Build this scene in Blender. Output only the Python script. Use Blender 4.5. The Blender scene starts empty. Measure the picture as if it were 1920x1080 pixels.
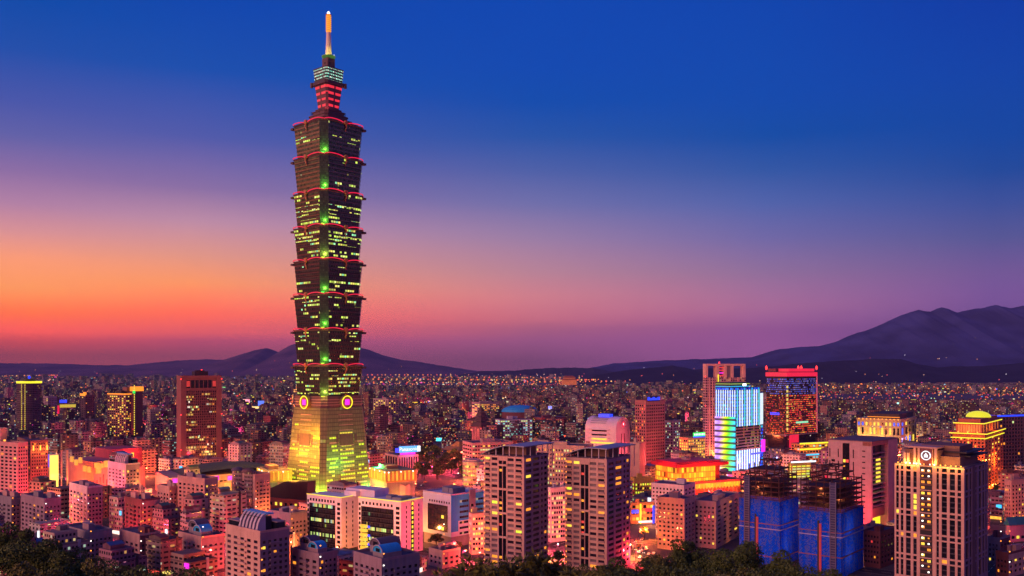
import bpy, math, random
import numpy as np
from mathutils import Vector, Matrix
R = math.radians
random.seed(7)
scene = bpy.context.scene
COL = scene.collection

# ------------------------------------------------------------------ camera
F, CAMZ, HY, CX = 1680.0, 135.0, 688.0, 960.0      # focal length / horizon in photo pixels, eye height in metres
cam = bpy.data.cameras.new("camera"); cam_o = bpy.data.objects.new("camera", cam); COL.objects.link(cam_o)
cam_o.location = (0, 0, CAMZ); cam_o.rotation_euler = (R(90), 0, 0)
cam.sensor_width = 36; cam.lens = 36 * F / 1920; cam.shift_y = (HY - 540) / 1920
cam.clip_start = 1; cam.clip_end = 60000
scene.camera = cam_o

# ------------------------------------------------------------------ world: dusk sky
def srgb(r, g, b):
    f = lambda c: (c / 255 / 12.92) if c / 255 <= .04045 else ((c / 255 + .055) / 1.055) ** 2.4
    return (f(r), f(g), f(b), 1)

world = bpy.data.worlds.new("World"); scene.world = world; world.use_nodes = True
wn, wl = world.node_tree.nodes, world.node_tree.links
wn.clear()
def wnode(t, **k):
    n = wn.new(t)
    for a, v in k.items(): setattr(n, a, v)
    return n
tc = wnode('ShaderNodeTexCoord'); sep = wnode('ShaderNodeSeparateXYZ'); wl.new(tc.outputs['Generated'], sep.inputs[0])
def wmath(op, a, b=None):
    n = wnode('ShaderNodeMath', operation=op)
    for i, x in enumerate((a, b)):
        if x is None: continue
        if isinstance(x, (int, float)): n.inputs[i].default_value = x
        else: wl.new(x, n.inputs[i])
    return n.outputs[0]
el = wmath('MULTIPLY', wmath('ARCSINE', sep.outputs[2]), 180 / math.pi)         # elevation, degrees
az = wmath('MULTIPLY', wmath('ARCTAN2', sep.outputs[0], sep.outputs[1]), 180 / math.pi)   # azimuth, degrees, left is negative
def ramp(stops, mx=45.0):
    m = wmath('DIVIDE', el, mx)
    n = wnode('ShaderNodeValToRGB'); wl.new(m, n.inputs[0])
    e = n.color_ramp.elements
    while len(e) > 1: e.remove(e[-1])
    for i, (d, c) in enumerate(stops):
        x = e[0] if i == 0 else e.new(d / mx)
        x.position = max(0, d / mx); x.color = c if len(c) == 4 else srgb(*c)
    return n.outputs[0]
SKY = {  # elevation in degrees: linear colour of the sky, at five azimuths
    -28.18: [(0.69, 0.8069, 0.1344, 0.1024), (1.47, 1.6701, 0.1846, 0.0903), (2.04, 2.9396, 0.3144, 0.0999), (3.0, 2.2298, 0.3517, 0.0273), (4.35, 1.6928, 0.5311, 0.1175), (6.05, 1.4265, 0.4816, 0.216), (7.59, 0.9307, 0.3845, 0.3798), (9.09, 0.5703, 0.2805, 0.4564), (10.93, 0.3115, 0.187, 0.4384), (12.77, 0.137, 0.1409, 0.4453), (14.59, 0.0708, 0.109, 0.4521), (17.26, 0.0126, 0.0875, 0.4463), (19.85, 0, 0.0758, 0.434)],
    -19.65: [(0.74, 0.7044, 0.1369, 0.1723), (1.57, 1.1956, 0.1753, 0.2347), (2.18, 2.1664, 0.2867, 0.1688), (3.21, 2.1332, 0.2931, 0.0919), (5.06, 1.5522, 0.4843, 0.1431), (6.68, 1.0698, 0.4279, 0.2926), (8.7, 0.6696, 0.3426, 0.4674), (10.7, 0.3076, 0.194, 0.4386), (13.61, 0.0927, 0.1206, 0.4559), (17.43, 0.0066, 0.0874, 0.4632), (21.09, 0, 0.0679, 0.456)],
    1.36: [(0.38, 0.4092, 0.127, 0.2457), (1.67, 0.7455, 0.2038, 0.4174), (3.0, 1.1625, 0.2986, 0.3467), (4.49, 1.0344, 0.3409, 0.3619), (6.01, 0.7027, 0.3253, 0.3984), (8.16, 0.4234, 0.2699, 0.4696), (10.29, 0.1954, 0.1968, 0.4774), (12.35, 0.0828, 0.1391, 0.4487), (14.42, 0.0174, 0.102, 0.4427), (16.44, 0, 0.0815, 0.4643), (18.43, 0, 0.0746, 0.4833), (22.26, 0, 0.0684, 0.4767)],
    15.63: [(2.04, 0.7294, 0.2095, 0.591), (3.71, 0.7022, 0.2573, 0.4759), (5.79, 0.4011, 0.2254, 0.4328), (7.87, 0.2086, 0.1813, 0.4704), (9.92, 0.0964, 0.1549, 0.4802), (11.91, 0.0307, 0.1128, 0.431), (13.91, 0, 0.0835, 0.4268), (15.87, 0, 0.0767, 0.4617), (17.8, 0, 0.0734, 0.4669), (21.52, 0, 0.0649, 0.4593)],
    28.18: [(3.96, 0.3105, 0.1467, 0.4672), (5.31, 0.2404, 0.1392, 0.4082), (7.21, 0.1167, 0.1243, 0.3715), (9.09, 0.0486, 0.1008, 0.3896), (10.93, 0.0088, 0.0788, 0.3779), (12.77, 0, 0.0709, 0.4052), (14.59, 0, 0.0668, 0.4157), (16.37, 0, 0.0618, 0.4287), (19.85, 0, 0.0496, 0.4124)],
}
SK = {a: ramp([(q[0], (*q[1:4], 1)) for q in t] + [(45, (.002, .02, .2, 1))]) for a, t in SKY.items()}
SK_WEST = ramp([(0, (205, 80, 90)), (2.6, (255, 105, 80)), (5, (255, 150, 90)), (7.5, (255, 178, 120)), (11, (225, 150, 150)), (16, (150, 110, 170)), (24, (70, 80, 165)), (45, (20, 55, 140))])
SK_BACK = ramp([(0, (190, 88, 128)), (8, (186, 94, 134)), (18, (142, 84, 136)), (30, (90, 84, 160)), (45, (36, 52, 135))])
def wmix(fac, a, b):
    n = wnode('ShaderNodeMix', data_type='RGBA'); wl.new(fac, n.inputs[0]); wl.new(a, n.inputs[6]); wl.new(b, n.inputs[7]); return n.outputs[2]
def step(v, a, b):
    n = wnode('ShaderNodeMapRange', interpolation_type='SMOOTHSTEP'); wl.new(v, n.inputs[0]); n.inputs[1].default_value = a; n.inputs[2].default_value = b; return n.outputs[0]
def lstep(v, a, b):
    n = wnode('ShaderNodeMapRange'); wl.new(v, n.inputs[0]); n.inputs[1].default_value = a; n.inputs[2].default_value = b; return n.outputs[0]
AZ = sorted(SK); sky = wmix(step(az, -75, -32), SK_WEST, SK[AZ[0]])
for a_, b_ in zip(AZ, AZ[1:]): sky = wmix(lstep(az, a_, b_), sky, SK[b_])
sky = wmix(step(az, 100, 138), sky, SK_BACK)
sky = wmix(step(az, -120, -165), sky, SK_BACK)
grn = wnode('ShaderNodeRGB'); grn.outputs[0].default_value = (.03, .012, .03, 1)
sky = wmix(step(el, 0, -2), sky, grn.outputs[0])
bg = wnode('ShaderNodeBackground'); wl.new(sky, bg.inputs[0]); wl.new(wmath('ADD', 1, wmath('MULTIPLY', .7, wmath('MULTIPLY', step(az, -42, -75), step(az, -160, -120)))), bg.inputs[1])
wo = wnode('ShaderNodeOutputWorld'); wl.new(bg.outputs[0], wo.inputs[0])

# added afterglow sun, low behind the camera on the left, warms the left faces
sun = bpy.data.lights.new("sun", 'SUN'); sun.energy = 3.4; sun.angle = R(40); sun.color = (1, .4, .28)
sun_o = bpy.data.objects.new("sun", sun); COL.objects.link(sun_o)
sd = Vector((-math.sin(R(128)), math.cos(R(128)), math.tan(R(9)))).normalized()
sun_o.rotation_euler = sd.to_track_quat('Z', 'Y').to_euler()

vs = scene.view_settings; vs.view_transform = 'Standard'; vs.look = 'None'; vs.exposure = 0.0; vs.gamma = 1.0
scene.cycles.max_bounces = 5; scene.cycles.volume_bounces = 0; scene.cycles.use_denoising = True
scene.cycles.sample_clamp_indirect = 4

# ------------------------------------------------------------------ helpers
def P(px, py, d): return Vector(((px - CX) / F * d, d, CAMZ + (HY - py) / F * d))
def Zat(py, d): return CAMZ + (HY - py) / F * d
def G(px, py):
    d = CAMZ * F / (py - HY); return Vector(((px - CX) / F * d, d, 0))

class MB:
    """collects faces with uv (metres) and a tint, builds ONE mesh object"""
    def __init__(s): s.v, s.f, s.uv, s.t, s.mi = [], [], [], [], []
    def face(s, pts, uv=None, mi=0, tint=(1, 1, 1)):
        n = len(s.v); s.v += [tuple(p) for p in pts]; s.f.append(tuple(range(n, n + len(pts))))
        s.uv += uv or [(0, 0)] * len(pts); s.t += [tint] * len(pts); s.mi.append(mi)
    def box(s, x0, y0, z0, x1, y1, z1, mi=0, tint=(1, 1, 1), uo=0, vo=None, bottom=True, top=None, M=None):
        p = [(x0, y0, z0), (x1, y0, z0), (x1, y1, z0), (x0, y1, z0), (x0, y0, z1), (x1, y0, z1), (x1, y1, z1), (x0, y1, z1)]
        if M is not None: p = [tuple(M @ Vector(q)) for q in p]
        w, d, h = x1 - x0, y1 - y0, z1 - z0
        v0 = z0 if vo is None else vo
        def q(a, b, c, e, L, u): s.face([p[a], p[b], p[c], p[e]], [(u, v0), (u + L, v0), (u + L, v0 + h), (u, v0 + h)], mi, tint)
        q(0, 1, 5, 4, w, uo); q(1, 2, 6, 5, d, uo + 331); q(2, 3, 7, 6, w, uo + 662); q(3, 0, 4, 7, d, uo + 993)
        s.face([p[4], p[5], p[6], p[7]], [(0, 0), (w, 0), (w, d), (0, d)], mi if top is None else top, tint)
        if bottom: s.face([p[3], p[2], p[1], p[0]], None, mi if top is None else top, tint)
    def prism(s, poly, z0, z1, mi=0, tint=(1, 1, 1), poly2=None, uo=0, cap=True, top=None):
        q = poly2 or poly; n = len(poly); u = uo
        for i in range(n):
            a, b = poly[i], poly[(i + 1) % n]; c, d = q[(i + 1) % n], q[i]
            L = math.hypot(b[0] - a[0], b[1] - a[1])
            s.face([(a[0], a[1], z0), (b[0], b[1], z0), (c[0], c[1], z1), (d[0], d[1], z1)], [(u, z0), (u + L, z0), (u + L, z1), (u, z1)], mi, tint)
            u += L
        if cap:
            s.face([(x, y, z1) for x, y in q], None, mi if top is None else top, tint)
            s.face([(x, y, z0) for x, y in reversed(poly)], None, mi if top is None else top, tint)
    def tube(s, pts, r, n=8, mi=0, tint=(1, 1, 1)):
        rr = r if isinstance(r, (list, tuple)) else [r] * len(pts)
        rings = []
        for i, p in enumerate(pts):
            p = Vector(p); t = (Vector(pts[min(i + 1, len(pts) - 1)]) - Vector(pts[max(i - 1, 0)])).normalized()
            a = t.orthogonal().normalized(); b = t.cross(a)
            rings.append([p + (a * math.cos(k * 2 * math.pi / n) + b * math.sin(k * 2 * math.pi / n)) * rr[i] for k in range(n)])
        for A, B in zip(rings, rings[1:]):
            for k in range(n): s.face([A[k], A[(k + 1) % n], B[(k + 1) % n], B[k]], None, mi, tint)
        s.face(rings[0][::-1], None, mi, tint); s.face(rings[-1], None, mi, tint)
    def mesh(s, name, mats, smooth=False):
        me = bpy.data.meshes.new(name); me.from_pydata(s.v, [], s.f)
        u = me.uv_layers.new(name="UVMap"); u.data.foreach_set("uv", np.array(s.uv, dtype=np.float32).ravel())
        t = np.ones((len(s.t), 4), dtype=np.float32); t[:, :3] = s.t
        a = me.color_attributes.new("tint", 'FLOAT_COLOR', 'CORNER'); a.data.foreach_set("color", t.ravel())
        for m in (mats if isinstance(mats, (list, tuple)) else [mats]): me.materials.append(m)
        me.polygons.foreach_set("material_index", np.array(s.mi, dtype=np.int32))
        if smooth: me.polygons.foreach_set("use_smooth", np.ones(len(s.f), dtype=bool))
        me.update(); return me
    def build(s, name, mats, parent=None, loc=(0, 0, 0), rz=0, smooth=False):
        o = bpy.data.objects.new(name, s.mesh(name, mats, smooth)); COL.objects.link(o)
        o.location = loc; o.rotation_euler = (0, 0, rz)
        if parent: o.parent = parent
        return o

def tag(o, label=None, cat=None, group=None, kind=None):
    for k, v in (('label', label), ('category', cat), ('group', group), ('kind', kind)):
        if v: o[k] = v
    return o
def empty(name, loc, rz, label, cat, group=None):
    o = bpy.data.objects.new(name, None); COL.objects.link(o); o.location = loc; o.rotation_euler = (0, 0, rz)
    return tag(o, label, cat, group)

# ------------------------------------------------------------------ materials
class NT:
    def __init__(s, name):
        s.m = bpy.data.materials.new(name); s.m.use_nodes = True; s.t = s.m.node_tree; s.t.nodes.clear()
        s.out = s.n('ShaderNodeOutputMaterial')
    def n(s, t, **k):
        x = s.t.nodes.new(t)
        for a, v in k.items(): setattr(x, a, v)
        return x
    def put(s, sock, v):
        if isinstance(v, bpy.types.NodeSocket): s.t.links.new(v, sock)
        else:
            if hasattr(sock.default_value, '__len__') and len(sock.default_value) == 4 and len(v) == 3: v = (*v, 1)
            sock.default_value = v
    def math(s, op, a, b=0.0, c=None):
        x = s.n('ShaderNodeMath', operation=op); s.put(x.inputs[0], a); s.put(x.inputs[1], b)
        if c is not None: s.put(x.inputs[2], c)
        return x.outputs[0]
    def mix(s, f, a, b, blend='MIX'):
        x = s.n('ShaderNodeMix', data_type='RGBA', blend_type=blend); s.put(x.inputs[0], f); s.put(x.inputs[6], a); s.put(x.inputs[7], b); return x.outputs[2]
    def ramp(s, f, stops, interp='LINEAR'):
        x = s.n('ShaderNodeValToRGB'); s.put(x.inputs[0], f); x.color_ramp.interpolation = interp
        e = x.color_ramp.elements
        while len(e) > 1: e.remove(e[-1])
        for i, (p, c) in enumerate(stops):
            y = e[0] if i == 0 else e.new(p)
            y.position = p; y.color = (*c[:3], 1)
        return x.outputs[0]
    def bsdf(s, **k):
        b = s.n('ShaderNodeBsdfPrincipled')
        for a, v in k.items(): s.put(b.inputs[a.replace('_', ' ')], v)
        s.t.links.new(b.outputs[0], s.out.inputs[0]); s.m.cycles.emission_sampling = 'NONE'; return b
MATS = {}
def wall(name, col, rough=.75, var=.25, scale=.12, spec=.3, metal=0.0, tint=False):
    """painted / stone / tile wall with weather stains"""
    if name in MATS: return MATS[name]
    t = NT(name); co = t.n('ShaderNodeTexCoord')
    n1 = t.n('ShaderNodeTexNoise'); t.put(n1.inputs['Vector'], co.outputs['Object']); n1.inputs['Scale'].default_value = scale; n1.inputs['Detail'].default_value = 6
    mp = t.n('ShaderNodeMapping'); t.put(mp.inputs[0], co.outputs['Object']); mp.inputs['Scale'].default_value = (1.2, 1.2, .08)
    n2 = t.n('ShaderNodeTexNoise'); t.put(n2.inputs['Vector'], mp.outputs[0]); n2.inputs['Scale'].default_value = .5; n2.inputs['Detail'].default_value = 3
    f = t.math('ADD', t.math('MULTIPLY', n1.outputs[0], .6), t.math('MULTIPLY', n2.outputs[0], .4))
    base = t.ramp(f, [(.3, tuple(c * (1 - var) for c in col)), (.7, tuple(min(1, c * (1 + var * .5)) for c in col))])
    if tint:
        a = t.n('ShaderNodeAttribute', attribute_name='tint'); base = t.mix(1.0, base, a.outputs['Color'], 'MULTIPLY')
    t.bsdf(Base_Color=base, Roughness=rough, Specular_IOR_Level=spec, Metallic=metal)
    MATS[name] = t.m; return t.m
def glass(name, col, rough=.12, metal=.6):
    if name in MATS: return MATS[name]
    t = NT(name); co = t.n('ShaderNodeTexCoord')
    n1 = t.n('ShaderNodeTexNoise'); t.put(n1.inputs['Vector'], co.outputs['Object']); n1.inputs['Scale'].default_value = .35
    base = t.ramp(n1.outputs[0], [(.3, tuple(c * .6 for c in col)), (.7, tuple(min(1, c * 1.4) for c in col))])
    t.bsdf(Base_Color=base, Roughness=rough, Metallic=metal)
    MATS[name] = t.m; return t.m
def emit(name, col, st=1.0, var=.45, scale=.7):
    if name in MATS: return MATS[name]
    t = NT(name); co = t.n('ShaderNodeTexCoord')
    oi = t.n('ShaderNodeObjectInfo')
    add = t.n('ShaderNodeVectorMath', operation='ADD'); t.put(add.inputs[0], co.outputs['Object']); t.put(add.inputs[1], oi.outputs['Location'])
    n1 = t.n('ShaderNodeTexNoise'); t.put(n1.inputs['Vector'], add.outputs[0]); n1.inputs['Scale'].default_value = scale; n1.inputs['Detail'].default_value = 2
    k = t.math('MULTIPLY_ADD', n1.outputs[0], 2 * var * st, st * (1 - var))
    t.bsdf(Base_Color=(.05, .05, .05), Roughness=.4, Emission_Color=col, Emission_Strength=k)
    MATS[name] = t.m; return t.m
PAL_WARM = [(0, (1, .62, .1)), (.35, (1, .8, .25)), (.55, (1, .35, .05)), (.75, (.85, 1, .35)), (.9, (1, .95, .75))]
PAL_MIX = [(0, (1, .5, .12)), (.3, (1, .75, .3)), (.55, (1, .22, .08)), (.76, (1, .85, .6)), (.88, (.7, 1, .75)), (.94, (1, .3, .5))]
PAL_GREEN = [(0, (.75, 1, .12)), (.4, (.9, 1, .25)), (.7, (1, .85, .15)), (.88, (.35, 1, .5))]
PAL_RED = [(0, (1, .06, .03)), (.45, (1, .16, .03)), (.75, (1, .45, .06)), (.92, (1, .04, .12))]
PAL_BLUE = [(0, (.08, .12, 1)), (.4, (.25, .3, 1)), (.75, (.45, .3, 1)), (.92, (1, .3, .2))]
PAL_CYAN = [(0, (.4, 1, .9)), (.5, (.7, 1, .95)), (.8, (.9, 1, .6))]
def facade(name, wallc, glassc=(.02, .02, .03), fh=3.5, cw=3.0, ww=.55, wh=.5, p=.12, pal=PAL_WARM, st=1.2, tint=False, coarse=None, rough=.75, grough=.15, gmetal=.5, wmetal=0.0, wrough=None, gvar=1.0):
    """wall with a regular grid of small windows, some of them lit; uv in metres"""
    if name in MATS: return MATS[name]
    t = NT(name); uv = t.n('ShaderNodeUVMap'); sp = t.n('ShaderNodeSeparateXYZ'); t.put(sp.inputs[0], uv.outputs[0])
    u = t.math('DIVIDE', sp.outputs[0], cw); v = t.math('DIVIDE', sp.outputs[1], fh)
    fu, fv = t.math('FRACT', u), t.math('FRACT', v)
    iu, iv = t.math('FLOOR', u), t.math('FLOOR', v)
    inu = t.math('LESS_THAN', t.math('ABSOLUTE', t.math('SUBTRACT', fu, .5)), ww / 2)
    inv = t.math('LESS_THAN', t.math('ABSOLUTE', t.math('SUBTRACT', fv, .5)), wh / 2)
    geo = t.n('ShaderNodeNewGeometry'); sg = t.n('ShaderNodeSeparateXYZ'); t.put(sg.inputs[0], geo.outputs['Normal'])
    side = t.math('LESS_THAN', t.math('ABSOLUTE', sg.outputs[2]), .6)
    win = t.math('MULTIPLY', t.math('MULTIPLY', inu, inv), side)
    cmb = t.n('ShaderNodeCombineXYZ'); t.put(cmb.inputs[0], iu); t.put(cmb.inputs[1], iv)
    wnz = t.n('ShaderNodeTexWhiteNoise', noise_dimensions='3D'); t.put(wnz.inputs[0], cmb.outputs[0])
    lit = t.math('LESS_THAN', wnz.outputs[0], p)
    if coarse:
        c2 = t.n('ShaderNodeCombineXYZ'); t.put(c2.inputs[0], t.math('FLOOR', t.math('DIVIDE', u, coarse))); t.put(c2.inputs[1], iv); c2.inputs[2].default_value = 5
        w2 = t.n('ShaderNodeTexWhiteNoise', noise_dimensions='3D'); t.put(w2.inputs[0], c2.outputs[0])
        lit = t.math('MULTIPLY', t.math('LESS_THAN', w2.outputs[0], p), t.math('LESS_THAN', wnz.outputs[0], .8))
    sc = t.n('ShaderNodeSeparateColor'); t.put(sc.inputs[0], wnz.outputs[1])
    colr = t.ramp(sc.outputs[1], pal, 'CONSTANT')
    co = t.n('ShaderNodeTexCoord'); n1 = t.n('ShaderNodeTexNoise'); t.put(n1.inputs['Vector'], co.outputs['Object']); n1.inputs['Scale'].default_value = .08; n1.inputs['Detail'].default_value = 5
    wc = t.ramp(n1.outputs[0], [(.3, tuple(c * .72 for c in wallc)), (.7, tuple(min(1, c * 1.15) for c in wallc))])
    if tint:
        a = t.n('ShaderNodeAttribute', attribute_name='tint'); wc = t.mix(1.0, wc, a.outputs['Color'], 'MULTIPLY')
    gc = t.mix(sc.outputs[2], tuple(c * (1 - .5 * gvar) for c in glassc), tuple(min(1, c * (1 + gvar)) for c in glassc))
    base = t.mix(win, wc, gc)
    es = t.math('MULTIPLY', t.math('MULTIPLY', win, lit), t.math('MULTIPLY_ADD', sc.outputs[0], st, st * .4))
    rg = t.math('MULTIPLY_ADD', win, grough - (wrough if wrough is not None else rough), wrough if wrough is not None else rough)
    me = t.math('MULTIPLY_ADD', win, gmetal - wmetal, wmetal)
    t.bsdf(Base_Color=base, Roughness=rg, Metallic=me, Emission_Color=colr, Emission_Strength=es)
    MATS[name] = t.m; return t.m

GL = glass("dark glass", (.02, .02, .03)); GL2 = glass("blue black glass", (.03, .04, .06)); GLP = glass("purple glass", (.06, .04, .06))
YEL = emit("yellow lit window", (1, .72, .06), 1.3); ORG = emit("orange lit window", (1, .32, .02), 1.3); GRN = emit("green white lit window", (.75, 1, .35), 1.0)
CYN = emit("cyan lit window", (.3, .9, .9), .9); LIME = emit("lime lit window", (.8, 1, .04), 1.2); REDL = emit("red lit window", (1, .05, .04), 1.0)
NEON_RED = emit("red neon", (1, .01, .06), .95, .1); NEON_YEL = emit("yellow neon", (1, .9, .02), 1.3, .15); NEON_BLUE = emit("blue neon", (.01, .05, 1), 1.6, .2)
NEON_ORG = emit("orange neon", (1, .28, .01), 1.5, .2); NEON_WHITE = emit("white neon", (.9, .95, 1), 1.4, .1); NEON_CYAN = emit("cyan neon", (.02, .55, 1), 1.5, .2)
NEON_MAG = emit("magenta panel light", (1, .02, .75), 1.3, .1); NEON_GREEN = emit("green neon", (.02, 1, .1), 1.2, .1)
BULB_O = emit("orange lamp bulb", (1, .3, .03), 3, 0); BULB_R = emit("red lamp bulb", (1, .03, .03), 3, 0); BULB_W = emit("white lamp bulb", (1, .9, .8), 3, 0); BULB_B = emit("blue lamp bulb", (.05, .1, 1), 3, 0)
DARKM = wall("dark metal", (.03, .025, .035), .5); ROOFG = wall("grey roof", (.14, .11, .15), .9); CONC = wall("concrete", (.3, .26, .28)); STEEL = wall("rusted steel", (.05, .012, .012), .7)

LAMPS = []
def plight(loc, col, w, r=1.2, name="lamp or fill light"):
    l = bpy.data.lights.new(name, 'POINT'); l.energy = w; l.color = col; l.shadow_soft_size = r
    o = bpy.data.objects.new(name, l); COL.objects.link(o); o.location = loc; return o

# ------------------------------------------------------------------ setting: ground, hills
def ground():
    t = NT("city ground"); co = t.n('ShaderNodeTexCoord')
    n1 = t.n('ShaderNodeTexNoise'); t.put(n1.inputs['Vector'], co.outputs['Object']); n1.inputs['Scale'].default_value = .02; n1.inputs['Detail'].default_value = 8
    t.bsdf(Base_Color=t.ramp(n1.outputs[0], [(.35, (.05, .045, .05)), (.6, (.12, .1, .1))]), Roughness=.85)
    m = MB(); m.face([(-26000, -6000, 0), (26000, -6000, 0), (26000, 30000, 0), (-26000, 30000, 0)])
    tag(m.build("ground", t.m), kind='structure')
ground()

RIDGES = []
def mountain(name, sky_px, d, base_y, depth, col, rgh, seed, rel=.018):
    """a range whose crest passes through these skyline points at distance d, with a slope in front and behind"""
    rnd = random.Random(seed); xs = np.linspace(sky_px[0][0], sky_px[-1][0], 420)
    ys = np.interp(xs, [p[0] for p in sky_px], [p[1] for p in sky_px])
    ph = [rnd.uniform(0, 6.3) for _ in range(8)]
    zs = np.array([Zat(y, d) for y in ys]); Xs = (xs - CX) / F * d
    nz = sum(np.sin(Xs / d * F / (16 * 1.9 ** -k) + ph[k]) * .6 ** k for k in range(7))
    jag = np.zeros(len(xs))
    for k in range(1, 40):
        jag += np.sin(np.arange(len(xs)) * .05 * k ** 1.25 + rnd.uniform(0, 6.3)) / k ** 1.05
    zs = np.maximum(zs * (1 + rel * nz * .25) + jag * d * .0004 * np.clip(zs / 120, 0, 1), 2)
    rows = 26; v = []; f = []
    for j in range(rows):
        s = j / (rows - 1)
        for i in range(len(xs)):
            if s <= .6:
                k = s / .6; y = d - depth * (1 - k); prof = k ** 1.15
            else:
                k = (s - .6) / .4; y = d + depth * k; prof = 1 - k ** 1.3
            rid = 1 + .07 * math.sin(Xs[i] / (d * .011) + 3 * s + ph[0]) * math.sin(math.pi * min(1, s / .6)) * (.5 + .5 * math.sin(Xs[i] / (d * .027) + ph[1])) * (s < .6)
            if .05 < s < .58: rid += .012 * math.sin(Xs[i] / (d * .0035) + 9 * s + ph[2]) * math.sin(Xs[i] / (d * .0081) - 7 * s + ph[3]) + rnd.uniform(-.006, .006)
            v.append((Xs[i], y, max(-3, zs[i] * prof * rid - 3)))
    n = len(xs)
    for j in range(rows - 1):
        for i in range(n - 1): f.append((j * n + i, j * n + i + 1, (j + 1) * n + i + 1, (j + 1) * n + i))
    me = bpy.data.meshes.new(name); me.from_pydata(v, [], f)
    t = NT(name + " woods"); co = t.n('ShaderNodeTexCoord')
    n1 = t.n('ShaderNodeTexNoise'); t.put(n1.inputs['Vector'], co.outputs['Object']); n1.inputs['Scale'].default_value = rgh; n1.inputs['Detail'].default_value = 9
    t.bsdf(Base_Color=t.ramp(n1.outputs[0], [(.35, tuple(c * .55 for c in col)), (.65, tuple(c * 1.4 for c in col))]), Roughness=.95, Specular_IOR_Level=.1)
    me.materials.append(t.m); me.polygons.foreach_set("use_smooth", np.ones(len(f), dtype=bool))
    o = bpy.data.objects.new(name, me); COL.objects.link(o); RIDGES.append((o, Xs, zs, d, depth)); return tag(o, kind='structure')
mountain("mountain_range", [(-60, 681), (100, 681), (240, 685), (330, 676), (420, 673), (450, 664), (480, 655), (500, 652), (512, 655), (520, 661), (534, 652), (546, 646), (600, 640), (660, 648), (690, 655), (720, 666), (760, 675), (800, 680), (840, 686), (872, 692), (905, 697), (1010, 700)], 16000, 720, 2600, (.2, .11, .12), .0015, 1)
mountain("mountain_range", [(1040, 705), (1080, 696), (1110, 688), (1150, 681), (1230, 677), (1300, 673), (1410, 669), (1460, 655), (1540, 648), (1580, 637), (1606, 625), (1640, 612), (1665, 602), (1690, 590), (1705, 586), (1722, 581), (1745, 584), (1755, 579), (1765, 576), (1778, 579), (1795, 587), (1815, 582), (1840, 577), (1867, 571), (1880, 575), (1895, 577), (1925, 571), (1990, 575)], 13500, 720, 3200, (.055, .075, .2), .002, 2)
mountain("hill_ridge", [(1050, 728), (1080, 717), (1120, 702), (1180, 692), (1230, 687), (1262, 685), (1300, 693), (1330, 690), (1400, 690), (1450, 685), (1500, 680), (1560, 677), (1620, 674), (1690, 672), (1725, 682), (1760, 688), (1800, 685), (1850, 686), (1890, 683), (1925, 679), (1990, 684)], 7400, 726, 1100, (.016, .02, .03), .004, 3)
mountain("foothill", [(860, 702), (900, 696), (960, 694), (1010, 691), (1060, 688), (1110, 690), (1150, 696), (1200, 705)], 10500, 715, 700, (.04, .045, .05), .004, 4)

def hillz(x, y):
    return max(-1.0, 128 - .285 * math.hypot(x * .75, y)) if y > 0 else 128 - .1 * abs(y)
def near_hill():
    v, f = [], []; nx, ny = 90, 70
    for j in range(ny):
        y = -120 + j * 9
        for i in range(nx):
            x = -400 + i * 9
            z = hillz(x, y) + 1.5 * math.sin(x * .11) * math.cos(y * .09)
            if math.hypot(x, y) < 25: z = min(z, 128)
            v.append((x, y, z if z > .5 else -2.5))
    for j in range(ny - 1):
        for i in range(nx - 1): f.append((j * nx + i, j * nx + i + 1, (j + 1) * nx + i + 1, (j + 1) * nx + i))
    me = bpy.data.meshes.new("hillside"); me.from_pydata(v, [], f); me.materials.append(wall("undergrowth soil", (.03, .035, .018), .95, .5, .3, .1))
    o = bpy.data.objects.new("hillside", me); COL.objects.link(o); tag(o, kind='structure')
near_hill()

# ------------------------------------------------------------------ building kit
HEROES = []     # (x, y, radius) footprints to keep free; name, screen centre for the labels of neighbours
VIS = [(1530, 1960, 4400, 750), (640, 1110, 7500, 722), (1390, 1990, 6200, 722), (0, 115, 7500, 718), (1620, 1684, 590, 1070), (484, 545, 900, 928), (690, 780, 880, 938), (120, 285, 940, 918), (300, 545, 920, 925), (1340, 1438, 1120, 886), (1222, 1390, 925, 934), (1780, 1884, 900, 930), (330, 416, 1250, 862), (583, 795, 700, 1046), (793, 908, 655, 1026), (1180, 1228, 760, 1002), (1437, 1532, 1440, 842), (1607, 1716, 1500, 832), (722, 786, 1125, 884), (1095, 1183, 1170, 880), (866, 962, 1000, 880), (1190, 1248, 1170, 878), (1272, 1325, 1160, 852), (1316, 1345, 1310, 858), (780, 910, 900, 905), (535, 692, 860, 912), (86, 112, 925, 905), (1476, 1524, 890, 910), (1482, 1556, 1240, 846), (1550, 1684, 720, 985), (1180, 1232, 700, 1045), (780, 880, 690, 935), (200, 266, 1590, 822), (32, 78, 1770, 808), (1384, 1622, 560, 1070), (905, 1185, 560, 1060), (880, 914, 630, 1040), (1840, 1925, 1000, 890), (1220, 1388, 640, 1036)]
def sight(x, y, h, r):
    """the height a block may have at x, y without hiding what the photograph shows behind it"""
    a, e = CX + F * (x - r) / y, CX + F * (x + r) / y
    for (l, q, d, yb) in VIS:
        if y < d and a < q and e > l: h = min(h, CAMZ - (yb - HY) / F * (y - r))
    return h
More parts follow.
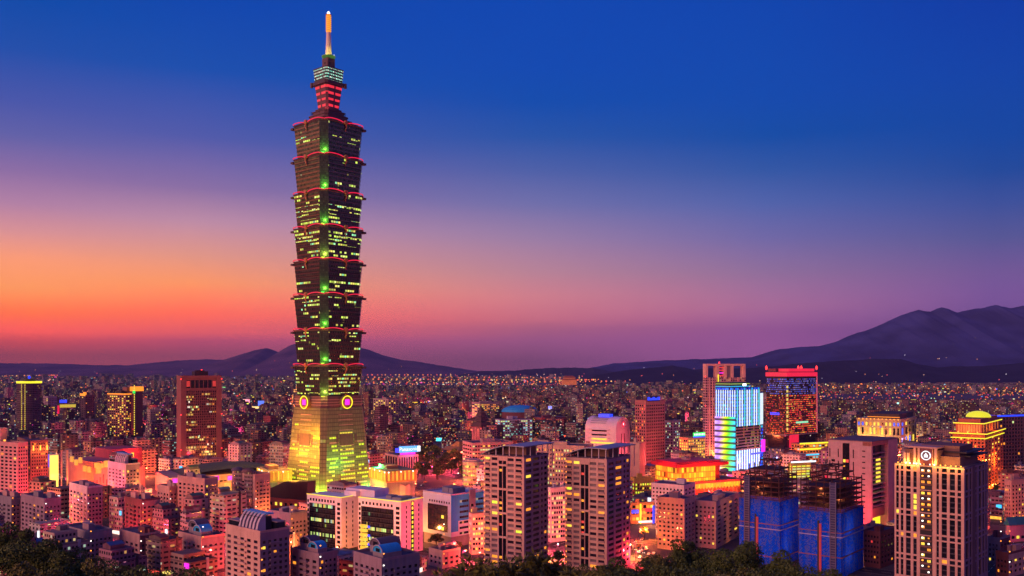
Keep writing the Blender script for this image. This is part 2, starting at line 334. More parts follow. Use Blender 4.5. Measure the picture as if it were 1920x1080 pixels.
class Bld:
    """root at the front bottom corner; local +x runs along the face seen on the right, +y along the face seen on the left"""
    def __init__(b, name, label, cat, xl, xc, xr, ytop, d, th, group=None, W=None, D=None, nick=None, keep=True):
        th = max(th, math.degrees(math.atan((CX - xc) / F)) + 12)
        s, c = math.sin(R(th)), math.cos(R(th)); C = ((xc - CX) / F * d, d)
        Xr, Xl = (xr - CX) / F, (xl - CX) / F
        b.W = W or (Xr * C[1] - C[0]) / (c - Xr * s); b.D = D or (Xl * C[1] - C[0]) / (-s - Xl * c)
        b.Z = Zat(ytop, d); b.th = R(th); b.d = d
        assert b.W > 0 and b.D > 0, (label, b.W, b.D)
        if b.W > 90 or b.D > 90 or b.W < 5 or b.D < 5: print('DIM', label, round(b.W), round(b.D))
        b.root = empty(name, (C[0], C[1], 0), b.th, label, cat, group); b.nwin = 0; b.rest = None
        if keep:
            cx, cy = C[0] + (b.W * c - b.D * s) / 2, C[1] + (b.W * s + b.D * c) / 2
            HEROES.append((cx, cy, math.cos(b.th), math.sin(b.th), b.W / 2, b.D / 2, nick, (xl + xr) / 2, ytop, b.Z))
    def pt(b, x, y, z):
        c, s = math.cos(b.th), math.sin(b.th); o = b.root.location
        return Vector((o.x + x * c - y * s, o.y + x * s + y * c, z))
    def zy(b, py): return Zat(py, b.d)
    def L(b, face): return b.W if face == 'R' else b.D
    def fbox(b, mb, face, u0, u1, z0, z1, o0, o1, mi=0, tint=(1, 1, 1)):
        if face == 'R': mb.box(u0, -o1, z0, u1, -o0, z1, mi, tint)
        else: mb.box(-o1, u0, z0, -o0, u1, z1, mi, tint)
    def part(b, name, mat, boxes, parent=None, smooth=False):
        m = MB()
        for q in boxes: m.box(*q)
        return m.build(name, mat, parent or b.root, smooth=smooth)
    def fpart(b, name, mat, face, u0, u1, z0, z1, o0, o1, parent=None):
        m = MB(); b.fbox(m, face, u0, u1, z0, z1, o0, o1); return m.build(name, mat, parent or b.root)
    def core(b, mat, name="wall", z0=0, z1=None, ins=0):
        return b.part(name, mat, [(ins, ins, z0, b.W - ins, b.D - ins, b.Z if z1 is None else z1)])
    def win(b, face, u0, u1, z0, z1, mat, out=.06, name="window", bars=None):
        if b.nwin < 96:
            k = ("pane", round(u1 - u0, 2), round(z1 - z0, 2), mat.name, bool(bars))
            me = MESHES.get(k)
            if me is None:
                m = MB(); w, h = (u1 - u0) / 2, (z1 - z0) / 2; m.box(-w, -.05, -h, w, .05, h)
                if bars: m.box(-.1, -.2, -h, .1, -.03, h, 1); m.box(-w, -.18, -.1, w, -.03, .08, 1)
                me = MESHES[k] = m.mesh(name, [mat, bars] if bars else mat)
            o = bpy.data.objects.new(name, me); COL.objects.link(o); o.parent = b.root
            u, z = (u0 + u1) / 2, (z0 + z1) / 2
            if face == 'R': o.location = (u, -out, z)
            else: o.location = (-out, u, z); o.rotation_euler = (0, 0, R(90))
            b.nwin += 1
        else:
            if b.rest is None: b.rest = (MB(), [])
            mb, mats = b.rest
            if mat not in mats: mats.append(mat)
            b.fbox(mb, face, u0, u1, z0, z1, out - .05, out + .05, mats.index(mat))
    def done(b):
        if b.rest: tag(b.rest[0].build("window_field", b.rest[1], b.root), kind='stuff')
        return b
    def grid(b, face, us, zs, frame, depth=.5, zb=0, zt=None, skip=None, lit=None, rnd=random, out=.06):
        """wall frame of piers and spandrels standing proud of the core; one window in every opening. top rows first"""
        L = b.L(face); zt = b.Z if zt is None else zt; mb = MB()
        u = -depth if face == 'L' else 0
        for (a, e) in us:
            if a > u: b.fbox(mb, face, u, a, zb, zt, -.05, depth)
            u = e
        if L > u: b.fbox(mb, face, u, L, zb, zt, -.05, depth)
        for (a, e) in us:
            z = zb
            for (q, w) in zs:
                if q > z: b.fbox(mb, face, a, e, z, q, -.05, depth - .07)
                z = w
            if zt > z: b.fbox(mb, face, a, e, z, zt, -.05, depth - .07)
        mb.build("facade_frame", frame, b.root)
        for j, (q, w) in enumerate(reversed(zs)):
            for i, (a, e) in enumerate(us):
                if skip and skip(i, j): continue
                b.win(face, a, e, q, w, lit(i, j, rnd), out)
MESHES = {}
def even(n, L, fr, m0=0, m1=0):
    c = (L - m0 - m1) / n
    return [(m0 + c * (i + .5 - fr / 2), m0 + c * (i + .5 + fr / 2)) for i in range(n)]
def chooser(p, mats=(YEL, ORG), dark=(GL, GL2, GLP)):
    return lambda i, j, r: (r.choice(mats) if r.random() < p else r.choice(dark))
def roofstuff(b, n=3, seed=0, mat=None, z=None, hmax=5):
    r = random.Random(seed); mat = mat or CONC; z = b.Z if z is None else z
    for i in range(n):
        w, d, h = r.uniform(.14, .35) * b.W, r.uniform(.14, .3) * b.D, r.uniform(2, hmax)
        x, y = r.uniform(.08, .85 - w / b.W) * b.W, r.uniform(.08, .85 - d / b.D) * b.D
        b.part("roof_house", mat, [(x, y, z - .1, x + w, y + d, z + h), (x - .15, y - .15, z + h, x + w + .15, y + d + .15, z + h + .35)])
def parapet(b, mat, h=1.2, t=.4, z=None, o=.0):
    z = b.Z if z is None else z
    b.part("parapet_frame", mat, [(-o, -o, z, b.W + o, t - o, z + h), (-o, b.D - t + o, z, b.W + o, b.D + o, z + h), (-o, t - o, z, t - o, b.D - t + o, z + h), (b.W - t + o, t - o, z, b.W + o, b.D - t + o, z + h)])
def text(body, size, mat, parent, loc, rot, ext=.05):
    c = bpy.data.curves.new("lettering", 'FONT'); c.body = body; c.size = size; c.extrude = ext; c.align_x = 'CENTER'; c.align_y = 'CENTER'
    o = bpy.data.objects.new("lettering", c); COL.objects.link(o); o.parent = parent; o.location = loc; o.rotation_euler = rot
    bpy.context.view_layer.update(); me = bpy.data.meshes.new_from_object(o.evaluated_get(bpy.context.evaluated_depsgraph_get()))
    COL.objects.unlink(o); bpy.data.objects.remove(o); me.materials.clear(); me.materials.append(mat)
    q = bpy.data.objects.new('lettering', me); COL.objects.link(q); q.parent = parent; q.location = loc; q.rotation_euler = rot; return q

# ------------------------------------------------------------------ the landmark tower
def supertall():
    d0 = 950.0; ax = (616 - CX) / F * d0; TH = 49
    root = empty("skyscraper", (ax, d0, 0), R(TH), "supertall tower of eight stacked flared sections with a lit spire", "skyscraper")
    HEROES.append((ax, d0, math.cos(R(TH)), math.sin(R(TH)), 40, 40, "supertall tower", 616, 240, 390))
    zy = lambda y: Zat(y, d0)
    def oct_(h, c): return [(-h + c, -h), (h - c, -h), (h, -h + c), (h, h - c), (h - c, h), (-h + c, h), (-h, h - c), (-h, -h + c)]
    podm = facade("tower curtain wall", (.012, .009, .006), (.19, .13, .1), 4.4, 2.1, .84, .8, 0.012, PAL_GREEN, .5, rough=.4, grough=.2, gmetal=.85, wmetal=.5, gvar=.2)
    cornm = facade("tower corner glass", (.02, .024, .02), (.03, .05, .036), 2.2, 1.6, .8, .8, 0.0, rough=.4, grough=.35, gmetal=.2)
    bands = [facade("tower window band %d" % p, (.02, .03, .02), (.05, .07, .045), 4.5, 3.0, .8, 2, p / 100, PAL_GREEN, 1.15, coarse=k, grough=.2, gmetal=.8) for p, k in ((3, 2), (14, 3), (36, 4), (62, 5))]
    rim = wall("tower rim metal", (.08, .05, .055), .45, .2, .3)
    gold = wall("gilded ornament", (.45, .17, .08), .4, .2, .5)
    ys = [742, 685, 620, 556, 493, 432, 368, 303, 240]; c = 6.2
    lit = [[3, 2, 3, 3, 3, 2, 1, 0], [2, 1, 0, 2, 0, 2, 1, 2], [2, 0, 2, 1, 1, 1, 2, 2], [2, 0, 3, 0, 1, 0, 1, 0], [2, 3, 0, 3, 3, 3, 3, 2], [3, 3, 2, 3, 3, 0, 2, 2], [0, 1, 0, 0, 0, 0, 0, 0], [0, 1, 0, 2, 2, 0, 1, 0]]
    for i in range(8):
        z0, z1 = zy(ys[i]) + (.6 if i == 0 else 2.2), zy(ys[i + 1]); hb, ht = 25.5, 28.1
        m = MB(); m.prism(oct_(hb, c), z0, z1, 0, (1, 1, 1), oct_(ht, c), uo=400 * i)
        pod = m.build("tower_section", [podm, rim], root)
        for k in range(8):
            f0 = (k + .42) / 8.3; f1 = f0 + .058; a = hb + (ht - hb) * f0 + .12; b_ = hb + (ht - hb) * f1 + .12
            q = MB(); q.prism(oct_(a, c), z0 + (z1 - z0) * f0, z0 + (z1 - z0) * f1, 0, (1, 1, 1), oct_(b_, c), uo=777 * i + 91 * k, cap=True)
            q.build("window_band", bands[lit[i][k]], pod)
        # glazed corner bay
        for sx in ((-1, -1),):
            q = MB(); e = .3
            q.face([(-hb - e, -hb + c, z0), (-hb + c, -hb - e, z0), (-ht + c, -ht - e, z1 - .5), (-ht - e, -ht + c, z1 - .5)], [(0, z0), (8.8, z0), (8.8, z1), (0, z1)])
            q.face([(-hb - e, -hb + c, z0), (-ht - e, -ht + c, z1 - .5), (-ht, -ht + c, z1 - .5), (-hb, -hb + c, z0)]); q.face([(-hb + c, -hb - e, z0), (-hb + c, -hb, z0), (-ht + c, -ht, z1 - .5), (-ht + c, -ht - e, z1 - .5)])
            q.build("corner_glazing", cornm, pod)
        q = MB(); q.prism(oct_(ht + .2, c), z1 - 1.3, z1 + .2, 0, (1, 1, 1), oct_(ht + .9, c)); q.prism(oct_(hb - 2, c), z0 - 2.3, z0, 0, (1, 1, 1), oct_(hb, c))
        q.build("ledge_frame", rim, pod)
        for face in ('R', 'L'):
            for (u0, u1, bow) in ((-ht + c - 4.5, -3.4, 1), (3.4, ht - c + 5, 1)):
                pts = []
                for k in range(11):
                    s = k / 10; u = u0 + (u1 - u0) * s; z = z1 + .7 + 1.6 * math.sin(math.pi * min(1, s * 1.0)) ** .7 - .5
                    over = max(0, abs(u) - (ht - c)); o = ht + 1.15 - over
                    pts.append((u, -o, z) if face == 'R' else (-o, u, z))
                q = MB(); q.tube(pts, .5, 6); q.build("neon_strip", NEON_RED, pod)
            q = MB(); o = ht + 1.2
            mk = (lambda u, w, z: (u, -w, z)) if face == 'R' else (lambda u, w, z: (-w, u, z))
            ring = [mk(2.5 * math.cos(a), 0, 2.5 * math.sin(a)) for a in np.linspace(0, 2 * math.pi, 13)[:-1]]
            for w0, w1 in ((o - .8, o + 1.2),):
                A = [(Vector(p) + Vector(mk(0, w0, z1 + .4))) for p in ring]; B = [(Vector(p) * .8 + Vector(mk(0, w1, z1 + .4))) for p in ring]
                for k in range(12): q.face([A[k], A[(k + 1) % 12], B[(k + 1) % 12], B[k]])
                q.face(B)
            q.tube([mk(0, o, z1 - 1.5), mk(.9, o - .2, z1 - 4), mk(-.3, o - .5, z1 - 7), mk(.5, o - .9, z1 - 9)], [.9, .8, .6, .25], 6)
            q.build("cloud_ornament", gold, pod)
        for sx, sy in ((-1, 1), (1, -1)):
            q = MB(); q.box(sx * (ht - 2) - 2, sy * (ht - 2) - 2, z1 - 3.5, sx * (ht - 2) + 2, sy * (ht - 2) + 2, z1 - 1.4); q.build("corner_finial", rim, pod)
        q = MB(); k = hb - .6; q.box(-k - 1.6, -k + 1.2, z0 - .6, -k + 1.6, -k + 2.6, z0 + .2); o = q.build("corner_floodlight", LIME if i in (0, 1, 2, 4, 5) else NEON_GREEN, pod)
        l = plight((0, 0, 0), (.25, 1, .06) if i not in (0, 4) else (.8, 1, .1), 8500, .5, "corner light"); l.parent = root; l.location = (-hb - 1.0, -hb - 1.0, z0 + 3.2)
    # coin band and base
    zc0, zc1 = zy(762), zy(742); hc = 27.0
    stone = wall("brown stone cladding", (.13, .07, .075), .5, .3, .3)
    q = MB(); q.prism(oct_(hc, 5), zc0, zc1 + .5); band = q.build("coin_band", stone, root)
    q = MB()
    for z in (zc0 + 2.5, zc0 + 5.2, zc0 + 8): q.prism(oct_(hc + .35, 5), z, z + .5)
    q.build("trim_frame", wall("pale pink metal", (.5, .3, .3), .5), band)
    for face in ('R', 'L'):
        mk = (lambda u, w, z: (u, -w, z)) if face == 'R' else (lambda u, w, z: (-w, u, z))
        zc = (zc0 + zc1) / 2 - .3; rr = 6.9
        def disc(r0, w0, w1, n=32):
            g = MB(); A = [mk(r0 * math.cos(a), w0, zc + r0 * math.sin(a)) for a in np.linspace(0, 2 * math.pi, n + 1)[:-1]]; B = [mk(r0 * math.cos(a), w1, zc + r0 * math.sin(a)) for a in np.linspace(0, 2 * math.pi, n + 1)[:-1]]
            for k in range(n): g.face([A[k], A[(k + 1) % n], B[(k + 1) % n], B[k]])
            g.face(B); return g
        coin = disc(rr, hc - 1, hc + 4.2).build("coin_medallion", wall("coin bronze", (.28, .14, .08), .45), root)
        q = MB(); q.tube([mk((rr - .5) * math.cos(a), hc + 4.5, zc + (rr - .5) * math.sin(a)) for a in np.linspace(0, 2 * math.pi, 33)], .6, 6); q.build("rim_neon", NEON_YEL, coin)
        q = MB(); q.tube([mk((rr - 2.6) * math.cos(a), hc + 4.4, zc + (rr - 2.6) * math.sin(a)) for a in np.linspace(0, 2 * math.pi, 33)], .3, 6); q.build("inner_ring", gold, coin)
        g = MB(); a = 2.9
        A = [mk(x, hc + 4.1, zc + z) for x, z in ((-a, -a), (a, -a), (a, a), (-a, a))]; B = [mk(x, hc + 4.6, zc + z) for x, z in ((-a, -a), (a, -a), (a, a), (-a, a))]
        for k in range(4): g.face([A[k], A[(k + 1) % 4], B[(k + 1) % 4], B[k]])
        g.face(B); g.build("square_hole_light", NEON_MAG, coin)
    zb = zc0 - .3; h0, h1, cb = 34.6, 27.6, 5
    basem = facade("tower base glass", (.1, .09, .05), (.2, .2, .1), 4.1, 3.0, .86, .8, .012, PAL_GREEN, .6, rough=.4, grough=.5, gmetal=.6, wmetal=.4, gvar=.2)
    q = MB(); q.prism(oct_(h0, cb), -1, zb, 0, (1, 1, 1), oct_(h1, cb), uo=9000); base = q.build("tower_base", basem, root)
    bbands = [facade('base window band %d' % p, (.07, .1, .06), (.11, .15, .095), 4.5, 3.4, .85, 2, p / 100, [(0, (.8, 1, .05)), (.6, (1, .9, .05)), (.85, (.5, 1, .2))], 1.2, coarse=k, rough=.5, grough=.45, gmetal=.3, gvar=.2) for p, k in ((2, 2), (10, 3), (30, 4), (52, 5))]
    at = lambda z: h0 + (h1 - h0) * (z + 1) / (zb + 1)
    rb = random.Random(15); n_b = 0
    for face in ('R', 'L'):
        mk = (lambda u, w, z: (u, -w, z)) if face == 'R' else (lambda u, w, z: (-w, u, z))
        for k in range(20):
            z = 6 + k * 4.25
            if z > zb - 6: break
            for c0, c1 in ((-.93, -.4), (-.32, .32), (.4, .93)):
                p = (.9 if 2 < k < 9 else .55 if k < 12 else .22) if face == 'R' else (.75 if 1 < k < 7 else .45 if k < 12 else .12)
                if 54 < z < 65 and abs(c0) < .35 or z < 14 and abs(c0) < .35 or rb.random() > p: continue
                w = at(z) - cb * .6; u0, u1 = w * c0, w * c1; L = u1 - u0; cut = rb.choice([0, 0, .25, .5]); u0 += L * cut * rb.random(); u1 = u0 + L * (1 - cut)
                q = MB(); n = max(2, int((u1 - u0) / 3)); o1, o2 = at(z) + .25, at(z + 1.9) + .25
                for e in range(n):
                    if rb.random() < .12: continue
                    x0, x1 = u0 + (u1 - u0) * e / n, u0 + (u1 - u0) * (e + .84) / n
                    P4 = [mk(x0, o1, z), mk(x1, o1, z), mk(x1, o2, z + 1.9), mk(x0, o2, z + 1.9)]; q.face(P4 if face == 'R' else P4[::-1])
                if q.f: q.build("window_band", emit("base lime window", (.75, 1, .02), 1.0, .4, .25) if rb.random() < .8 else emit("base gold window", (1, .85, .06), 1.0, .4, .25), base)
    pink = wall("pink stone band", (.55, .3, .27), .6)
    for face in ('R', 'L'):
        mk = (lambda u, w, z: (u, -w, z)) if face == 'R' else (lambda u, w, z: (-w, u, z))
        for k in range(15):
            z = 11 + k * 5.3
            if 54 < z < 66 or z < 20: continue
            w = 9.0; q = MB(); o, o2 = at(z), at(z + .7)
            v = [mk(-w, o - .2, z), mk(w, o - .2, z), mk(w, o2 - .2, z + .7), mk(-w, o2 - .2, z + .7)]; x = [mk(-w, o + .6, z), mk(w, o + .6, z), mk(w, o2 + .6, z + .7), mk(-w, o2 + .6, z + .7)]
            for a in range(4): q.face([v[a], v[(a + 1) % 4], x[(a + 1) % 4], x[a]])
            q.face(x); q.build("horizontal_band", pink, base)
        for (z0, z1, w0, w1, mt) in ((54, 66, -8.5, 8.5, stone), (3, 17, -8.5, 8.5, stone), (56.5, 58, -22, -10.5, pink), (56.5, 58, 10.5, 22, pink), (14, 15.3, -24, -11.5, pink), (14, 15.3, 11.5, 24, pink), (56, 65, -13.5, -10.6, stone), (56, 65, 10.6, 13.5, stone)):
            q = MB(); o, o2 = at(z0), at(z1)
            v = [mk(w0, o - .2, z0), mk(w1, o - .2, z0), mk(w1, o2 - .2, z1), mk(w0, o2 - .2, z1)]; x = [mk(w0, o + .5, z0), mk(w1, o + .5, z0), mk(w1, o2 + .5, z1), mk(w0, o2 + .5, z1)]
            for a in range(4): q.face([v[a], v[(a + 1) % 4], x[(a + 1) % 4], x[a]])
            q.face(x); q.build("stone_panel", mt, base)
    for (x, y, z, w, c_) in ((-h0 - 4, -h0 - 4, 6, 80000, (.4, 1, .05)), (-h0 + 14, -h0 - 7, 5, 34000, (.4, 1, .1)), (h0 - 6, -h0 - 7, 6, 80000, (.15, 1, .2)), (10, -h0 - 34, 34, 120000, (.08, 1, .2)), (-h0 - 8, h0 - 8, 8, 50000, (1, .8, .06)), (-h0 - 8, -h0 + 16, 8, 60000, (.5, 1, .06)), (-h0 - 20, 6, 66, 170000, (1, .4, .02)), (-h0 - 18, -12, 46, 95000, (1, .45, .03)), (-h0 - 18, 24, 46, 95000, (1, .42, .04))):
        l = plight((0, 0, 0), c_, w * .62, 2.5, "base floodlight"); l.parent = root; l.location = (x, y, z)
    # terraces, neck, lantern, spire
    zt = zy(240)
    for (h, c_, z0, z1) in ((24.5, 6, zt, zt + 2.2), (19, 4, zt + 2.2, zt + 6), (15.3, 3, zt + 6, zt + 11), (12.8, 3, zt + 11, zt + 15.6), (10, 2, zt + 15.6, zt + 18.3)):
        q = MB(); q.prism(oct_(h, c_), z0, z1 - .8); q.prism(oct_(h + .7, c_), z1 - .8, z1); q.build("roof_terrace", stone, root)
    for x, y in ((-13, 11), (11, -13), (-12, -2), (-2, -12), (12, 12)):
        q = MB()
        for k in range(4): q.tube([(x - 1.5 + k, y, zt + 11), (x - 1.5 + k, y, zt + 16)], .16, 4)
        for k in range(3): q.tube([(x - 1.5, y, zt + 12 + k * 1.7), (x + 1.5, y, zt + 12 + k * 1.7)], .16, 4)
        q.build("roof_cage_frame", DARKM, root)
    zn0, zn1 = zy(206), zy(163); nb, nt_ = 8.4, 10.8
    q = MB(); q.prism(oct_(nb, 2), zn0 - 1.5, zn1, 0, (1, 1, 1), oct_(nt_, 2)); neck = q.build("tower_neck", stone, root)
    for y0, y1 in ((204, 199.5), (192.5, 188.5), (181.5, 177), (170, 165.5)):
        z0, z1 = zy(y0), zy(y1); a = nb + (nt_ - nb) * (z0 - zn0) / (zn1 - zn0) + .15; e = nb + (nt_ - nb) * (z1 - zn0) / (zn1 - zn0) + .15
        q = MB(); q.prism(oct_(a, 2.2), z0, z1, 0, (1, 1, 1), oct_(e, 2.2)); q.build("light_band", emit("red lit floor", (1, .03, .05), .95, .35, .5), neck)
        for face in ('R', 'L'):
            q = MB(); mk = (lambda u, w, z: (u, -w, z)) if face == 'R' else (lambda u, w, z: (-w, u, z))
            p, s = mk(-.8, a - .3, z0 - .2), mk(.8, e + .35, z1 + .2); q.box(min(p[0], s[0]), min(p[1], s[1]), p[2], max(p[0], s[0]), max(p[1], s[1]), s[2]); q.build("mullion", stone, neck)
    q = MB(); q.prism(oct_(12.8, 2.5), zn1, zy(157)); q.build("neck_ledge", rim, root)
    for x, y in ((-12.5, 12.5), (12.5, -12.5)):
        q = MB(); q.prism([(x + 1.5 * math.cos(a), y + 1.5 * math.sin(a)) for a in np.linspace(0, 6.283, 9)[:-1]], zn1 - 1.5, zn1 + 3.5); q.build("ledge_finial", rim, root)
    lant = facade("lantern bulbs", (.06, .09, .07), (.1, .2, .16), 3.1, 2.0, .5, .42, .97, [(0, (.5, 1, .75)), (.5, (1, .95, .75)), (.8, (.3, 1, .7))], 1.2)
    q = MB(); q.prism(oct_(10.9, 1.5), zy(157), zy(134), 0, (1, 1, 1), oct_(11.6, 1.5)); q.build("lantern_lattice", lant, root)
    q = MB(); q.prism(oct_(12.1, 1.5), zy(134), zy(132)); q.build("lantern_cap", rim, root)
    q = MB(); q.prism(oct_(5, .6), zy(132), zy(111)); b = q.build("spire_base", stone, root)
    q = MB(); q.box(-3.2, -5.2, zy(122), -1.2, -4.9, zy(119)); q.box(-5.2, -1.5, zy(122), -4.9, .5, zy(119)); q.build("vent_frame", DARKM, b)
    cir = lambda r, n=20: [(r * math.cos(a), r * math.sin(a)) for a in np.linspace(0, 2 * math.pi, n + 1)[:-1]]
    q = MB(); q.prism(cir(4.8), zy(112), zy(107.5), 0, (1, 1, 1), cir(7.3)); q.prism(cir(7.3), zy(107.5), zy(106)); q.build("spire_collar", emit("green lit collar", (.05, .3, .03), .45, .5), root)
    sp = wall("spire white metal", (.7, .65, .6), .35, .1, 1)
    q = MB(); zz = np.linspace(0, 1, 9); q.tube([(0, 0, zy(106) + (zy(60) - zy(106)) * s) for s in zz], [3.6 - 1.35 * s ** .7 for s in zz], 16); q.build("spire", sp, root, smooth=True)
    q = MB(); q.tube([(0, 0, zy(61)), (0, 0, zy(59)), (0, 0, zy(30)), (0, 0, zy(26.5))], [2.3, 2.8, 2.8, 1.6], 16); cyl = q.build("spire_lantern", emit("orange spire light", (1, .36, .02), 1.25, .1), root)
    for k in range(9):
        q = MB(); z = zy(58) + k * 2.1; q.prism(cir(2.95, 16), z, z + .45); q.build("lantern_ring", wall("orange ring", (.4, .08, .02), .5), cyl)
    q = MB(); q.tube([(0, 0, zy(26.5)), (0, 0, zy(24)), (0, 0, zy(21.5))], [1.5, 1.7, .5], 10); q.build("spire_beacon", emit("beacon", (.75, .75, 1), 3, 0), root)
    for dx, dy, z in ((-6.5, -6.5, 3), (6.8, -6.8, 3), (-6.8, 6.8, 3)):
        l = plight((0, 0, 0), (1, .75, .05), 2200, .4, "spire floodlight"); l.parent = root; l.location = (dx, dy, zy(106) + z)
    q = MB(); q.tube([(6.5, -1, zy(106)), (6.5, -1, zy(100))], .35, 6); q.build("aerial_mast", NEON_WHITE, root)
    for s in (1.5,): 
        l = plight((0, 0, 0), (1, .1, .12), 2500, .6, "neck light"); l.parent = root; l.location = (-13, -13, zy(208))
supertall()
# ------------------------------------------------------------------ buildings recognisable in the photograph
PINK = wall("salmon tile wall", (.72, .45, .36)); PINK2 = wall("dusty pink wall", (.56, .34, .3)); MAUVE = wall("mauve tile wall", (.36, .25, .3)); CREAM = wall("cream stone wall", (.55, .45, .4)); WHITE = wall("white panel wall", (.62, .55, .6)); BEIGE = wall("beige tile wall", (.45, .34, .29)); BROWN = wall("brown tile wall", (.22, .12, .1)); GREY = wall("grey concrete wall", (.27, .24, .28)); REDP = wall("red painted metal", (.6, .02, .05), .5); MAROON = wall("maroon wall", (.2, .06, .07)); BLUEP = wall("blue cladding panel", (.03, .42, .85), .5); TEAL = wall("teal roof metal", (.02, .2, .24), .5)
MESHBLUE = None

PALE = glass("pale curtained glass", (.2, .15, .17), .35, .1); MIDG = glass("mid purple glass", (.1, .07, .09), .3, .2)
def twin(xl, xc, xr, yt, d, label, seed):
    r = random.Random(seed)
    b = Bld("residential_tower", label, "apartment tower", xl, xc, xr, yt, d, 57, "twin residential towers with swooping roof canopies", nick=None)
    D, W, Z = b.D, b.W, b.Z
    b.core(GL, z1=Z - 4, ins=.3)
    zs = []; k = 0
    fl = 3.55
    while 3 + k * fl + 2.2 < Z - 4: zs.append((3 + k * fl, 3 + k * fl + 1.85)); k += 1
    cols = [(D * a, D * e) for a, e in ((.04, .19), (.235, .39), (.425, .5), (.535, .615), (.65, .795), (.845, .965))]
    def lit(i, j, rr):
        if i in (2, 3): return rr.choice([GL, GL, GLP]) if rr.random() > (.10 + .3 * (i == 2) * (j > 6)) else ORG
        p = (.1, .09, 0, 0, .16, .13)[i] + .12 * (j > 17)
        return rr.choice([YEL, ORG, ORG, LIME]) if rr.random() < p else rr.choice([PALE, PALE, PALE, MIDG, GLP] if i in (1, 4) else [PALE, MIDG, MIDG, GLP, GL])
    slot = (cols[2][0], cols[3][1]); four = [cols[0], cols[1], slot, cols[4], cols[5]]
    b.grid('L', [c for k, c in enumerate(four) if k != 2], zs, PINK, .6, zt=Z - 3.5, lit=lambda i, j, q: lit((0, 1, 4, 5)[i], j, r)) if False else None
    tall = [(3, Z - 7)]
    for part_cols in ((0, 1), (3, 4)):
        pass
    mb = MB(); u = -.6
    for (a, e) in four:
        b.fbox(mb, 'L', u, a, 0, Z - 3.5, -.05, .6); u = e
    b.fbox(mb, 'L', u, D, 0, Z - 3.5, -.05, .6)
    for k, (a, e) in enumerate(four):
        z = 0
        for (q, w) in (zs if k != 2 else tall):
            b.fbox(mb, 'L', a, e, z, q, -.05, .53); z = w
        b.fbox(mb, 'L', a, e, z, Z - 3.5, -.05, .53)
    mb.build("facade_frame", PINK, b.root)
    for j, (q, w) in enumerate(reversed(zs)):
        for i, k in enumerate((0, 1, 3, 4)):
            a, e = four[k]; b.win('L', a, e, q, w, lit((0, 1, 4, 5)[i], j, r), bars=WHITE if i in (1, 2) else None)
        if r.random() < .12 + .3 * (j > 8): b.win('L', slot[0] + (slot[1] - slot[0]) * .62, slot[1] - .25, q, w - .3, r.choice([ORG, ORG, REDL, BROWN]))
    b.fpart("slot_pier", PINK2, 'L', (slot[0] * .55 + slot[1] * .45), (slot[0] * .45 + slot[1] * .55), 3, Z - 7, .02, .5)
    # dark tall slot with a beam at every fourth floor
    for k, z in enumerate(np.arange(8, Z - 6, fl * 4.4)):
        b.fpart("cross_beam", PINK, 'L', D * .405, D * .635, z, z + 1.3, .6, 1.0)
    for ci in (0, 5):
        a, e = cols[ci]
        for (z0, z1) in zs[::1]:
            b.fpart("balcony_slab", PINK2, 'L', a - .1, e + .1, z0 - .55, z0 + .35, .55, 1.5)
    rc = [(W * a, W * e) for a, e in ((.06, .28), (.36, .62), (.70, .78), (.84, .95))]
    b.grid('R', rc, zs, MAUVE, .6, zt=Z - 3.5, lit=lambda i, j, q: (r.choice([ORG, ORG, YEL]) if r.random() < (.05, .05, .1, .3)[i] else r.choice([GL, GL, GLP])))
    for (z0, z1) in zs:
        m = MB(); p = Vector((-.5, D - .6, z0 + 1.4)); m.tube([p + Vector((0, 0, -.35)), p, p + Vector((0, 0, .35))], [.25, .45, .25], 6); m.build("balcony_lamp", BULB_O, b.root)
        m = MB(); p = Vector((W + .3, .5, z0 + 1.4)); m.tube([p + Vector((0, 0, -.35)), p, p + Vector((0, 0, .35))], [.25, .45, .25], 6); m.build("balcony_lamp", BULB_O, b.root)
    b.part("roof_slab", ROOFG, [(-.6, -.6, Z - 4, W, D, Z - 3.4)])
    b.part("penthouse", BROWN, [(W * .3, D * .12, Z - 3.4, W * .75, D * .7, Z + 1.5), (W * .4, D * .62, Z - 3.4, W * .8, D * .9, Z - .5)])
    # swooping canopy on posts
    m = MB(); n = 18; pts = []
    for k in range(n + 1):
        s = k / n; v = -1.5 + s * (D + 4); zz = Z + 3.2 - (0 if s < .38 else 7.2 * ((s - .38) / .62) ** 1.55) + (.6 * s if s < .38 else .228)
        pts.append((v, zz))
    for (v0, z0), (v1, z1) in zip(pts, pts[1:]):
        for (X0, X1) in ((-2.2, W + 7),):
            m.face([(X0, v0, z0), (X1, v0, z0), (X1, v1, z1), (X0, v1, z1)]); m.face([(X0, v0, z0 - .55), (X0, v1, z1 - .55), (X1, v1, z1 - .55), (X1, v0, z0 - .55)])
            m.face([(X0, v0, z0 - .55), (X0, v0, z0), (X0, v1, z1), (X0, v1, z1 - .55)])
    m.face([(-2.2, -1.5, pts[0][1] - .55), (W + 7, -1.5, pts[0][1] - .55), (W + 7, -1.5, pts[0][1]), (-2.2, -1.5, pts[0][1])])
    m.build("roof_canopy", wall("canopy metal", (.25, .27, .38), .4, .15, .3, .5, .4), b.root)
    for f_ in (.0, .17, .34, .5, .68, .86):
        zz = np.interp(D * f_ + 1.5, [p[0] + 1.5 for p in pts], [p[1] for p in pts])
        b.part("canopy_post", WHITE, [(-.6, D * f_, Z - 3.6, -.1, D * f_ + .5, zz - .5)])
    for f_ in (.25, .5, .75, 1.0, 1.2):
        b.part("canopy_post", WHITE, [(W * f_, -.6, Z - 3.6 if f_ < 1 else Z - 12, W * f_ + .45, -.1, pts[0][1] - .5)])
    return b.done()
twin(908, 982, 1026, 846, 575, "salmon twin tower with swooping canopy beside the blue clad office block", 3)
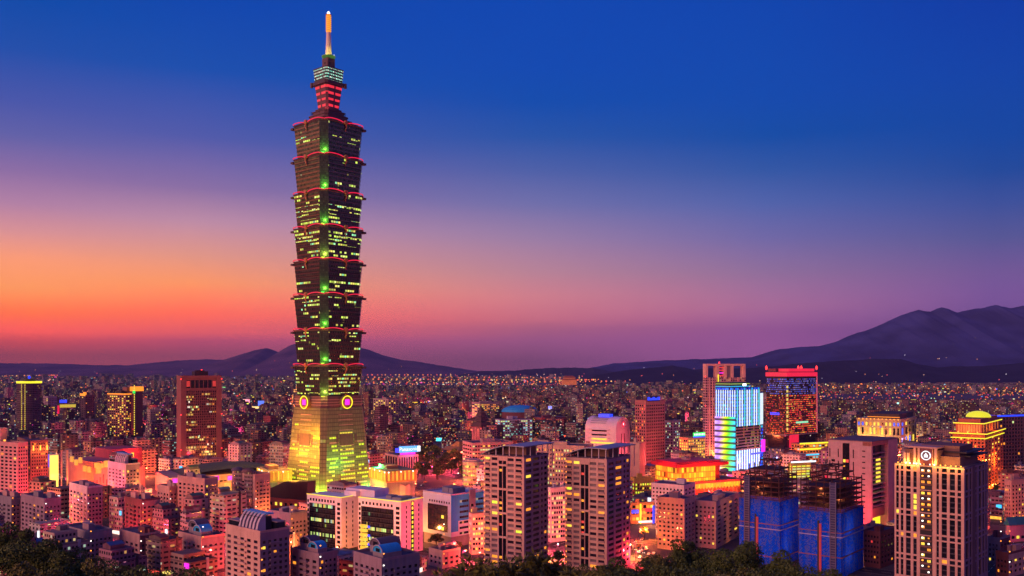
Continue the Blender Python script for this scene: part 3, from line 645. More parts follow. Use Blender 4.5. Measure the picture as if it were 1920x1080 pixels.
twin(1061, 1137, 1180, 850, 585, "salmon twin tower with swooping canopy in front of the white vaulted building", 4)

def right_tower():
    r = random.Random(8); b = Bld("residential_tower", "massive pink gridded tower with round emblem and uplit crown at lower right", "apartment tower", 1678, 1806, 1850, 878, 535, 47)
    D, W, Z = b.D, b.W, b.Z
    b.core(GL, z1=Z - .5, ins=.3)
    cols = [(D * a, D * e) for a, e in ((.025, .075), (.11, .185), (.225, .30), (.34, .375))] + [(D * a, D * e) for a, e in ((.435, .615),)] + [(D * a, D * e) for a, e in ((.665, .715), (.755, .825), (.865, .905), (.935, .975))]
    us = cols
    zs = []; z = Z - 1
    tall = 9.6
    while z > 8:
        zs += [(z - 2.2, z), (z - 2.2 - .9 - tall, z - 3.1)]; z -= tall + 4.2
    zs.sort()
    def lit(i, j, q):
        return r.choice([ORG, YEL]) if r.random() < (.3 if i == 4 else .04) else r.choice([GL, GL, GL2])
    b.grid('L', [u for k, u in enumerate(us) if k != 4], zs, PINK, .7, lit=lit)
    m = MB()
    for (z0, z1) in zs:
        if z1 - z0 > 5:
            for q in (.33, .66):
                for k, (a, e) in enumerate(us):
                    if k != 4: b.fbox(m, 'L', a, e, z0 + (z1 - z0) * q - .35, z0 + (z1 - z0) * q + .35, .12, .25)
    m.build("spandrel_frame", wall("dark spandrel", (.06, .05, .07), .5), b.root)
    # dark central balcony bay with lit lamps
    a, e = us[4]; bayz = np.arange(4, Z - 3, 3.45)
    b.fpart("balcony_bay", DARKM, 'L', a, e, 0, Z - .5, .72, .8)
    for k, z in enumerate(bayz):
        b.fpart("balcony_slab", BROWN if (k % 4) else PINK, 'L', a + .2, e - .2, z, z + (.9 if k % 4 else .6), .8, 1.9)
        for f_ in (.22, .72):
            if r.random() < .8: b.fpart("balcony_lamp", r.choice([BULB_O, BULB_W, ORG]), 'L', a + (e - a) * f_, a + (e - a) * f_ + .9, z + 1.7, z + 2.5, .8, 1.2)
            if r.random() < .4: b.fpart("lit_room", r.choice([ORG, YEL, ORG]), 'L', a + (e - a) * (f_ - .1), a + (e - a) * (f_ + .18), z + 1.1, z + 2.6, .8, .9)
    uR = [(W * a, W * e) for a, e in ((.05, .17), (.22, .30), (.46, .52), (.60, .72), (.77, .85), (.90, .96))]
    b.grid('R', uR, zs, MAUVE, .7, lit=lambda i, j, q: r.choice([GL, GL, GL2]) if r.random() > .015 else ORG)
    b.fpart("recess_panel", BROWN, 'R', W * .33, W * .44, 0, Z, .72, .8)
    # stepped crown
    b.part("roof_slab", ROOFG, [(-.7, -.7, Z, W, D, Z + .5)])
    for (x0, y0, x1, y1, h) in ((.04, .36, .9, .86, 9.5), (.1, .08, .85, .36, 6.0), (.25, .14, .8, .7, 12)):
        b.part("crown_block", BROWN, [(W * x0, D * y0, Z + .5, W * x1, D * y1, Z + h)])
    for f_ in (.375, .43, .62, .68, .78, .83):
        b.part("crown_pillar", PINK, [(-.6, D * f_, Z + .5, 1.2, D * f_ + 1.3, Z + (10.6 if .36 < f_ < .75 else 7.2))])
    b.part("crown_beam", PINK2, [(-1, D * .36, Z + 10.6, W * .5, D * .84, Z + 11.6)]); b.part("crown_roof", DARKM, [(W * .2, D * .02, Z + 8, W * 1.0, D * .34, Z + 8.8), (W * .3, D * .0, Z + 5.5, W * 1.08, D * .2, Z + 6.2)])
    b.part("sign_panel", MAROON, [(-.9, D * .44, Z + .6, W * .03, D * .61, Z + 10.4)])
    zc = Z + 6.3; yc = D * .525; em = MB()
    em.tube([(-1.1, yc + 2.6 * math.cos(t), zc + 2.6 * math.sin(t)) for t in np.linspace(0, 2 * math.pi, 25)], .35, 6); em.build("emblem_ring", NEON_WHITE, b.root)
    em = MB(); em.prism([(-1.3, yc - 1.1), (-1.0, yc - 1.1), (-1.0, yc + 1.1), (-1.3, yc + 1.1)], zc - 1.2, zc + .5); em.prism([(-1.3, yc - .7), (-1.0, yc - .7), (-1.0, yc + .7), (-1.3, yc + .7)], zc + .5, zc + 1.6, 0, (1, 1, 1), [(-1.3, yc - .1), (-1.0, yc - .1), (-1.0, yc + .1), (-1.3, yc + .1)]); em.build("emblem_figure", NEON_WHITE, b.root)
    for f_ in (.02, .09, .16, .24, .31, .40, .46, .55, .6, .66, .7, .76, .82, .88, .94):
        b.part("crown_uplight", BULB_W if .38 < f_ < .85 and int(f_ * 100) % 2 == 0 else BULB_O, [(-.9, D * f_, Z + .5, -.3, D * f_ + .6, Z + 1.3)])
    for f_ in (.03, .12, .2, .3, .4, .65, .72, .81, .92):
        l = plight(b.pt(-2.2, D * f_, Z + 1.6), (1, .42, .05), 1600, .4)
    return b.done()
right_tower()

# construction towers wrapped in blue netting
def netting():
    t = NT("blue safety netting"); uv = t.n('ShaderNodeUVMap'); co = t.n('ShaderNodeTexCoord')
    mp = t.n('ShaderNodeMapping'); t.put(mp.inputs[0], uv.outputs[0]); mp.inputs['Scale'].default_value = (.35, .05, 1)
    n1 = t.n('ShaderNodeTexNoise'); t.put(n1.inputs['Vector'], mp.outputs[0]); n1.inputs['Scale'].default_value = 1; n1.inputs['Detail'].default_value = 4
    n2 = t.n('ShaderNodeTexWhiteNoise'); sn = t.n('ShaderNodeVectorMath', operation='SNAP'); t.put(sn.inputs[0], uv.outputs[0]); sn.inputs[1].default_value = (.7, .7, 1); t.put(n2.inputs[0], sn.outputs[0])
    br = t.n('ShaderNodeTexBrick'); t.put(br.inputs['Vector'], uv.outputs[0]); br.inputs['Scale'].default_value = .3; br.inputs['Mortar Size'].default_value = .03; br.inputs['Color1'].default_value = (.006, .1, .85, 1); br.inputs['Color2'].default_value = (.008, .13, .95, 1); br.inputs['Mortar'].default_value = (.01, .05, .4, 1)
    sp = t.n('ShaderNodeSeparateXYZ'); t.put(sp.inputs[0], uv.outputs[0])
    f = t.math('MULTIPLY', t.math('GREATER_THAN', t.math('ADD', n1.outputs[0], t.math('MULTIPLY', n2.outputs[0], .35)), .72), .55)
    base = t.mix(f, br.outputs[0], (.2, .17, .4))
    d = t.n('ShaderNodeBsdfDiffuse'); e = t.n('ShaderNodeBsdfTranslucent'); x = t.n('ShaderNodeMixShader'); t.put(d.inputs[0], base); t.put(e.inputs[0], base); x.inputs[0].default_value = .45
    t.t.links.new(d.outputs[0], x.inputs[1]); t.t.links.new(e.outputs[0], x.inputs[2]); t.t.links.new(x.outputs[0], t.out.inputs[0]); return t.m
NET = netting()
def construction(xl, xc, xr, ynet, yfr, ytop, d, label, seed, hx, th=50):
    r = random.Random(seed); b = Bld("construction_tower", label, "construction site", xl, xc, xr, ynet, d, th, "construction towers wrapped in blue netting"); W, D, Z = b.W, b.D, b.Z
    m = MB(); n = 14
    def side(A, B_, uo, nrm):
        for i in range(n):
            for j in range(16):
                q = []
                for (ii, jj) in ((i, j), (i + 1, j), (i + 1, j + 1), (i, j + 1)):
                    s = ii / n; z = Z * jj / 16; bulge = .25 * math.sin(ii * 2.1 + jj * .7 + seed) * (0 if ii in (0, n) else 1)
                    p = Vector(A).lerp(Vector(B_), s) + Vector(nrm) * bulge; q.append((p.x, p.y, z))
                L = (Vector(B_) - Vector(A)).length
                m.face(q, [(uo + L * i / n, Z * j / 16), (uo + L * (i + 1) / n, Z * j / 16), (uo + L * (i + 1) / n, Z * (j + 1) / 16), (uo + L * i / n, Z * (j + 1) / 16)])
    side((0, 0, 0), (W, 0, 0), 0, (0, -1, 0)); side((W, 0, 0), (W, D, 0), 40, (1, 0, 0)); side((W, D, 0), (0, D, 0), 90, (0, 1, 0)); side((0, D, 0), (0, 0, 0), 130, (-1, 0, 0))
    m.face([(0, 0, Z - .6), (W, 0, Z - .6), (W, D, Z - .6), (0, D, Z - .6)]); m.build("safety_netting", NET, b.root)
    zf, zt = b.zy(yfr), b.zy(ytop); m = MB(); fl = 3.3
    for (fx, fy, fz) in ((.3, .25, .3), (.3, .75, .3), (.3, .25, .75), (.3, .75, .75)): plight(b.pt(W * fx + 2, D * fy, Z * fz), (.6, .8, 1), 1500, 1.5)  # unseen lights added inside the shell so the netting glows through
    for k in range(5): plight(b.pt(W * r.uniform(.2, .8), D * r.uniform(.1, .9), Z + 5 + 2 * k), (1, .25, .08), 1500, .4)
    i = .9
    def frame(x0, y0, x1, y1, z0, z1, nx, ny, th=.55):
        for a in range(nx + 1):
            for c in range(ny + 1):
                if 0 < a < nx and 0 < c < ny: continue
                X, Y = x0 + (x1 - x0) * a / nx, y0 + (y1 - y0) * c / ny; m.box(X - th / 2, Y - th / 2, z0, X + th / 2, Y + th / 2, z1)
        z = z0 + fl
        while z <= z1 + .1:
            for c in sorted({0, ny // 2, ny}): Y = y0 + (y1 - y0) * c / ny; m.box(x0 - .3, Y - .25, z - .8, x1 + .3, Y + .25, z)
            for a in sorted({0, nx // 2, nx}): X = x0 + (x1 - x0) * a / nx; m.box(X - .25, y0 - .3, z - .77, X + .25, y1 + .3, z - .03)
            if z < z1 - 2: m.box(x0 + 1.2, y0 + 1.2, z - .35, x1 - 1.2, y1 - 1.2, z - .15)
            z += fl
    frame(i, i, W - i, D - i, Z - .6, zf, 4, 5); frame(W * .12, D * .18, W * .88, D * .8, zf, zf + (zt - zf) * .6, 3, 3); frame(W * .3, D * .3, W * .75, D * .62, zf + (zt - zf) * .55, zt, 1, 2)
    m.build("steel_frame", STEEL, b.root)
    # rebar and scaffold fringe just above the netting
    m = MB()
    for k in range(46):
        u = k / 45 * D; m.box(-.12, u, Z - .6, 0, u + .12, Z + r.uniform(2, 4.2))
    for k in range(34):
        u = k / 33 * W; m.box(u, -.12, Z - .6, u + .12, 0, Z + r.uniform(2, 4.2))
    for z in (Z + .9, Z + 2.1): m.box(-.2, -.2, z, -.05, D, z + .15); m.box(-.2, -.2, z, W, -.05, z + .15)
    m.build("scaffold_frame", wall("scaffold metal", (.25, .1, .12), .5), b.root)
    # material hoist mast, red lift shaft, catch nets
    m = MB(); hy = D * hx[0]
    for (y0, y1) in ((hy, hy + .5), (hy + 3.6, hy + 4.1)): m.box(-1.5, y0, 0, -1.0, y1, zf - 1)
    z = 1
    while z < zf - 2: m.box(-1.45, hy, z, -1.1, hy + 4.1, z + .35); z += 1.6
    m.box(-1.0, hy, 0, -.4, hy + 4.1, zf - 1.5, 1); m.build("hoist_mast_frame", [wall("hoist grey", (.17, .16, .28), .6), wall("hoist mesh", (.06, .06, .16), .8)], b.root)
    hy = D * hx[1]; zl = b.zy(hx[2])
    b.part("lift_shaft", DARKM, [(-1.2, hy, 0, -.4, hy + 1.1, zl)]); b.part("lift_rail", emit("lift shaft red", (.8, .02, .04), .45, .3), [(-1.3, hy - 1.3, 0, -.4, hy, zl - 2)])
    for k, py in enumerate(hx[3]):
        z = b.zy(py)
        b.part("catch_net", wall("catch net pink", (.35, .12, .17), .6) if k % 2 == 0 else wall("catch net pale", (.5, .45, .6), .6), [(-1.1, -1.1, z - .3, W, -.25, z + .15), (-1.1, -.25, z - .3, -.25, D, z + .15)])
    return b
construction(1386, 1462, 1497, 940, 892, 862, 605, "blue netted construction tower with rusted steel frame beside the rainbow screen block", 5, (.72, .56, 968, (985, 994, 1046)))
construction(1498, 1577, 1619, 962, 902, 878, 572, "blue netted construction tower with red lift shaft in front of the slotted pink block", 6, (.1, .5, 980, (1000, 1008, 1046)))

# white twin-wing office
def white_office():
    th = 56
    b = Bld("office_building", "white L-shaped office with dark glass fronts and yellow lit roof edge", "office", 672, 752, 793, 941, 640, th)
    W, D, Z = b.W, b.D, b.Z; r = random.Random(5)
    LAV = wall("lavender white panel", (.74, .66, .8), .6, .15)
    band = facade("office ribbon glass", (.03, .03, .04), (.02, .02, .035), 3.6, 1.6, .85, .8, .02, PAL_GREEN, .8, grough=.1)
    bandl = facade("office ribbon glass lit", (.03, .03, .04), (.05, .05, .05), 3.6, 1.6, .9, .95, .6, [(0, (.7, 1, .3)), (.4, (1, .9, .25)), (.75, (.35, .6, .55)), (.9, (1, .6, .1))], 1.1)
    def wing(x0, y0, W, D, lits, slot):
        o = lambda *q: (q[0] + x0, q[1] + y0, q[2], q[3] + x0, q[4] + y0, q[5])
        b.part("wing_wall", LAV, [o(0, 0, 0, W, D, Z)])
        a, e = D * .17, D * .93; zt = Z - 6.2
        b.part("glass_recess", GL, [o(-.12, a, 0, .05, e, zt)])
        nf = int(zt / 3.6)
        for k in range(nf):
            z = 1 + k * 3.6; m = MB(); bx = o(-.3, a + .1, z, -.1, e - .1, z + 2.5); m.box(*bx, 0, (1, 1, 1), 50 * k, z)
            m.build("window_band", bandl if k in lits else band, b.root)
        for k in range(9):
            u = a + (e - a) * (k + .5) / 9; b.part("window", GL2, [o(-.16, u - .8, Z - 4.6, .05, u + .8, Z - 2.6)])
        for k in range(nf + 1):
            for (u0, u1) in ((D * .035, D * .115), (D * .945, D * .985)):
                z = 1.2 + k * 3.5
                if z + 2 < Z - 1: b.part("window", r.choice([GL, GL2]), [o(-.16, u0, z, .05, u1, z + 2.1)])
        for k in range(nf + 1):
            z = 1.5 + k * 3.5
            if z + 2 > Z - 1: continue
            for f_ in slot:
                b.part("slit_window", GL, [o(W * f_, -.16, z, W * f_ + .9, .05, z + 1.9)])
        b.part("roof_trim_neon", NEON_YEL, [o(-.5, -.5, Z, -.1, D, Z + .45), o(-.1, -.5, Z, W, -.1, Z + .45)])
        b.part("parapet_frame", LAV, [o(-.3, -.3, Z - .8, W, 0, Z), o(-.3, 0, Z - .8, 0, D, Z)])
        return o
    o = wing(0, 0, W, D, (0, 1, 2, 4), (.22, .78)); 
    # lit stair slot between the two pink piers
    m = MB(); m.box(W * .44, -.2, 0, W * .58, .1, Z - .5); m.build("stair_slot", GL, b.root)
    for k in range(11):
        z = 1 + k * 3.4; b.part("stair_window", LIME if k % 3 else YEL, [(W * .47, -.32, z, W * .54, -.1, z + 2)])
    # curved gold lit lobby bays at the inner corner
    for k in range(6):
        z = 1 + k * 3.2; m = MB(); m.prism([(-1.6 - 1.2 * math.sin(math.pi * q / 8), D * .77 + q * D * .15 / 8) for q in range(9)][::-1] + [(-.1, D * .77), (-.1, D * .92)], z, z + 2.1); m.build("lobby_bay", emit("gold lobby", (1, .55, .03), 1.1, .3, .9), b.root)
        if k % 2: b.part("blue_lamp", NEON_BLUE, [(-.9, D * .715, z, -.3, D * .755, z + 1.6)])
    # the wing set back behind on the left
    c1 = Vector(((640 - CX) / F * 660, 660, 0)); loc = b.root.location; rel = Matrix.Rotation(-b.th, 3, 'Z') @ (c1 - Vector(loc)); 
    HEROES.append((b.pt(rel.x + 9, rel.y + 18, 0).x, b.pt(rel.x + 9, rel.y + 18, 0).y, math.cos(b.th), math.sin(b.th), 13, 20, None, 0, 0, 0)); wing(rel.x, rel.y, 19, 36, (2, 5, 8), (.25, .6))
    b.part("connecting_wall", LAV, [(W * .5, D * .9, 0, W * .5 + 12, D + 14, Z - .3)])
    b.part("roof_house", LAV, [(W * .25, D * .75, Z, W * .9, D * 1.45, Z + 5), (W * .25 - 4, D * 1.1, Z, W * .25, D * 1.4, Z + 3.6)])
    b.part("roof_plant", GREY, [(W * .2, D * .1, Z, W * .5, D * .3, Z + 1.8), (W * .3, D * .38, Z, W * .6, D * .5, Z + 2.2), (W * .6, D * .15, Z, W * .8, D * .28, Z + 1.5)])
    return b
white_office()

def blue_office():
    b = Bld("office_building", "boxy office with white front and bright blue clad flank beside the first twin tower", "office", 793, 846, 908, 930, 668, 45); W, D, Z = b.W, b.D, b.Z; r = random.Random(2)
    b.core(wall("cool white panel", (.58, .66, .82), .6, .15), z0=8)
    b.part("podium", GREY, [(.6, .6, 0, W - .6, D - .6, 8)])
    a, e = D * .12, D * .82
    b.fpart("window_frame", GL, 'L', a, e, 11, Z - 8, .05, .12)
    for j in range(6):
        for i in range(6):
            z = 12 + j * (Z - 21) / 6; u = a + (e - a) * (i + .1) / 6; b.win('L', u, u + (e - a) / 8, z, z + 2.4, r.choice([GRN, YEL]) if r.random() < .14 else r.choice([GLP, GL2, GLP]), .2)
    for i in range(9): b.win('L', D * (.05 + .085 * i), D * (.05 + .085 * i) + 1.2, Z - 6.4, Z - 4.8, GL, .1)
    b.fpart("blue_cladding", BLUEP, 'R', -.2, W * .2, Z * .3, Z + .2, .02, .35); b.fpart("blue_cladding", BLUEP, 'R', W * .2, W * .52, Z * .5, Z + .2, .02, .35); b.fpart("blue_cladding", BLUEP, 'R', W * .70, W * 1.0, Z * .42, Z + .2, .02, .35)
    b.fpart("stair_tower", GREY, 'R', W * .52, W * .70, 0, Z + 3, .0, 1.2)
    for j in range(7):
        z = 9 + j * 4
        for (u0, u1) in ((.24, .50), (.73, .98)):
            if z + 2 < Z - 1: b.fpart("window_band", facade("blue office band", (.05, .05, .06), (.03, .04, .06), 4, 2.2, .85, 2, .18, [(0, (.7, 1, .6)), (.5, (.9, 1, .9)), (.8, (1, .9, .3))], 1.1), 'R', W * u0, W * u1, z, z + 1.7, .3, .42)
        if r.random() < .7: b.win('R', W * .56, W * .63, z, z + 2, r.choice([GRN, YEL, GL]), 1.3)
    roofstuff(b, 5, 3, GREY, hmax=4); parapet(b, WHITE)
    return b.done()
blue_office()

# plainer blocks, one call each: (style) lattice of windows as parts
def block(name, label, cat, xl, xc, xr, yt, d, th, frame, nl, nr, fl=3.5, fw=.55, fh=.5, p=.12, mats=(YEL, ORG), dep=.4, roof=2, seed=1, frameR=None, group=None, core=None, z0=3, par=True, dark=(GL, GL2, GLP), nick=None):
    r = random.Random(seed); b = Bld(name, label, cat, xl, xc, xr, yt, d, th, group, nick=nick)
    b.core(core or GL, ins=.2); zs = []; z = z0
    while z + fl * fh < b.Z - 1: zs.append((z, z + fl * fh)); z += fl
    if nl: b.grid('L', even(nl, b.D, fw, .4, .4), zs, frame, dep, lit=lambda i, j, q: (r.choice(mats) if r.random() < p else r.choice(dark)))
    else: b.fpart("blank_wall", frame, 'L', -dep, b.D, 0, b.Z, 0, dep)
    if nr: b.grid('R', even(nr, b.W, fw, .4, .4), zs, frameR or frame, dep, lit=lambda i, j, q: (r.choice(mats) if r.random() < p else r.choice(dark)))
    else: b.fpart("blank_wall", frameR or frame, 'R', 0, b.W, 0, b.Z, 0, dep)
    b.part("roof_slab", ROOFG, [(.05, .05, b.Z - .3, b.W - .05, b.D - .05, b.Z + .15)])
    if par: parapet(b, frame, 1.1, .35, b.Z + .02, .3)
    if roof: roofstuff(b, roof, seed, frame)
    return b
block("apartment_block", "salmon apartment block with dark balconies just behind the treetops", "apartment block", 1233, 1283, 1302, 938, 655, 55, PINK, 6, 3, 3.3, .5, .45, .05, roof=2, seed=11).done()
block("apartment_block", "salmon apartment block with paired balconies touching the blue netted tower", "apartment block", 1302, 1342, 1384, 943, 665, 60, PINK, 5, 4, 3.3, .5, .45, .06, roof=3, seed=12).done()
block("apartment_block", "pale gridded apartment block behind the salmon block above the treetops", "apartment block", 1222, 1282, 1303, 912, 760, 55, WHITE, 9, 3, 3.3, .5, .5, .03, roof=2, seed=13).done()
block("office_building", "pale office with green lit windows squeezed between the salmon twin towers", "office", 1026, 1033, 1064, 917, 690, 28, WHITE, 2, 7, 3.7, .8, .55, .3, (GRN, GRN, YEL), roof=2, seed=14).done()
block("office_building", "small pink office with cyan and white lit windows under the first twin tower", "office", 880, 885, 912, 966, 645, 20, PINK, 2, 5, 3.6, .75, .5, .45, (GRN, CYN, GRN, YEL), roof=1, seed=15).done()
block("city_hall", "broad beige civic hall with regular lit windows behind the salmon twin towers", "civic hall", 968, 1095, 1112, 838, 900, 66, BEIGE, 24, 4, 4.2, .5, .5, .5, (YEL, GRN, ORG), roof=3, seed=16).done()
block("concrete_slab_block", "plain beige slab block beside the second twin tower", "office", 1181, 1199, 1209, 832, 930, 50, BEIGE, 0, 0, roof=1, seed=17, par=True).done()
block("office_building", "mauve office slab with red windows behind the gridded pink tower", "office", 1620, 1650, 1681, 1000, 600, 45, MAROON, 5, 5, 3.4, .55, .45, .12, (REDL, ORG), roof=2, seed=18).done()
block("apartment_block", "dark low apartment block below the netted tower near the pink tower base", "apartment block", 1618, 1640, 1652, 990, 640, 50, PINK2, 4, 3, 3.3, .5, .5, .1, roof=1, seed=19).done()

def slotted():
    r = random.Random(4); b = Bld("office_building", "pink stone office with tall slot and open glazed corner behind the netted towers", "office", 1553, 1634, 1682, 829, 727, 47); W, D, Z = b.W, b.D, b.Z
    ST = wall("pink granite", (.46, .32, .34), .7, .2, .25)
    b.part("wall", ST, [(0, 0, 0, W * .05, D, Z), (W * .05, D * .2, 0, W, D, Z - .3), (W * .62, -.5, 0, W, D * .2, Z - .2)])
    b.fpart("glass_slot", GL, 'L', D * .5, D * .66, 0, Z - 2, .02, .15)
    for k in range(15):
        z = 8 + k * 3.7
        if z < Z - 12 and r.random() < .75: b.win('L', D * .52, D * .58, z, z + 2.4, r.choice([YEL, ORG, REDL, GL]), .25); b.win('L', D * .59, D * .645, z, z + 2.4, r.choice([YEL, GL, ORG, GL]), .25)
    for k in range(14):
        z = 6 + k * 4.6
        if z < Z - 3: b.fpart("slit_window", GL2, 'L', D * .14, D * .21, z, z + .9, .01, .1)
    for u in (.4, .75, .95):
        for z in (Z - 14, Z - 24): b.fpart("slit_window", GL, 'L', D * u, D * u + .8, z, z + 7, .01, .1)
    for u in (.84, .9): b.fpart("slit_window", GL, 'L', D * u, D * u + 3, Z - 18 - 60 * (u - .84), Z - 16 - 60 * (u - .84), .01, .1)
    b.part("glass_recess", GL2, [(W * .06, D * .14, 18, W * .61, D * .19, Z - 4)])
    for k in range(13):
        z = 20 + k * 3.6
        if z > Z - 8: break
        lit = k in (1, 3, 5, 6, 7, 8, 9)
        b.part("floor_slab", ST, [(W * .05, D * .04, z, W * .61, D * .14, z + .5)])
        if lit: b.part("strip_light", emit("yellow green strip", (.85, 1, .05), 1.2, .2), [(W * .08, D * .125, z + 2.9, W * r.uniform(.35, .58), D * .139, z + 3.4)])
        if 4 < k < 11: b.part("lit_room", YEL, [(W * .4, D * .13, z + .6, W * .56, D * .139, z + 2.2)])
    b.part("soffit", wall("terracotta soffit", (.4, .16, .12), .6), [(0, -.4, Z - 3.4, W * .62, D * .2, Z)])
    b.part("lobby_glow", emit("lobby yellow", (1, .85, .02), 1.2, .2), [(W * .06, D * .1, 2, W * .5, D * .19, 12)])
    b.part("bay_box", BROWN, [(W * .05, D * .0, 12, W * .5, D * .14, 19.5)])
    b.part("roof_slab", ROOFG, [(-.3, -.6, Z, W + .2, D + .2, Z + .6)])
    return b.done()
slotted()

# upper right: shopping district towers
def open_top():
    b = Bld("office_tower", "tall pink gridded tower with open square frames at its top", "office tower", 1318, 1323, 1398, 682, 1320, 12); W, D, Z = b.W, b.D, b.Z
    fc = facade("pink grid", (.5, .3, .3), (.06, .04, .05), 3.9, 3.6, .6, .6, .1, PAL_WARM, .8)
    z1 = b.zy(708); b.core(fc, z1=z1)
    for (x0, x1) in ((0, .06), (.26, .34), (.47, .53), (.64, .70), (.94, 1)): b.part("frame_pier", PINK, [(W * x0, 0, z1, W * x1, D, Z - 3)])
    b.part("frame_beam", PINK, [(0, 0, Z - 3, W, D, Z)]); b.part("core_block", GREY, [(W * .53, D * .3, z1, W * .64, D * .9, Z - 3)])
    for k in range(4): b.part("lit_floor", NEON_MAG if k == 1 else REDL, [(W * .34, D * .4, z1 + 2 + k * 4, W * .47, D * .5, z1 + 3.6 + k * 4)])
    for x in (.08, .16, .25, .6, .8): b.part("pier", PINK, [(W * x, -.8, 0, W * x + 1.4, 0, z1)])
    b.part("aerial_light", BULB_R, [(W * .36, D * .5, Z, W * .39, D * .55, Z + 3)]); b.part("aerial_light", BULB_R, [(-.8, -.6, Z * .55, .3, .3, Z * .55 + 2)]); b.part("aerial_light", BULB_R, [(-.8, -.6, Z - 20, .3, .3, Z - 18)])
    b.part("edge_neon", NEON_YEL, [(W * .30, -1, Z * .45, W * .32, -.2, Z - 16)])
    return b
open_top()
def led_tower():
    b = Bld("department_store_tower", "white and blue light-striped store tower with a rainbow screen on its corner", "store tower", 1341, 1380, 1425, 727, 1130, 44); W, D, Z = b.W, b.D, b.Z
    blue = facade("led blue glass", (.02, .05, .25), (.02, .08, .4), 4.2, 2.4, .9, .62, .85, [(0, (.01, .06, 1)), (.5, (.02, .2, 1)), (.8, (.02, .6, .8))], 1.1)
    b.core(blue)
    zsplit, zs2 = b.zy(800), b.zy(845)
    for k in range(10):
        u = W * (k + .3) / 10; m = emit("light fin", (.8, .93, 1), 1.15, .15) if k % 3 else emit("light fin teal", (.15, .85, .85), .9, .15)
        b.fpart("light_fin", m, 'R', u, u + W / 38, zsplit, Z - 3, 0, .9); b.fpart("light_fin", emit("light fin bright", (.9, .93, 1), 1.5, .1), 'R', u, u + W / 40, 4, zs2, 0, .9)
    for k in range(9):
        u = D * (k + .3) / 9; b.fpart("light_fin", emit("light fin", (.8, .93, 1), 1.15, .15), 'L', u, u + D / 36, b.zy(782), Z - 3, 0, .9)
    for k in range(8):
        z = zs2 + (zsplit - zs2) * k / 8; b.fpart("spandrel_band", wall("tan spandrel", (.45, .3, .25), .6), 'R', -.3, W, z, z + (zsplit - zs2) / 17, 0, 1.2)
        b.fpart("window_band", facade("led dark band", (.03, .03, .03), (.03, .03, .04), 9, 2.4, .8, 2, .22, PAL_WARM, 1.2), 'R', 0, W, z + (zsplit - zs2) / 17, z + (zsplit - zs2) / 8, 0, .3)
    t = NT("rainbow screen"); uv = t.n('ShaderNodeUVMap'); sp = t.n('ShaderNodeSeparateXYZ'); t.put(sp.inputs[0], uv.outputs[0])
    ff = t.math('FRACT', t.math('DIVIDE', sp.outputs[1], 7.4)); f = t.math('DIVIDE', sp.outputs[0], D)
    f = t.math('ADD', f, t.math('MULTIPLY', t.math('SINE', t.math('MULTIPLY', sp.outputs[1], .9)), .05))
    cr = t.ramp(f, [(0, (0, .5, 1)), (.16, (.02, 1, .6)), (.34, (.1, 1, .02)), (.52, (.85, 1, 0)), (.68, (.8, .5, .5)), (.82, (.5, .2, 1)), (1, (.7, .45, 1))])
    k = t.math('MULTIPLY_ADD', t.math('GREATER_THAN', ff, .38), 1.25, .12)
    t.bsdf(Base_Color=(.02, .02, .02), Emission_Color=cr, Emission_Strength=k)
    m = MB(); zt = b.zy(782); m.face([(-1.2, 0, 2), (-1.2, 0, zt), (-1.2, D, zt), (-1.2, D, 2)], [(0, 2), (0, zt), (D, zt), (D, 2)]); m.box(-1.15, -.3, 2, -.2, D, zt, 1); m.build("led_screen", [t.m, DARKM], b.root)
    b.part("roof_house", wall("green black roof", (.03, .07, .08), .5), [(1, D * .3, Z, W * .8, D, Z + 7)]); b.part("roof_neon", NEON_CYAN, [(.6, D * .25, Z + 1, W * .82, D * .28, Z + 1.6), (.4, D * .28, Z + 1, .9, D, Z + 1.6)])
    b.part("roof_light_strip", emit("green gold strip", (.5, .7, .1), .9, .2), [(.5, D * .28, Z + 4.2, .9, D, Z + 4.9), (.9, D * .26, Z + 4.2, W * .8, D * .29, Z + 4.9)])
    b.part("beacon", BULB_W, [(W * .3, 0, Z + 2, W * .42, 1, Z + 5)])
    b.part("rear_wing", blue, [(W, D * .1, 0, W * 1.22, D * .7, Z - 7)])
    for k in range(5): b.part("light_fin", emit("light fin", (.8, .93, 1), 1.15, .15), [(W * (1.02 + k * .042), D * .1 - .8, b.zy(800), W * (1.02 + k * .042) + .8, D * .1, Z - 8)])
    b.part("base_neon", NEON_BLUE, [(W, -1, 3, W + 1.2, 0, 22), (W * .6, -1.4, 22, W * 1.1, -.2, 24)]); b.part("base_neon", NEON_MAG, [(W * 1.05, -1, 24, W * 1.2, 0, 40)])
    plight(b.pt(W * .5, -16, 14), (.3, .4, 1), 26000); plight(b.pt(-16, D * .5, 14), (.4, 1, .3), 14000)
    return b
led_tower()
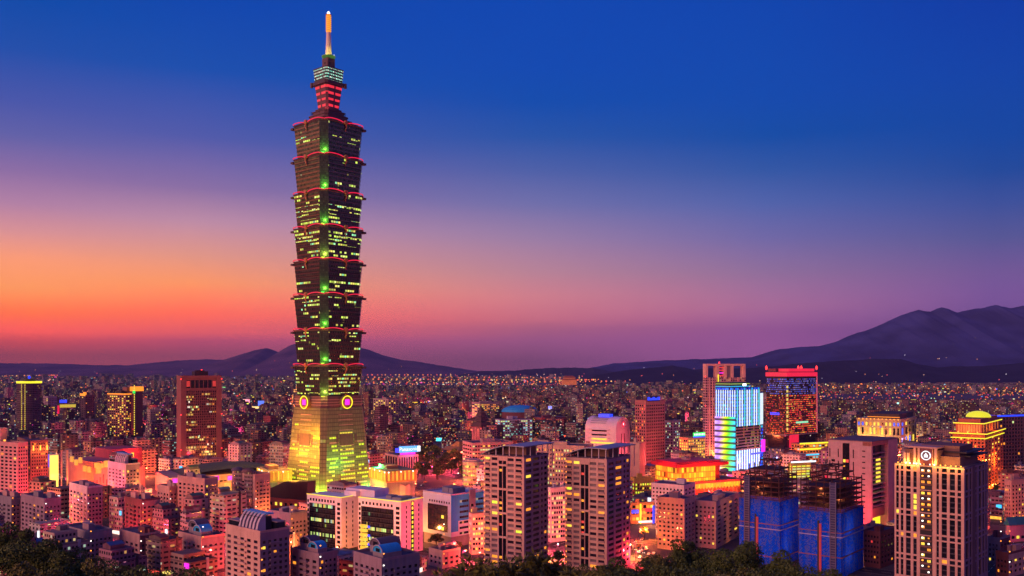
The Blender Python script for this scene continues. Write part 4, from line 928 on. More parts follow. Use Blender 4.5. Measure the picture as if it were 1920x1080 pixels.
def red_tower():
    b = Bld("office_tower", "dark office tower with glowing red cap and blue and red window lights", "office tower", 1437, 1475, 1531, 697, 1445, 38); W, D, Z = b.W, b.D, b.Z
    zb = b.zy(816); zc = b.zy(706)
    b.core(wall("black curtain wall", (.025, .02, .025), .4), z0=zb, z1=Z)
    b.part("base_block", GLP, [(2, 2, 0, W - 2, D - 2, zb)])
    n = 27
    fb = facade("blue band", (.02, .02, .03), (.03, .03, .05), 9, 3.2, .5, 2, .75, PAL_BLUE, .9); fr = facade("red band", (.03, .01, .012), (.2, .02, .02), 9, 3.0, .8, 2, .8, PAL_RED, 1.1, coarse=3); fo = facade("orange dark band", (.02, .01, .01), (.08, .02, .02), 9, 3.2, .6, 2, .5, PAL_RED, 1.1)
    for k in range(n):
        z = zb + 2 + (zc - zb - 4) * k / n; h = (zc - zb) / n * .5
        m = MB(); m.box(-.25, -.25, z, .1, D, z + h, 0, (1, 1, 1), 100 * k); m.build("window_band", fb if k > 18 else fo, b.root)
        m = MB(); m.box(.1, -.25, z, W, .1, z + h, 0, (1, 1, 1), 100 * k + 50); m.build("window_band", fb if k > 18 else fr, b.root)
    for k in range(11): b.part("lit_stair", emit("gold stair", (1, .75, .15), .9, .4), [(-.5, -.6, zb + 8 + k * (zc - zb - 20) / 11, 3.4, .1, zb + 8 + k * (zc - zb - 20) / 11 + 4)])
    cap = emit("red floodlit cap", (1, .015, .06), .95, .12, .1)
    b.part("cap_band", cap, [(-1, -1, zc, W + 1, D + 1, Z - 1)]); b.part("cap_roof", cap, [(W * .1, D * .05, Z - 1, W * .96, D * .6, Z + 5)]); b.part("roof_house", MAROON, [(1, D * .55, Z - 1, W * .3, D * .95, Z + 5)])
    for (x, y) in ((0, D), (W, 0), (W * .45, D * .1), (W * .55, D * .1)): m = MB(); m.tube([(x, y, Z + 3), (x, y, Z + 6.5), (x, y, Z + 10)], [1.0, 1.9, .5], 8); m.build("aerial_light", BULB_R, b.root)
    b.part("edge_neon", emit("pink edge", (1, .12, .2), .9, .1), [(W, -.9, zb, W + .9, 0, zc)]); b.part("green_sign", emit("pale green sign", (.35, 1, .6), .9), [(W * .3, -.8, zb + 18, W * .7, -.2, zb + 21)])
    b.part("red_column", cap, [(W * .1, -1, 0, W * .38, 1, zb)]); b.part("ledge_frame", BEIGE, [(-.6, -.6, zb - 1, W + .6, D + .6, zb + 1.2)]); b.part("blue_sign", NEON_BLUE, [(-1, D * .35, zb + 32, -.3, D * .8, zb + 36)])
    return b
red_tower()
def vault():
    b = Bld("vaulted_office", "white barrel-vaulted office with blue roof light and red round emblem", "office", 1097, 1155, 1181, 806, 1180, 56); W, D, Z = b.W, b.D, b.Z
    WL = wall("warm white panel", (.85, .74, .74), .6, .12); m = MB(); n = 16
    prof = [(W / 2 - W / 2 * math.cos(t), Z + W / 2 * math.sin(t) * .8) for t in np.linspace(0, math.pi, n + 1)]
    ring = [(0, 0)] + prof + [(W, 0)]
    for (x0, z0), (x1, z1) in zip(ring, ring[1:]): m.face([(x0, 0, z0), (x0, D, z0), (x1, D, z1), (x1, 0, z1)])
    m.face([(x, 0, z) for x, z in reversed(ring)]); m.face([(x, D, z) for x, z in ring]); m.build("wall", WL, b.root)
    for u in (.36, .56): b.fpart("slot_window", BROWN, 'R', W * u, W * u + 2.2, 8, Z - 6, .01, .15)
    m = MB(); c = (W / 2, Z + W * .16); m.tube([(c[0] + 3.1 * math.cos(t), -.5, c[1] + 3.1 * math.sin(t)) for t in np.linspace(0, 2 * math.pi, 21)], .9, 6); m.build("emblem_ring", NEON_RED, b.root)
    m = MB(); m.box(c[0] - 1.3, -.7, c[1] - 1.3, c[0] + 1.3, -.3, c[1] + 1.3); m.build("emblem_mark", NEON_WHITE, b.root)
    for k, (y, p) in enumerate(((Z - 3, GL), (Z - 8.5, GL2), (Z - 14, YEL), (Z - 19, YEL), (Z - 25, LIME), (Z - 31, BROWN), (Z - 37, BROWN))):
        b.fpart("ribbon_window", p, 'L', D * (.05 if k > 2 else .3), D * (.78 if k < 3 else .8), y, y + 1.9, .02, .4)
        if k < 3: b.fpart("shade_fin", WL, 'L', D * .2, D * .9, y + 2.2, y + 2.9, 0, 2.4)
        if k > 2: b.fpart("ribbon_window", BROWN, 'L', D * .84, D * .97, y, y + 1.9, .02, .4)
    m = MB()
    for t in np.linspace(.5, 1.5, 6): x, z = W / 2 - W / 2 * math.cos(t), Z + W / 2 * math.sin(t) * .8; m.box(x - .3, D * .35, z + .1, x + .3, D * .85, z + .5)
    m.build("skylight_frame", GL2, b.root); b.part("roof_light", NEON_BLUE, [(W * .3, D * .35, Z + W * .38, W * .55, D * .7, Z + W * .38 + 4)])
    plight(b.pt(W * .4, D * .5, Z + W * .4 + 9), (.1, .15, 1), 3500)
    return b
vault()
block("office_tower", "red-glowing gridded tower with blue sign on top beyond the vaulted office", "office tower", 1191, 1211, 1246, 752, 1180, 42, wall("red stone wall", (.4, .17, .16)), 5, 10, 4.2, .6, .5, .24, (ORG, YEL, REDL), roof=1, seed=21, par=True)
for (x_, y_, z_, w_) in ((-14, 10, 8, 50000), (20, -16, 8, 50000), (45, -16, 30, 26000)): plight(Vector(((1211 - CX) / F * 1180 + x_ * .7, 1180 + y_ - 14, z_)), (1, .08, .1), w_)
for (x_, z_) in ((0, 10), (18, 40)): plight(Vector(((1340 - CX) / F * 1300 - 22 + x_, 1285, z_)), (1, .2, .25), 40000)
b = Bld("rooftop_sign", "glowing blue rooftop letters on the red gridded tower", "sign", 1215, 1215, 1240, 748, 1181, 42, W=16, D=1, keep=False); 
for o in [b.root]: o.location.z = b.Z - 2
for k in range(5): m = MB(); m.box(k * 5.2, 0, 0, k * 5.2 + 4, .8, 4.2 - (k % 2) * 1.2); m.build("sign_letter", NEON_BLUE, b.root)
m = MB(); m.box(-.5, .8, -1.5, 25.5, 1.1, 5); m.build("sign_frame", DARKM, b.root)
block("office_building", "dark slim office with cyan windows right of the red gridded tower", "office", 1247, 1262, 1275, 790, 1230, 45, GREY, 4, 4, 3.8, .6, .5, .25, (CYN, GRN), roof=1, seed=22).done()
b = block("office_building", "orange-lit office with green rooftop sign in front of the open-topped tower", "office", 1274, 1290, 1322, 822, 1170, 35, wall("orange stone wall", (.55, .3, .15)), 4, 9, 3.8, .7, .55, .75, (YEL, ORG, YEL), roof=0, seed=23)
b.part("rooftop_sign", NEON_GREEN, [(b.W * .3, -.5, b.Z + 2, b.W, .3, b.Z + 7)]); b.part("sign_letters", NEON_WHITE, [(b.W * (.35 + .09 * k), -.8, b.Z + 3.2, b.W * (.40 + .09 * k), -.5, b.Z + 5.8) for k in range(7)]); b.part("sign_base", NEON_BLUE, [(b.W * .3, -.4, b.Z + .4, b.W, .2, b.Z + 2)]); b.done()
def red_roof():
    b = Bld("transit_hall", "low glowing hall with broad red roof and yellow lit galleries", "hall", 1224, 1268, 1388, 908, 930, 27); W, D, Z = b.W, b.D, b.Z
    zt = b.zy(868); wr = wall("red wall", (.5, .06, .05)); b.core(wr, z1=Z - 6)
    gal = facade("yellow gallery", (.6, .3, .02), (.5, .3, .03), 6, 3.2, .85, .85, .9, [(0, (1, .62, .02)), (.5, (1, .85, .05)), (.8, (1, .4, .02))], .9)
    b.part("gallery_glass", gal, [(.5, .5, Z - 6, W - .5, D - .5, Z - 1)]); b.part("lower_roof", REDP, [(-2, -2, Z - 1, W + 3, D + 2, Z + 1)])
    b.part("roof_deck", ROOFG, [(W * .3, 2, Z + 1, W * .95, D * .6, Z + 1.6)])
    b.part("upper_gallery", gal, [(2, 2, Z + 1, W * .62, D - 2, zt - 5)]); b.part("upper_wall", wr, [(W * .62, D * .2, Z + 1, W * .75, D - 2, zt - 4)])
    b.part("upper_roof", REDP, [(-1.5, -1.5, zt - 5, W * .8, D + 1, zt - 1.5), (2, 2, zt - 1.5, W * .7, D - 2, zt)]); b.part("roof_vent", CONC, [(W * .3, D * .4, zt, W * .37, D * .6, zt + 3)])
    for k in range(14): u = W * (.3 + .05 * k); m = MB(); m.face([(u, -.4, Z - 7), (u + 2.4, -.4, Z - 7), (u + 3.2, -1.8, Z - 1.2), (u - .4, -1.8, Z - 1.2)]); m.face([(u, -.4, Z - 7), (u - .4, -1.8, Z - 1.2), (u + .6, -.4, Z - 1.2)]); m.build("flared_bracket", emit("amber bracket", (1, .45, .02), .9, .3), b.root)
    for k in range(9): b.part("wall_mullion", wall("pink mullion", (.6, .25, .2)), [(W * (.42 + k * .065), -.6, 0, W * (.42 + k * .065) + .7, 0, Z - 7)])
    for (x, y, z) in ((-14, D * .4, zt + 6), (W * .4, -14, zt + 4), (W * .2, -12, 8), (W * .7, -12, 8), (-12, D * .5, 8)): plight(b.pt(x, y, z), (1, .08, .05), 20000)
    for x in (.15, .5, .85): plight(b.pt(W * x, -7, Z - 4), (1, .6, .05), 5000)
    return b
red_roof()
def classic():
    b = Bld("department_store", "cream classical store with gold columns and blue lit windows", "department store", 1607, 1688, 1715, 788, 1500, 55); W, D, Z = b.W, b.D, b.Z; r = random.Random(6)
    CR = wall("warm cream stone", (.7, .5, .28)); b.core(GL, ins=.2); blue = emit("blue store window", (.02, .12, 1), 1.3, .3)
    zs = [(4, 14), (18, 28), (31, 36)]; zs = [(z0 * b.Z / 40, z1 * b.Z / 40) for z0, z1 in zs]
    b.grid('L', even(11, D, .5), zs, CR, .8, lit=lambda i, j, q: blue if (j == 2 and r.random() < .5) or (j == 0 and i in (0, 1, 9, 10)) else r.choice([YEL, ORG, GL, YEL]))
    b.grid('R', even(4, W, .5), zs, CR, .8, lit=lambda i, j, q: blue if i == 0 or (j == 2 and i < 3) else r.choice([YEL, ORG, GL]))
    b.part("cornice", CR, [(-2, -2, Z, W + 1, D + 1, Z + 1.6)]); b.part("mansard_roof", wall("dark mansard", (.08, .06, .05)), [(2, 2, Z + 1.6, W - 2, D * .75, Z + 10)]); b.part("roof_neon", NEON_ORG, [(1, 1, Z + 4, 1.8, D * .76, Z + 5)])
    for k in range(11): b.part("cornice_lamp", BULB_O, [(-2.6, D * (k + .3) / 11, Z + .2, -2, D * (k + .3) / 11 + 1.6, Z + 1.7)])
    plight(b.pt(-14, D * .4, 8), (1, .6, .15), 26000); plight(b.pt(-14, D * .85, 14), (1, .6, .15), 20000); plight(b.pt(W * .5, -14, 10), (1, .5, .1), 18000)
    return b.done()
classic()
def gold_tower():
    b = Bld("hotel_tower", "red and gold floodlit stepped tower crowned by a yellow dome", "hotel tower", 1786, 1846, 1880, 815, 905, 52); W, D, Z = b.W, b.D, b.Z; r = random.Random(9)
    RS = wall("rust stone", (.55, .16, .07)); b.core(GL, ins=.2)
    fl = 3.6; zs = [(3 + k * fl, 3 + k * fl + 2) for k in range(int((Z - 5) / fl))]
    b.grid('L', even(9, D, .5), zs, RS, .5, lit=lambda i, j, q: r.choice([YEL, ORG]) if r.random() < .12 else GL); b.grid('R', even(6, W, .5), zs, RS, .5, lit=lambda i, j, q: r.choice([YEL, ORG]) if r.random() < .15 else GL)
    def ring(x, z0, z1, o, mat, nm): b.part(nm, mat, [(x - o, x - o, z0, W - x + o, D - x + o, z1)])
    ring(0, Z, Z + 1.5, 2.2, RS, "cornice"); z1 = b.zy(796)
    ring(2.5, Z + 1.5, z1, 0, RS, "upper_storey"); ring(2.5, z1, z1 + 1.4, 1.6, RS, "cornice"); ring(4.5, z1 + 1.4, z1 + 5, 0, RS, "attic_storey")
    for (x, z, o) in ((0, Z + .2, 2.4), (0, Z - 4.4, 1.2), (2.5, z1 + .2, 1.8)):
        m = MB(); A = x - o; m.box(A - .35, A - .35, z, W - A + .35, A, z + .9); m.box(A - .35, A, z, A, D - A + .35, z + .9); m.build("cornice_neon", NEON_YEL, b.root)
    for face in ('L', 'R'):
        n = 9 if face == 'L' else 6
        for k in range(n):
            u = 3.5 + (b.L(face) - 8) * (k + .3) / n
            if face == 'L': b.part("lit_bay", emit("orange bay", (1, .2, .02), 1.0, .4), [(2.2, u, Z + 1.8, 2.6, u + 1.5, z1 - 1)])
            else: b.part("lit_bay", emit("orange bay", (1, .2, .02), 1.0, .4), [(u, 2.2, Z + 1.8, u + 1.5, 2.6, z1 - 1)])
    m = MB(); R0 = min(W, D) * .36
    for k in range(6):
        a, c = k / 6 * math.pi / 2, (k + 1) / 6 * math.pi / 2; n = 20
        for q in range(n):
            t0, t1 = q / n * 2 * math.pi, (q + 1) / n * 2 * math.pi
            m.face([(W / 2 + R0 * math.cos(a) * math.cos(t0), D / 2 + 1.15 * R0 * math.cos(a) * math.sin(t0), z1 + 5 + R0 * .6 * math.sin(a)), (W / 2 + R0 * math.cos(a) * math.cos(t1), D / 2 + 1.15 * R0 * math.cos(a) * math.sin(t1), z1 + 5 + R0 * .6 * math.sin(a)), (W / 2 + R0 * math.cos(c) * math.cos(t1), D / 2 + 1.15 * R0 * math.cos(c) * math.sin(t1), z1 + 5 + R0 * .6 * math.sin(c)), (W / 2 + R0 * math.cos(c) * math.cos(t0), D / 2 + 1.15 * R0 * math.cos(c) * math.sin(t0), z1 + 5 + R0 * .6 * math.sin(c))])
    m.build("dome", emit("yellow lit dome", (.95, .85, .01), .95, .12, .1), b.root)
    for k in range(3):
        b.part("terrace_lamp", BULB_O, [(-1, D * (.2 + .3 * k), Z + 1.5, 0, D * (.2 + .3 * k) + 1, Z + 2.5)])
    for (x, y, z, w) in ((-7, D * .2, 6, 36000), (-7, D * .8, 6, 36000), (W * .3, -7, 6, 36000), (W * .9, -7, 6, 36000), (-6, D * .3, Z * .55, 24000), (W * .5, -6, Z * .55, 24000), (-3, D * .5, Z + 3, 4000), (W * .5, -3, Z + 3, 4000)): plight(b.pt(x, y, z), (1, .2, .02), w)
    return b.done()
gold_tower()
b = block("office_tower", "dark gridded office with blue neon roof line behind the domed gold tower", "office tower", 1843, 1868, 1935, 782, 1010, 22, wall("dark brown grid", (.16, .09, .1)), 4, 12, 4.0, .6, .6, .08, (GRN, ORG), roof=1, seed=24, par=False)
b.part("roof_neon", NEON_BLUE, [(-1, -1, b.Z + .3, b.W, -.2, b.Z + 2), (-1, -.2, b.Z + .3, -.2, b.D, b.Z + 2)]); b.done()
block("apartment_block", "dusty pink apartment block standing just above the teal roofed hall", "apartment block", 1884, 1896, 1932, 902, 780, 30, PINK2, 3, 6, 3.4, .5, .5, .12, roof=2, seed=25).done()
def teal_hall():
    b = Bld("low_hall", "low hall with teal pitched roof at the right edge", "hall", 1885, 1893, 1960, 985, 690, 15); W, D, Z = b.W, b.D, b.Z; D = min(D, 26)
    b.part("wall", MAUVE, [(0, 0, 0, W, D, Z)])
    m = MB(); m.face([(-1, -1, Z), (W + 1, -1, Z), (W + 1, D / 2, Z + 6), (-1, D / 2, Z + 6)]); m.face([(-1, D / 2, Z + 6), (W + 1, D / 2, Z + 6), (W + 1, D + 1, Z), (-1, D + 1, Z)]); m.face([(-1, -1, Z), (-1, D / 2, Z + 6), (-1, D + 1, Z)]); m.build("pitched_roof", TEAL, b.root)
    for k in range(5): b.part("window", YEL if k % 2 else GL, [(2 + k * 4.5, -.1, 2.5, 4.6 + k * 4.5, .05, 4.6)])
teal_hall()
b = block("store_annex", "low store with twin yellow light bands below the red capped tower", "store", 1484, 1500, 1552, 832, 1250, 25, wall("ochre wall", (.5, .3, .1)), 3, 9, 4, .7, .5, .5, (YEL, CYN, ORG), roof=0, seed=26, par=False)
for k in range(3): b.part("light_band", NEON_YEL if k < 2 else NEON_CYAN, [(-.9, -.9, b.Z - 1 - k * 8, b.W, -.3, b.Z + 1 - k * 8)])
b.done(); plight(b.pt(b.W / 2, -15, b.Z + 5), (1, .5, .1), 16000)
b = block("store_building", "yellow slatted store front lit white along its eaves behind the steel frames", "store", 1478, 1484, 1520, 868, 900, 20, wall("yellow slat wall", (.5, .45, .1)), 2, 4, 2.6, .85, .5, .9, (YEL, GRN, LIME), roof=0, seed=27, par=False)
b.part("eaves_light", NEON_WHITE, [(-.9, -.9, b.Z, b.W + 6, -.3, b.Z + 1.6)]); b.done()
b = block("department_store", "orange store with neon edges and blue sign beside the second twin tower", "department store", 1182, 1184, 1226, 945, 770, 12, wall("orange panel wall", (.6, .28, .12)), 1, 6, 5.2, .8, .5, .6, (ORG, YEL, ORG), roof=1, seed=28)
b.fpart("neon_pylon", NEON_YEL, 'R', b.W * .36, b.W * .42, 0, b.Z, .5, 1.2); b.fpart("neon_edge", NEON_BLUE, 'R', b.W * .93, b.W, 0, b.Z - 2, .5, 1.2); b.fpart("blue_sign", NEON_BLUE, 'R', 0, b.W * .3, b.Z - 8, b.Z - 5, .5, 1.0); b.fpart("red_sign", NEON_RED, 'R', b.W * .6, b.W * .9, b.Z - 7, b.Z - 4, .5, 1.0); b.fpart("lit_eaves", NEON_WHITE, 'R', b.W * .3, b.W * .9, 1, 2.5, .5, 1.2); b.done()
plight(b.pt(b.W * .6, -12, 6), (1, .3, .1), 12000)
block("office_building", "low yellow-lit block right behind the second twin tower", "office", 1182, 1190, 1226, 898, 905, 18, wall("mustard wall", (.5, .38, .08)), 2, 8, 4, .6, .5, .7, (YEL, LIME), roof=1, seed=29).done()

# left part
def pink_tower():
    b = Bld("office_tower", "tall pink office slab with dark gridded windows and black rooftop house", "office tower", 331, 339, 415, 705, 1255, 23); W, D, Z = b.W, b.D, b.Z; r = random.Random(3)
    PK = wall("rose stone", (.22, .105, .1)); b.core(PK)
    gl = facade("pink tower band", (.1, .04, .05), (.02, .015, .02), 9, 3.9, .74, 2, .12, PAL_WARM, 1.1, coarse=3); glb = facade("pink tower band lit", (.1, .04, .05), (.03, .02, .02), 9, 3.9, .74, 2, .42, PAL_WARM, 1.2, coarse=4)
    u0, u1 = W * .13, W * .87; top = Z - 20; n = 27
    for k in range(n):
        z = 6 + (top - 6) * k / n; m = MB(); m.box(u0, -.3, z, u1, .1, z + 2.5, 0, (1, 1, 1), 60 * k); m.build("window_band", glb if k in (1, 2, 4, 5, 7, 8, 12, 15, 17, 20, 23) else gl, b.root)
    for k in range(17): u = u0 + (u1 - u0) * k / 16; b.part("pier", PK, [(u - .35, -.9, 5, u + .35, 0, top + 1)])
    b.part("top_loggia", GL, [(u0, -.3, top + 3, u1, .1, Z - 6)])
    for k in range(8): u = u0 + (u1 - u0) * k / 7; b.part("loggia_pier", PK, [(u - .4, -.7, top + 3, u + .4, 0, Z - 6)])
    for (a, c) in ((0, .12), (.88, 1)): b.part("red_lit_bay", emit("red bay", (1, .05, .04), .6, .5), [(u0 + (u1 - u0) * a, -.5, Z - 15, u0 + (u1 - u0) * c, -.2, Z - 7)])
    b.part("corner_pier", PK, [(0, -1.4, 0, W * .12, 0, Z)]); b.part("corner_pier", PK, [(W * .88, -1.4, 0, W, 0, Z)])
    b.part("roof_house", wall("black roof house", (.03, .02, .03)), [(W * .35, D * .1, Z, W * .68, D * .7, Z + 6.5), (W * .4, D * .2, Z + 6.5, W * .6, D * .6, Z + 8)])
    b.part("parapet_frame", PK, [(-.4, -1.8, Z - 3, W + .4, -1.4, Z + .5), (-.4, -1.4, Z, W + .4, D, Z + .5)])
    for (x, z) in ((0, Z - 5), (W, Z - 5), (0, Z * .55), (W, Z * .55), (0, 18), (W, 18), (W * .5, Z + 8)): b.part("aviation_light", BULB_R, [(x - .7, -2.4, z, x + .7, -1.2, z + 1.4)])
    return b
pink_tower()
def round_tower():
    b = Bld("round_tower", "dark rounded tower with a yellow lit band around its top", "office tower", 34, 55, 76, 718, 1780, 45); Z = b.Z; w = 22.5
    cx, cy = b.W / 2, b.D / 2; cir = lambda r, n=28: [(cx + r * math.cos(a), cy + r * math.sin(a)) for a in np.linspace(0, 2 * math.pi, n + 1)[:-1]]
    m = MB(); m.prism(cir(w), 0, Z); m.build("wall", facade("round tower skin", (.12, .08, .09), (.02, .02, .03), 3.8, 3.2, .8, .55, .04, PAL_WARM, .9), b.root)
    for k in range(26): m = MB(); z = 8 + k * (Z - 14) / 26; m.prism(cir(w + .5), z, z + .9); m.build("floor_ledge", wall("ledge brown", (.14, .09, .1)), b.root)
    m = MB(); m.prism(cir(w + .6), Z - 1, Z + 3); m.build("light_band", NEON_YEL, b.root); m = MB(); m.prism(cir(w * .5), Z + 3, Z + 8); m.build("roof_house", DARKM, b.root)
    m = MB(); m.tube([(cx, cy, Z + 8), (cx, cy, Z + 11), (cx, cy, Z + 14)], [1.5, 3, 1], 8); m.build("blue_beacon", NEON_BLUE, b.root)
    for k in range(24): 
        for dx in (-3, 3.5): m = MB(); q = Vector((-.707, -.707, 0)); p = Vector((cx, cy, 10 + k * 4)) + q * w + Vector((.707, -.707, 0)) * dx; m.box(p.x - .6, p.y - .6, p.z, p.x + .6, p.y + .6, p.z + 1.6); m.build("stair_light", YEL, b.root)
round_tower()
b = block("office_tower", "brown office pair with orange lit crowns between the round tower and pink slab", "office tower", 202, 236, 246, 740, 1600, 62, BROWN, 9, 3, 3.9, .7, .5, .35, (YEL, ORG, YEL), roof=0, seed=31, par=False)
b.part("crown_neon", NEON_ORG, [(-1, -1, b.Z, b.W, -.3, b.Z + 2), (-1, -.3, b.Z, -.3, b.D, b.Z + 2)])
b.part("tall_wing", wall("brown dark wing", (.14, .07, .06)), [(b.W, -6, 0, b.W + 20, 20, b.Z + 6)]); b.part("wing_crown", NEON_ORG, [(b.W + 2, -7, b.Z + 6, b.W + 21, 6, b.Z + 14)]); b.part("wing_cap", BROWN, [(b.W - 4, 6, b.Z + 6, b.W + 10, 18, b.Z + 13)])
b.part("roof_plant", DARKM, [(2, b.D * .3, b.Z + .2, b.W - 2, b.D * .6, b.Z + 7)])
for k in range(24): b.part("stair_light", YEL, [(b.W + 1, -6.6, 8 + k * 4, b.W + 2.4, -6, 10.2 + k * 4)])
b.part("green_beacon", NEON_GREEN, [(b.W - 1, -7, b.Z + 2, b.W + 3, -5, b.Z + 7)]); b.done()
block("office_building", "grey ribbed office behind the round tower", "office", 81, 90, 106, 744, 2100, 30, GREY, 3, 5, 4, .7, .4, .08, roof=1, seed=32).done()
b = block("office_building", "green glass office with gold crown band and blue sign", "office", 108, 112, 142, 757, 2100, 15, wall("green glass wall", (.04, .16, .13), .2), 0, 0, roof=1, seed=33, par=False)
b.part("crown_band", emit("gold band", (.8, .6, .05), .8, .5), [(0, -1, b.Z - 9, b.W, -.5, b.Z - 2)]); b.part("rooftop_sign", NEON_BLUE, [(0, 0, b.Z + 2, b.W * .45, 2, b.Z + 9)]); b.part("edge_neon", NEON_RED, [(-5, -1, b.Z - 24, -1, 0, b.Z - 4)])
b = block("office_tower", "dark narrow tower with orange lit parapet left of the brown pair", "office tower", 150, 160, 177, 741, 1950, 35, wall("charcoal wall", (.08, .05, .06)), 3, 5, 4, .6, .5, .06, roof=1, seed=34, par=False)
b.part("parapet_neon", NEON_ORG, [(-.6, -.6, b.Z - 2, -.1, b.D, b.Z + 3), (2, b.D * .3, b.Z, b.W * .3, b.D * .6, b.Z + 6)]); b.done()
block("office_building", "beige square office between brown pair and pink slab", "office", 276, 282, 301, 769, 1700, 20, BEIGE, 2, 6, 4, .5, .5, .2, roof=2, seed=35).done()
b = block("apartment_tower", "pink apartment tower with balcony grid at the left edge", "apartment tower", -60, 33, 52, 832, 850, 60, PINK2, 12, 4, 3.4, .62, .5, .1, (ORG, ORG, YEL), roof=2, seed=36); b.done()
b.part("roof_lamp", BULB_O, [(2, b.D * .3, b.Z + 1.2, 3.4, b.D * .3 + 1.4, b.Z + 2.6)]); b.part("roof_house", PINK2, [(1, b.D * .35, b.Z, b.W * .7, b.D * .8, b.Z + 14)])
b = block("apartment_tower", "brown apartment tower with orange uplit top beside the balcony-grid tower", "apartment tower", 33, 58, 90, 828, 890, 38, wall("brick brown wall", (.3, .15, .13)), 5, 7, 3.4, .55, .5, .1, (ORG, YEL), roof=1, seed=37); b.done()
for x in (.1, .5, .9): plight(b.pt(b.W * x, -4, b.Z - 9), (1, .25, .05), 2500); b.part("crown_lamp", BULB_O, [(b.W * x, -1.2, b.Z - 9, b.W * x + 1.2, -.5, b.Z - 4)])
def mall():
    b = Bld("shopping_mall", "red and pink lit shopping mall of stacked cubes with glowing yellow windows", "shopping mall", 128, 176, 282, 866, 960, 50); W, D, Z = b.W, b.D, b.Z; r = random.Random(12)
    PM = wall("rose pink wall", (.55, .2, .2)); RM = wall("crimson wall", (.5, .08, .12))
    b.part("main_hall", PM, [(0, 0, 0, W * .55, D, Z)]); b.part("red_box", RM, [(W * .45, D * .3, 0, W, D * .95, Z + 10)]); b.part("front_block", PM, [(W * .55, 0, 0, W * .9, D * .3, Z - 10)])
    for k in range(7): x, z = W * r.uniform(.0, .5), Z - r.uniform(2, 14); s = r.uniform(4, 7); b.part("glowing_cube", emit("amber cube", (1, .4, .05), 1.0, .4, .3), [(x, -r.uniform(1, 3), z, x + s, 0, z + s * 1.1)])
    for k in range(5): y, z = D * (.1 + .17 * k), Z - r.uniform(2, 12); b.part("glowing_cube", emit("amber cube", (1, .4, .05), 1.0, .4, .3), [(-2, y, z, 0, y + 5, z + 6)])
    for k in range(9): b.part("slot_window", DARKM, [(W * (.04 + .055 * k), -.2, Z - 30 + (k % 3) * 3, W * (.04 + .055 * k) + 1.6, .1, Z - 20 + (k % 3) * 3)])
    b.part("roof_lamp", YEL, [(W * .8, D * .29, Z, W * .84, D * .3, Z + 5)])
    for (x, y, z, w, c) in ((W * .2, -14, 10, 50000, (1, .12, .06)), (W * .6, -14, 10, 50000, (1, .2, .06)), (-14, D * .5, 10, 24000, (1, .3, .06)), (W * .75, D * .2, Z + 2, 9000, (1, .08, .1)), (W * .3, -8, Z - 5, 6000, (1, .3, .08))): plight(b.pt(x, y, z), c, w)
mall()
b = Bld("lit_advertising_tower", "glowing yellow white advertising tower beside the pink mall", "advertising tower", 88, 92, 110, 852, 930, 10); b.core(WHITE); b.fpart("lit_screen", emit("yellow white screen", (1, .8, .12), 1.3, .3, .08), 'R', .6, b.W - .4, 4, b.Z - 1, .02, .4); b.fpart("lit_edge", NEON_BLUE, 'L', 0, b.D, b.Z * .7, b.Z, .02, .4); plight(b.pt(b.W / 2, -8, 20), (1, .7, .1), 9000)
for px in (115, 126):
    b = Bld("pylon", "slim pale pylon %s the glowing advertising tower" % ("just beside" if px == 115 else "second from"), "pylon", px - 2, px - 1, px + 2, 846, 945, 20); b.core(CREAM); b.part("pylon_cap", PINK, [(-.4, -.4, b.Z, b.W + .4, b.D + .4, b.Z + .6)])
def expo():
    b = Bld("exhibition_hall", "wide exhibition hall with domed green grey roof and magenta lit panels", "exhibition hall", 305, 318, 545, 896, 925, 24, D=70); W, D, Z = b.W, b.D, b.Z; r = random.Random(2)
    CRm = wall("warm plaster", (.6, .35, .26)); b.core(CRm); m = MB(); n = 18
    for i in range(n):
        for j in range(6):
            f = lambda a, c: (W * (.12 + .8 * a / n), -2 + D * c / 6, Z + .3 + 10 * math.sin(math.pi * a / n) ** .6 * (.25 + .75 * math.sin(math.pi * min(1, (c + .6) / 6.6)) ** .7))
            m.face([f(i, j), f(i + 1, j), f(i + 1, j + 1), f(i, j + 1)])
    m.build("domed_roof", wall("green grey roof", (.11, .13, .08), .8, .4, .6), b.root)
    b.part("eaves_slab", PINK, [(-2, -3, Z - .5, W + 1, 0, Z + .3)]); b.part("glass_front", facade("expo glass", (.5, .25, .15), (.1, .04, .04), 6, 4, .8, .7, .55, [(0, (1, .5, .08)), (.4, (1, .2, .05)), (.8, (1, .75, .2))], 1.0), [(W * .05, -.4, 2, W * .95, 0, Z - 6)])
    for k in range(9): u = W * (.02 + .11 * k); b.part("magenta_panel", NEON_MAG, [(u, -1, Z - 5.5 - (k % 3), u + 5, -.5, Z - 1 - (k % 3))])
    for k in range(5): u = W * (.1 + .17 * k); b.part("arched_bay", emit("orange bay light", (1, .4, .06), .9, .4, .3), [(u, -.9, 3, u + 6, -.45, Z - 9)])
    for k in range(5): plight(b.pt(W * (.05 + .22 * k), -16, 9), (1, .22 if k % 2 else .35, .08), 18000)
    plight(b.pt(-14, D * .3, 9), (1, .3, .1), 15000)
expo()
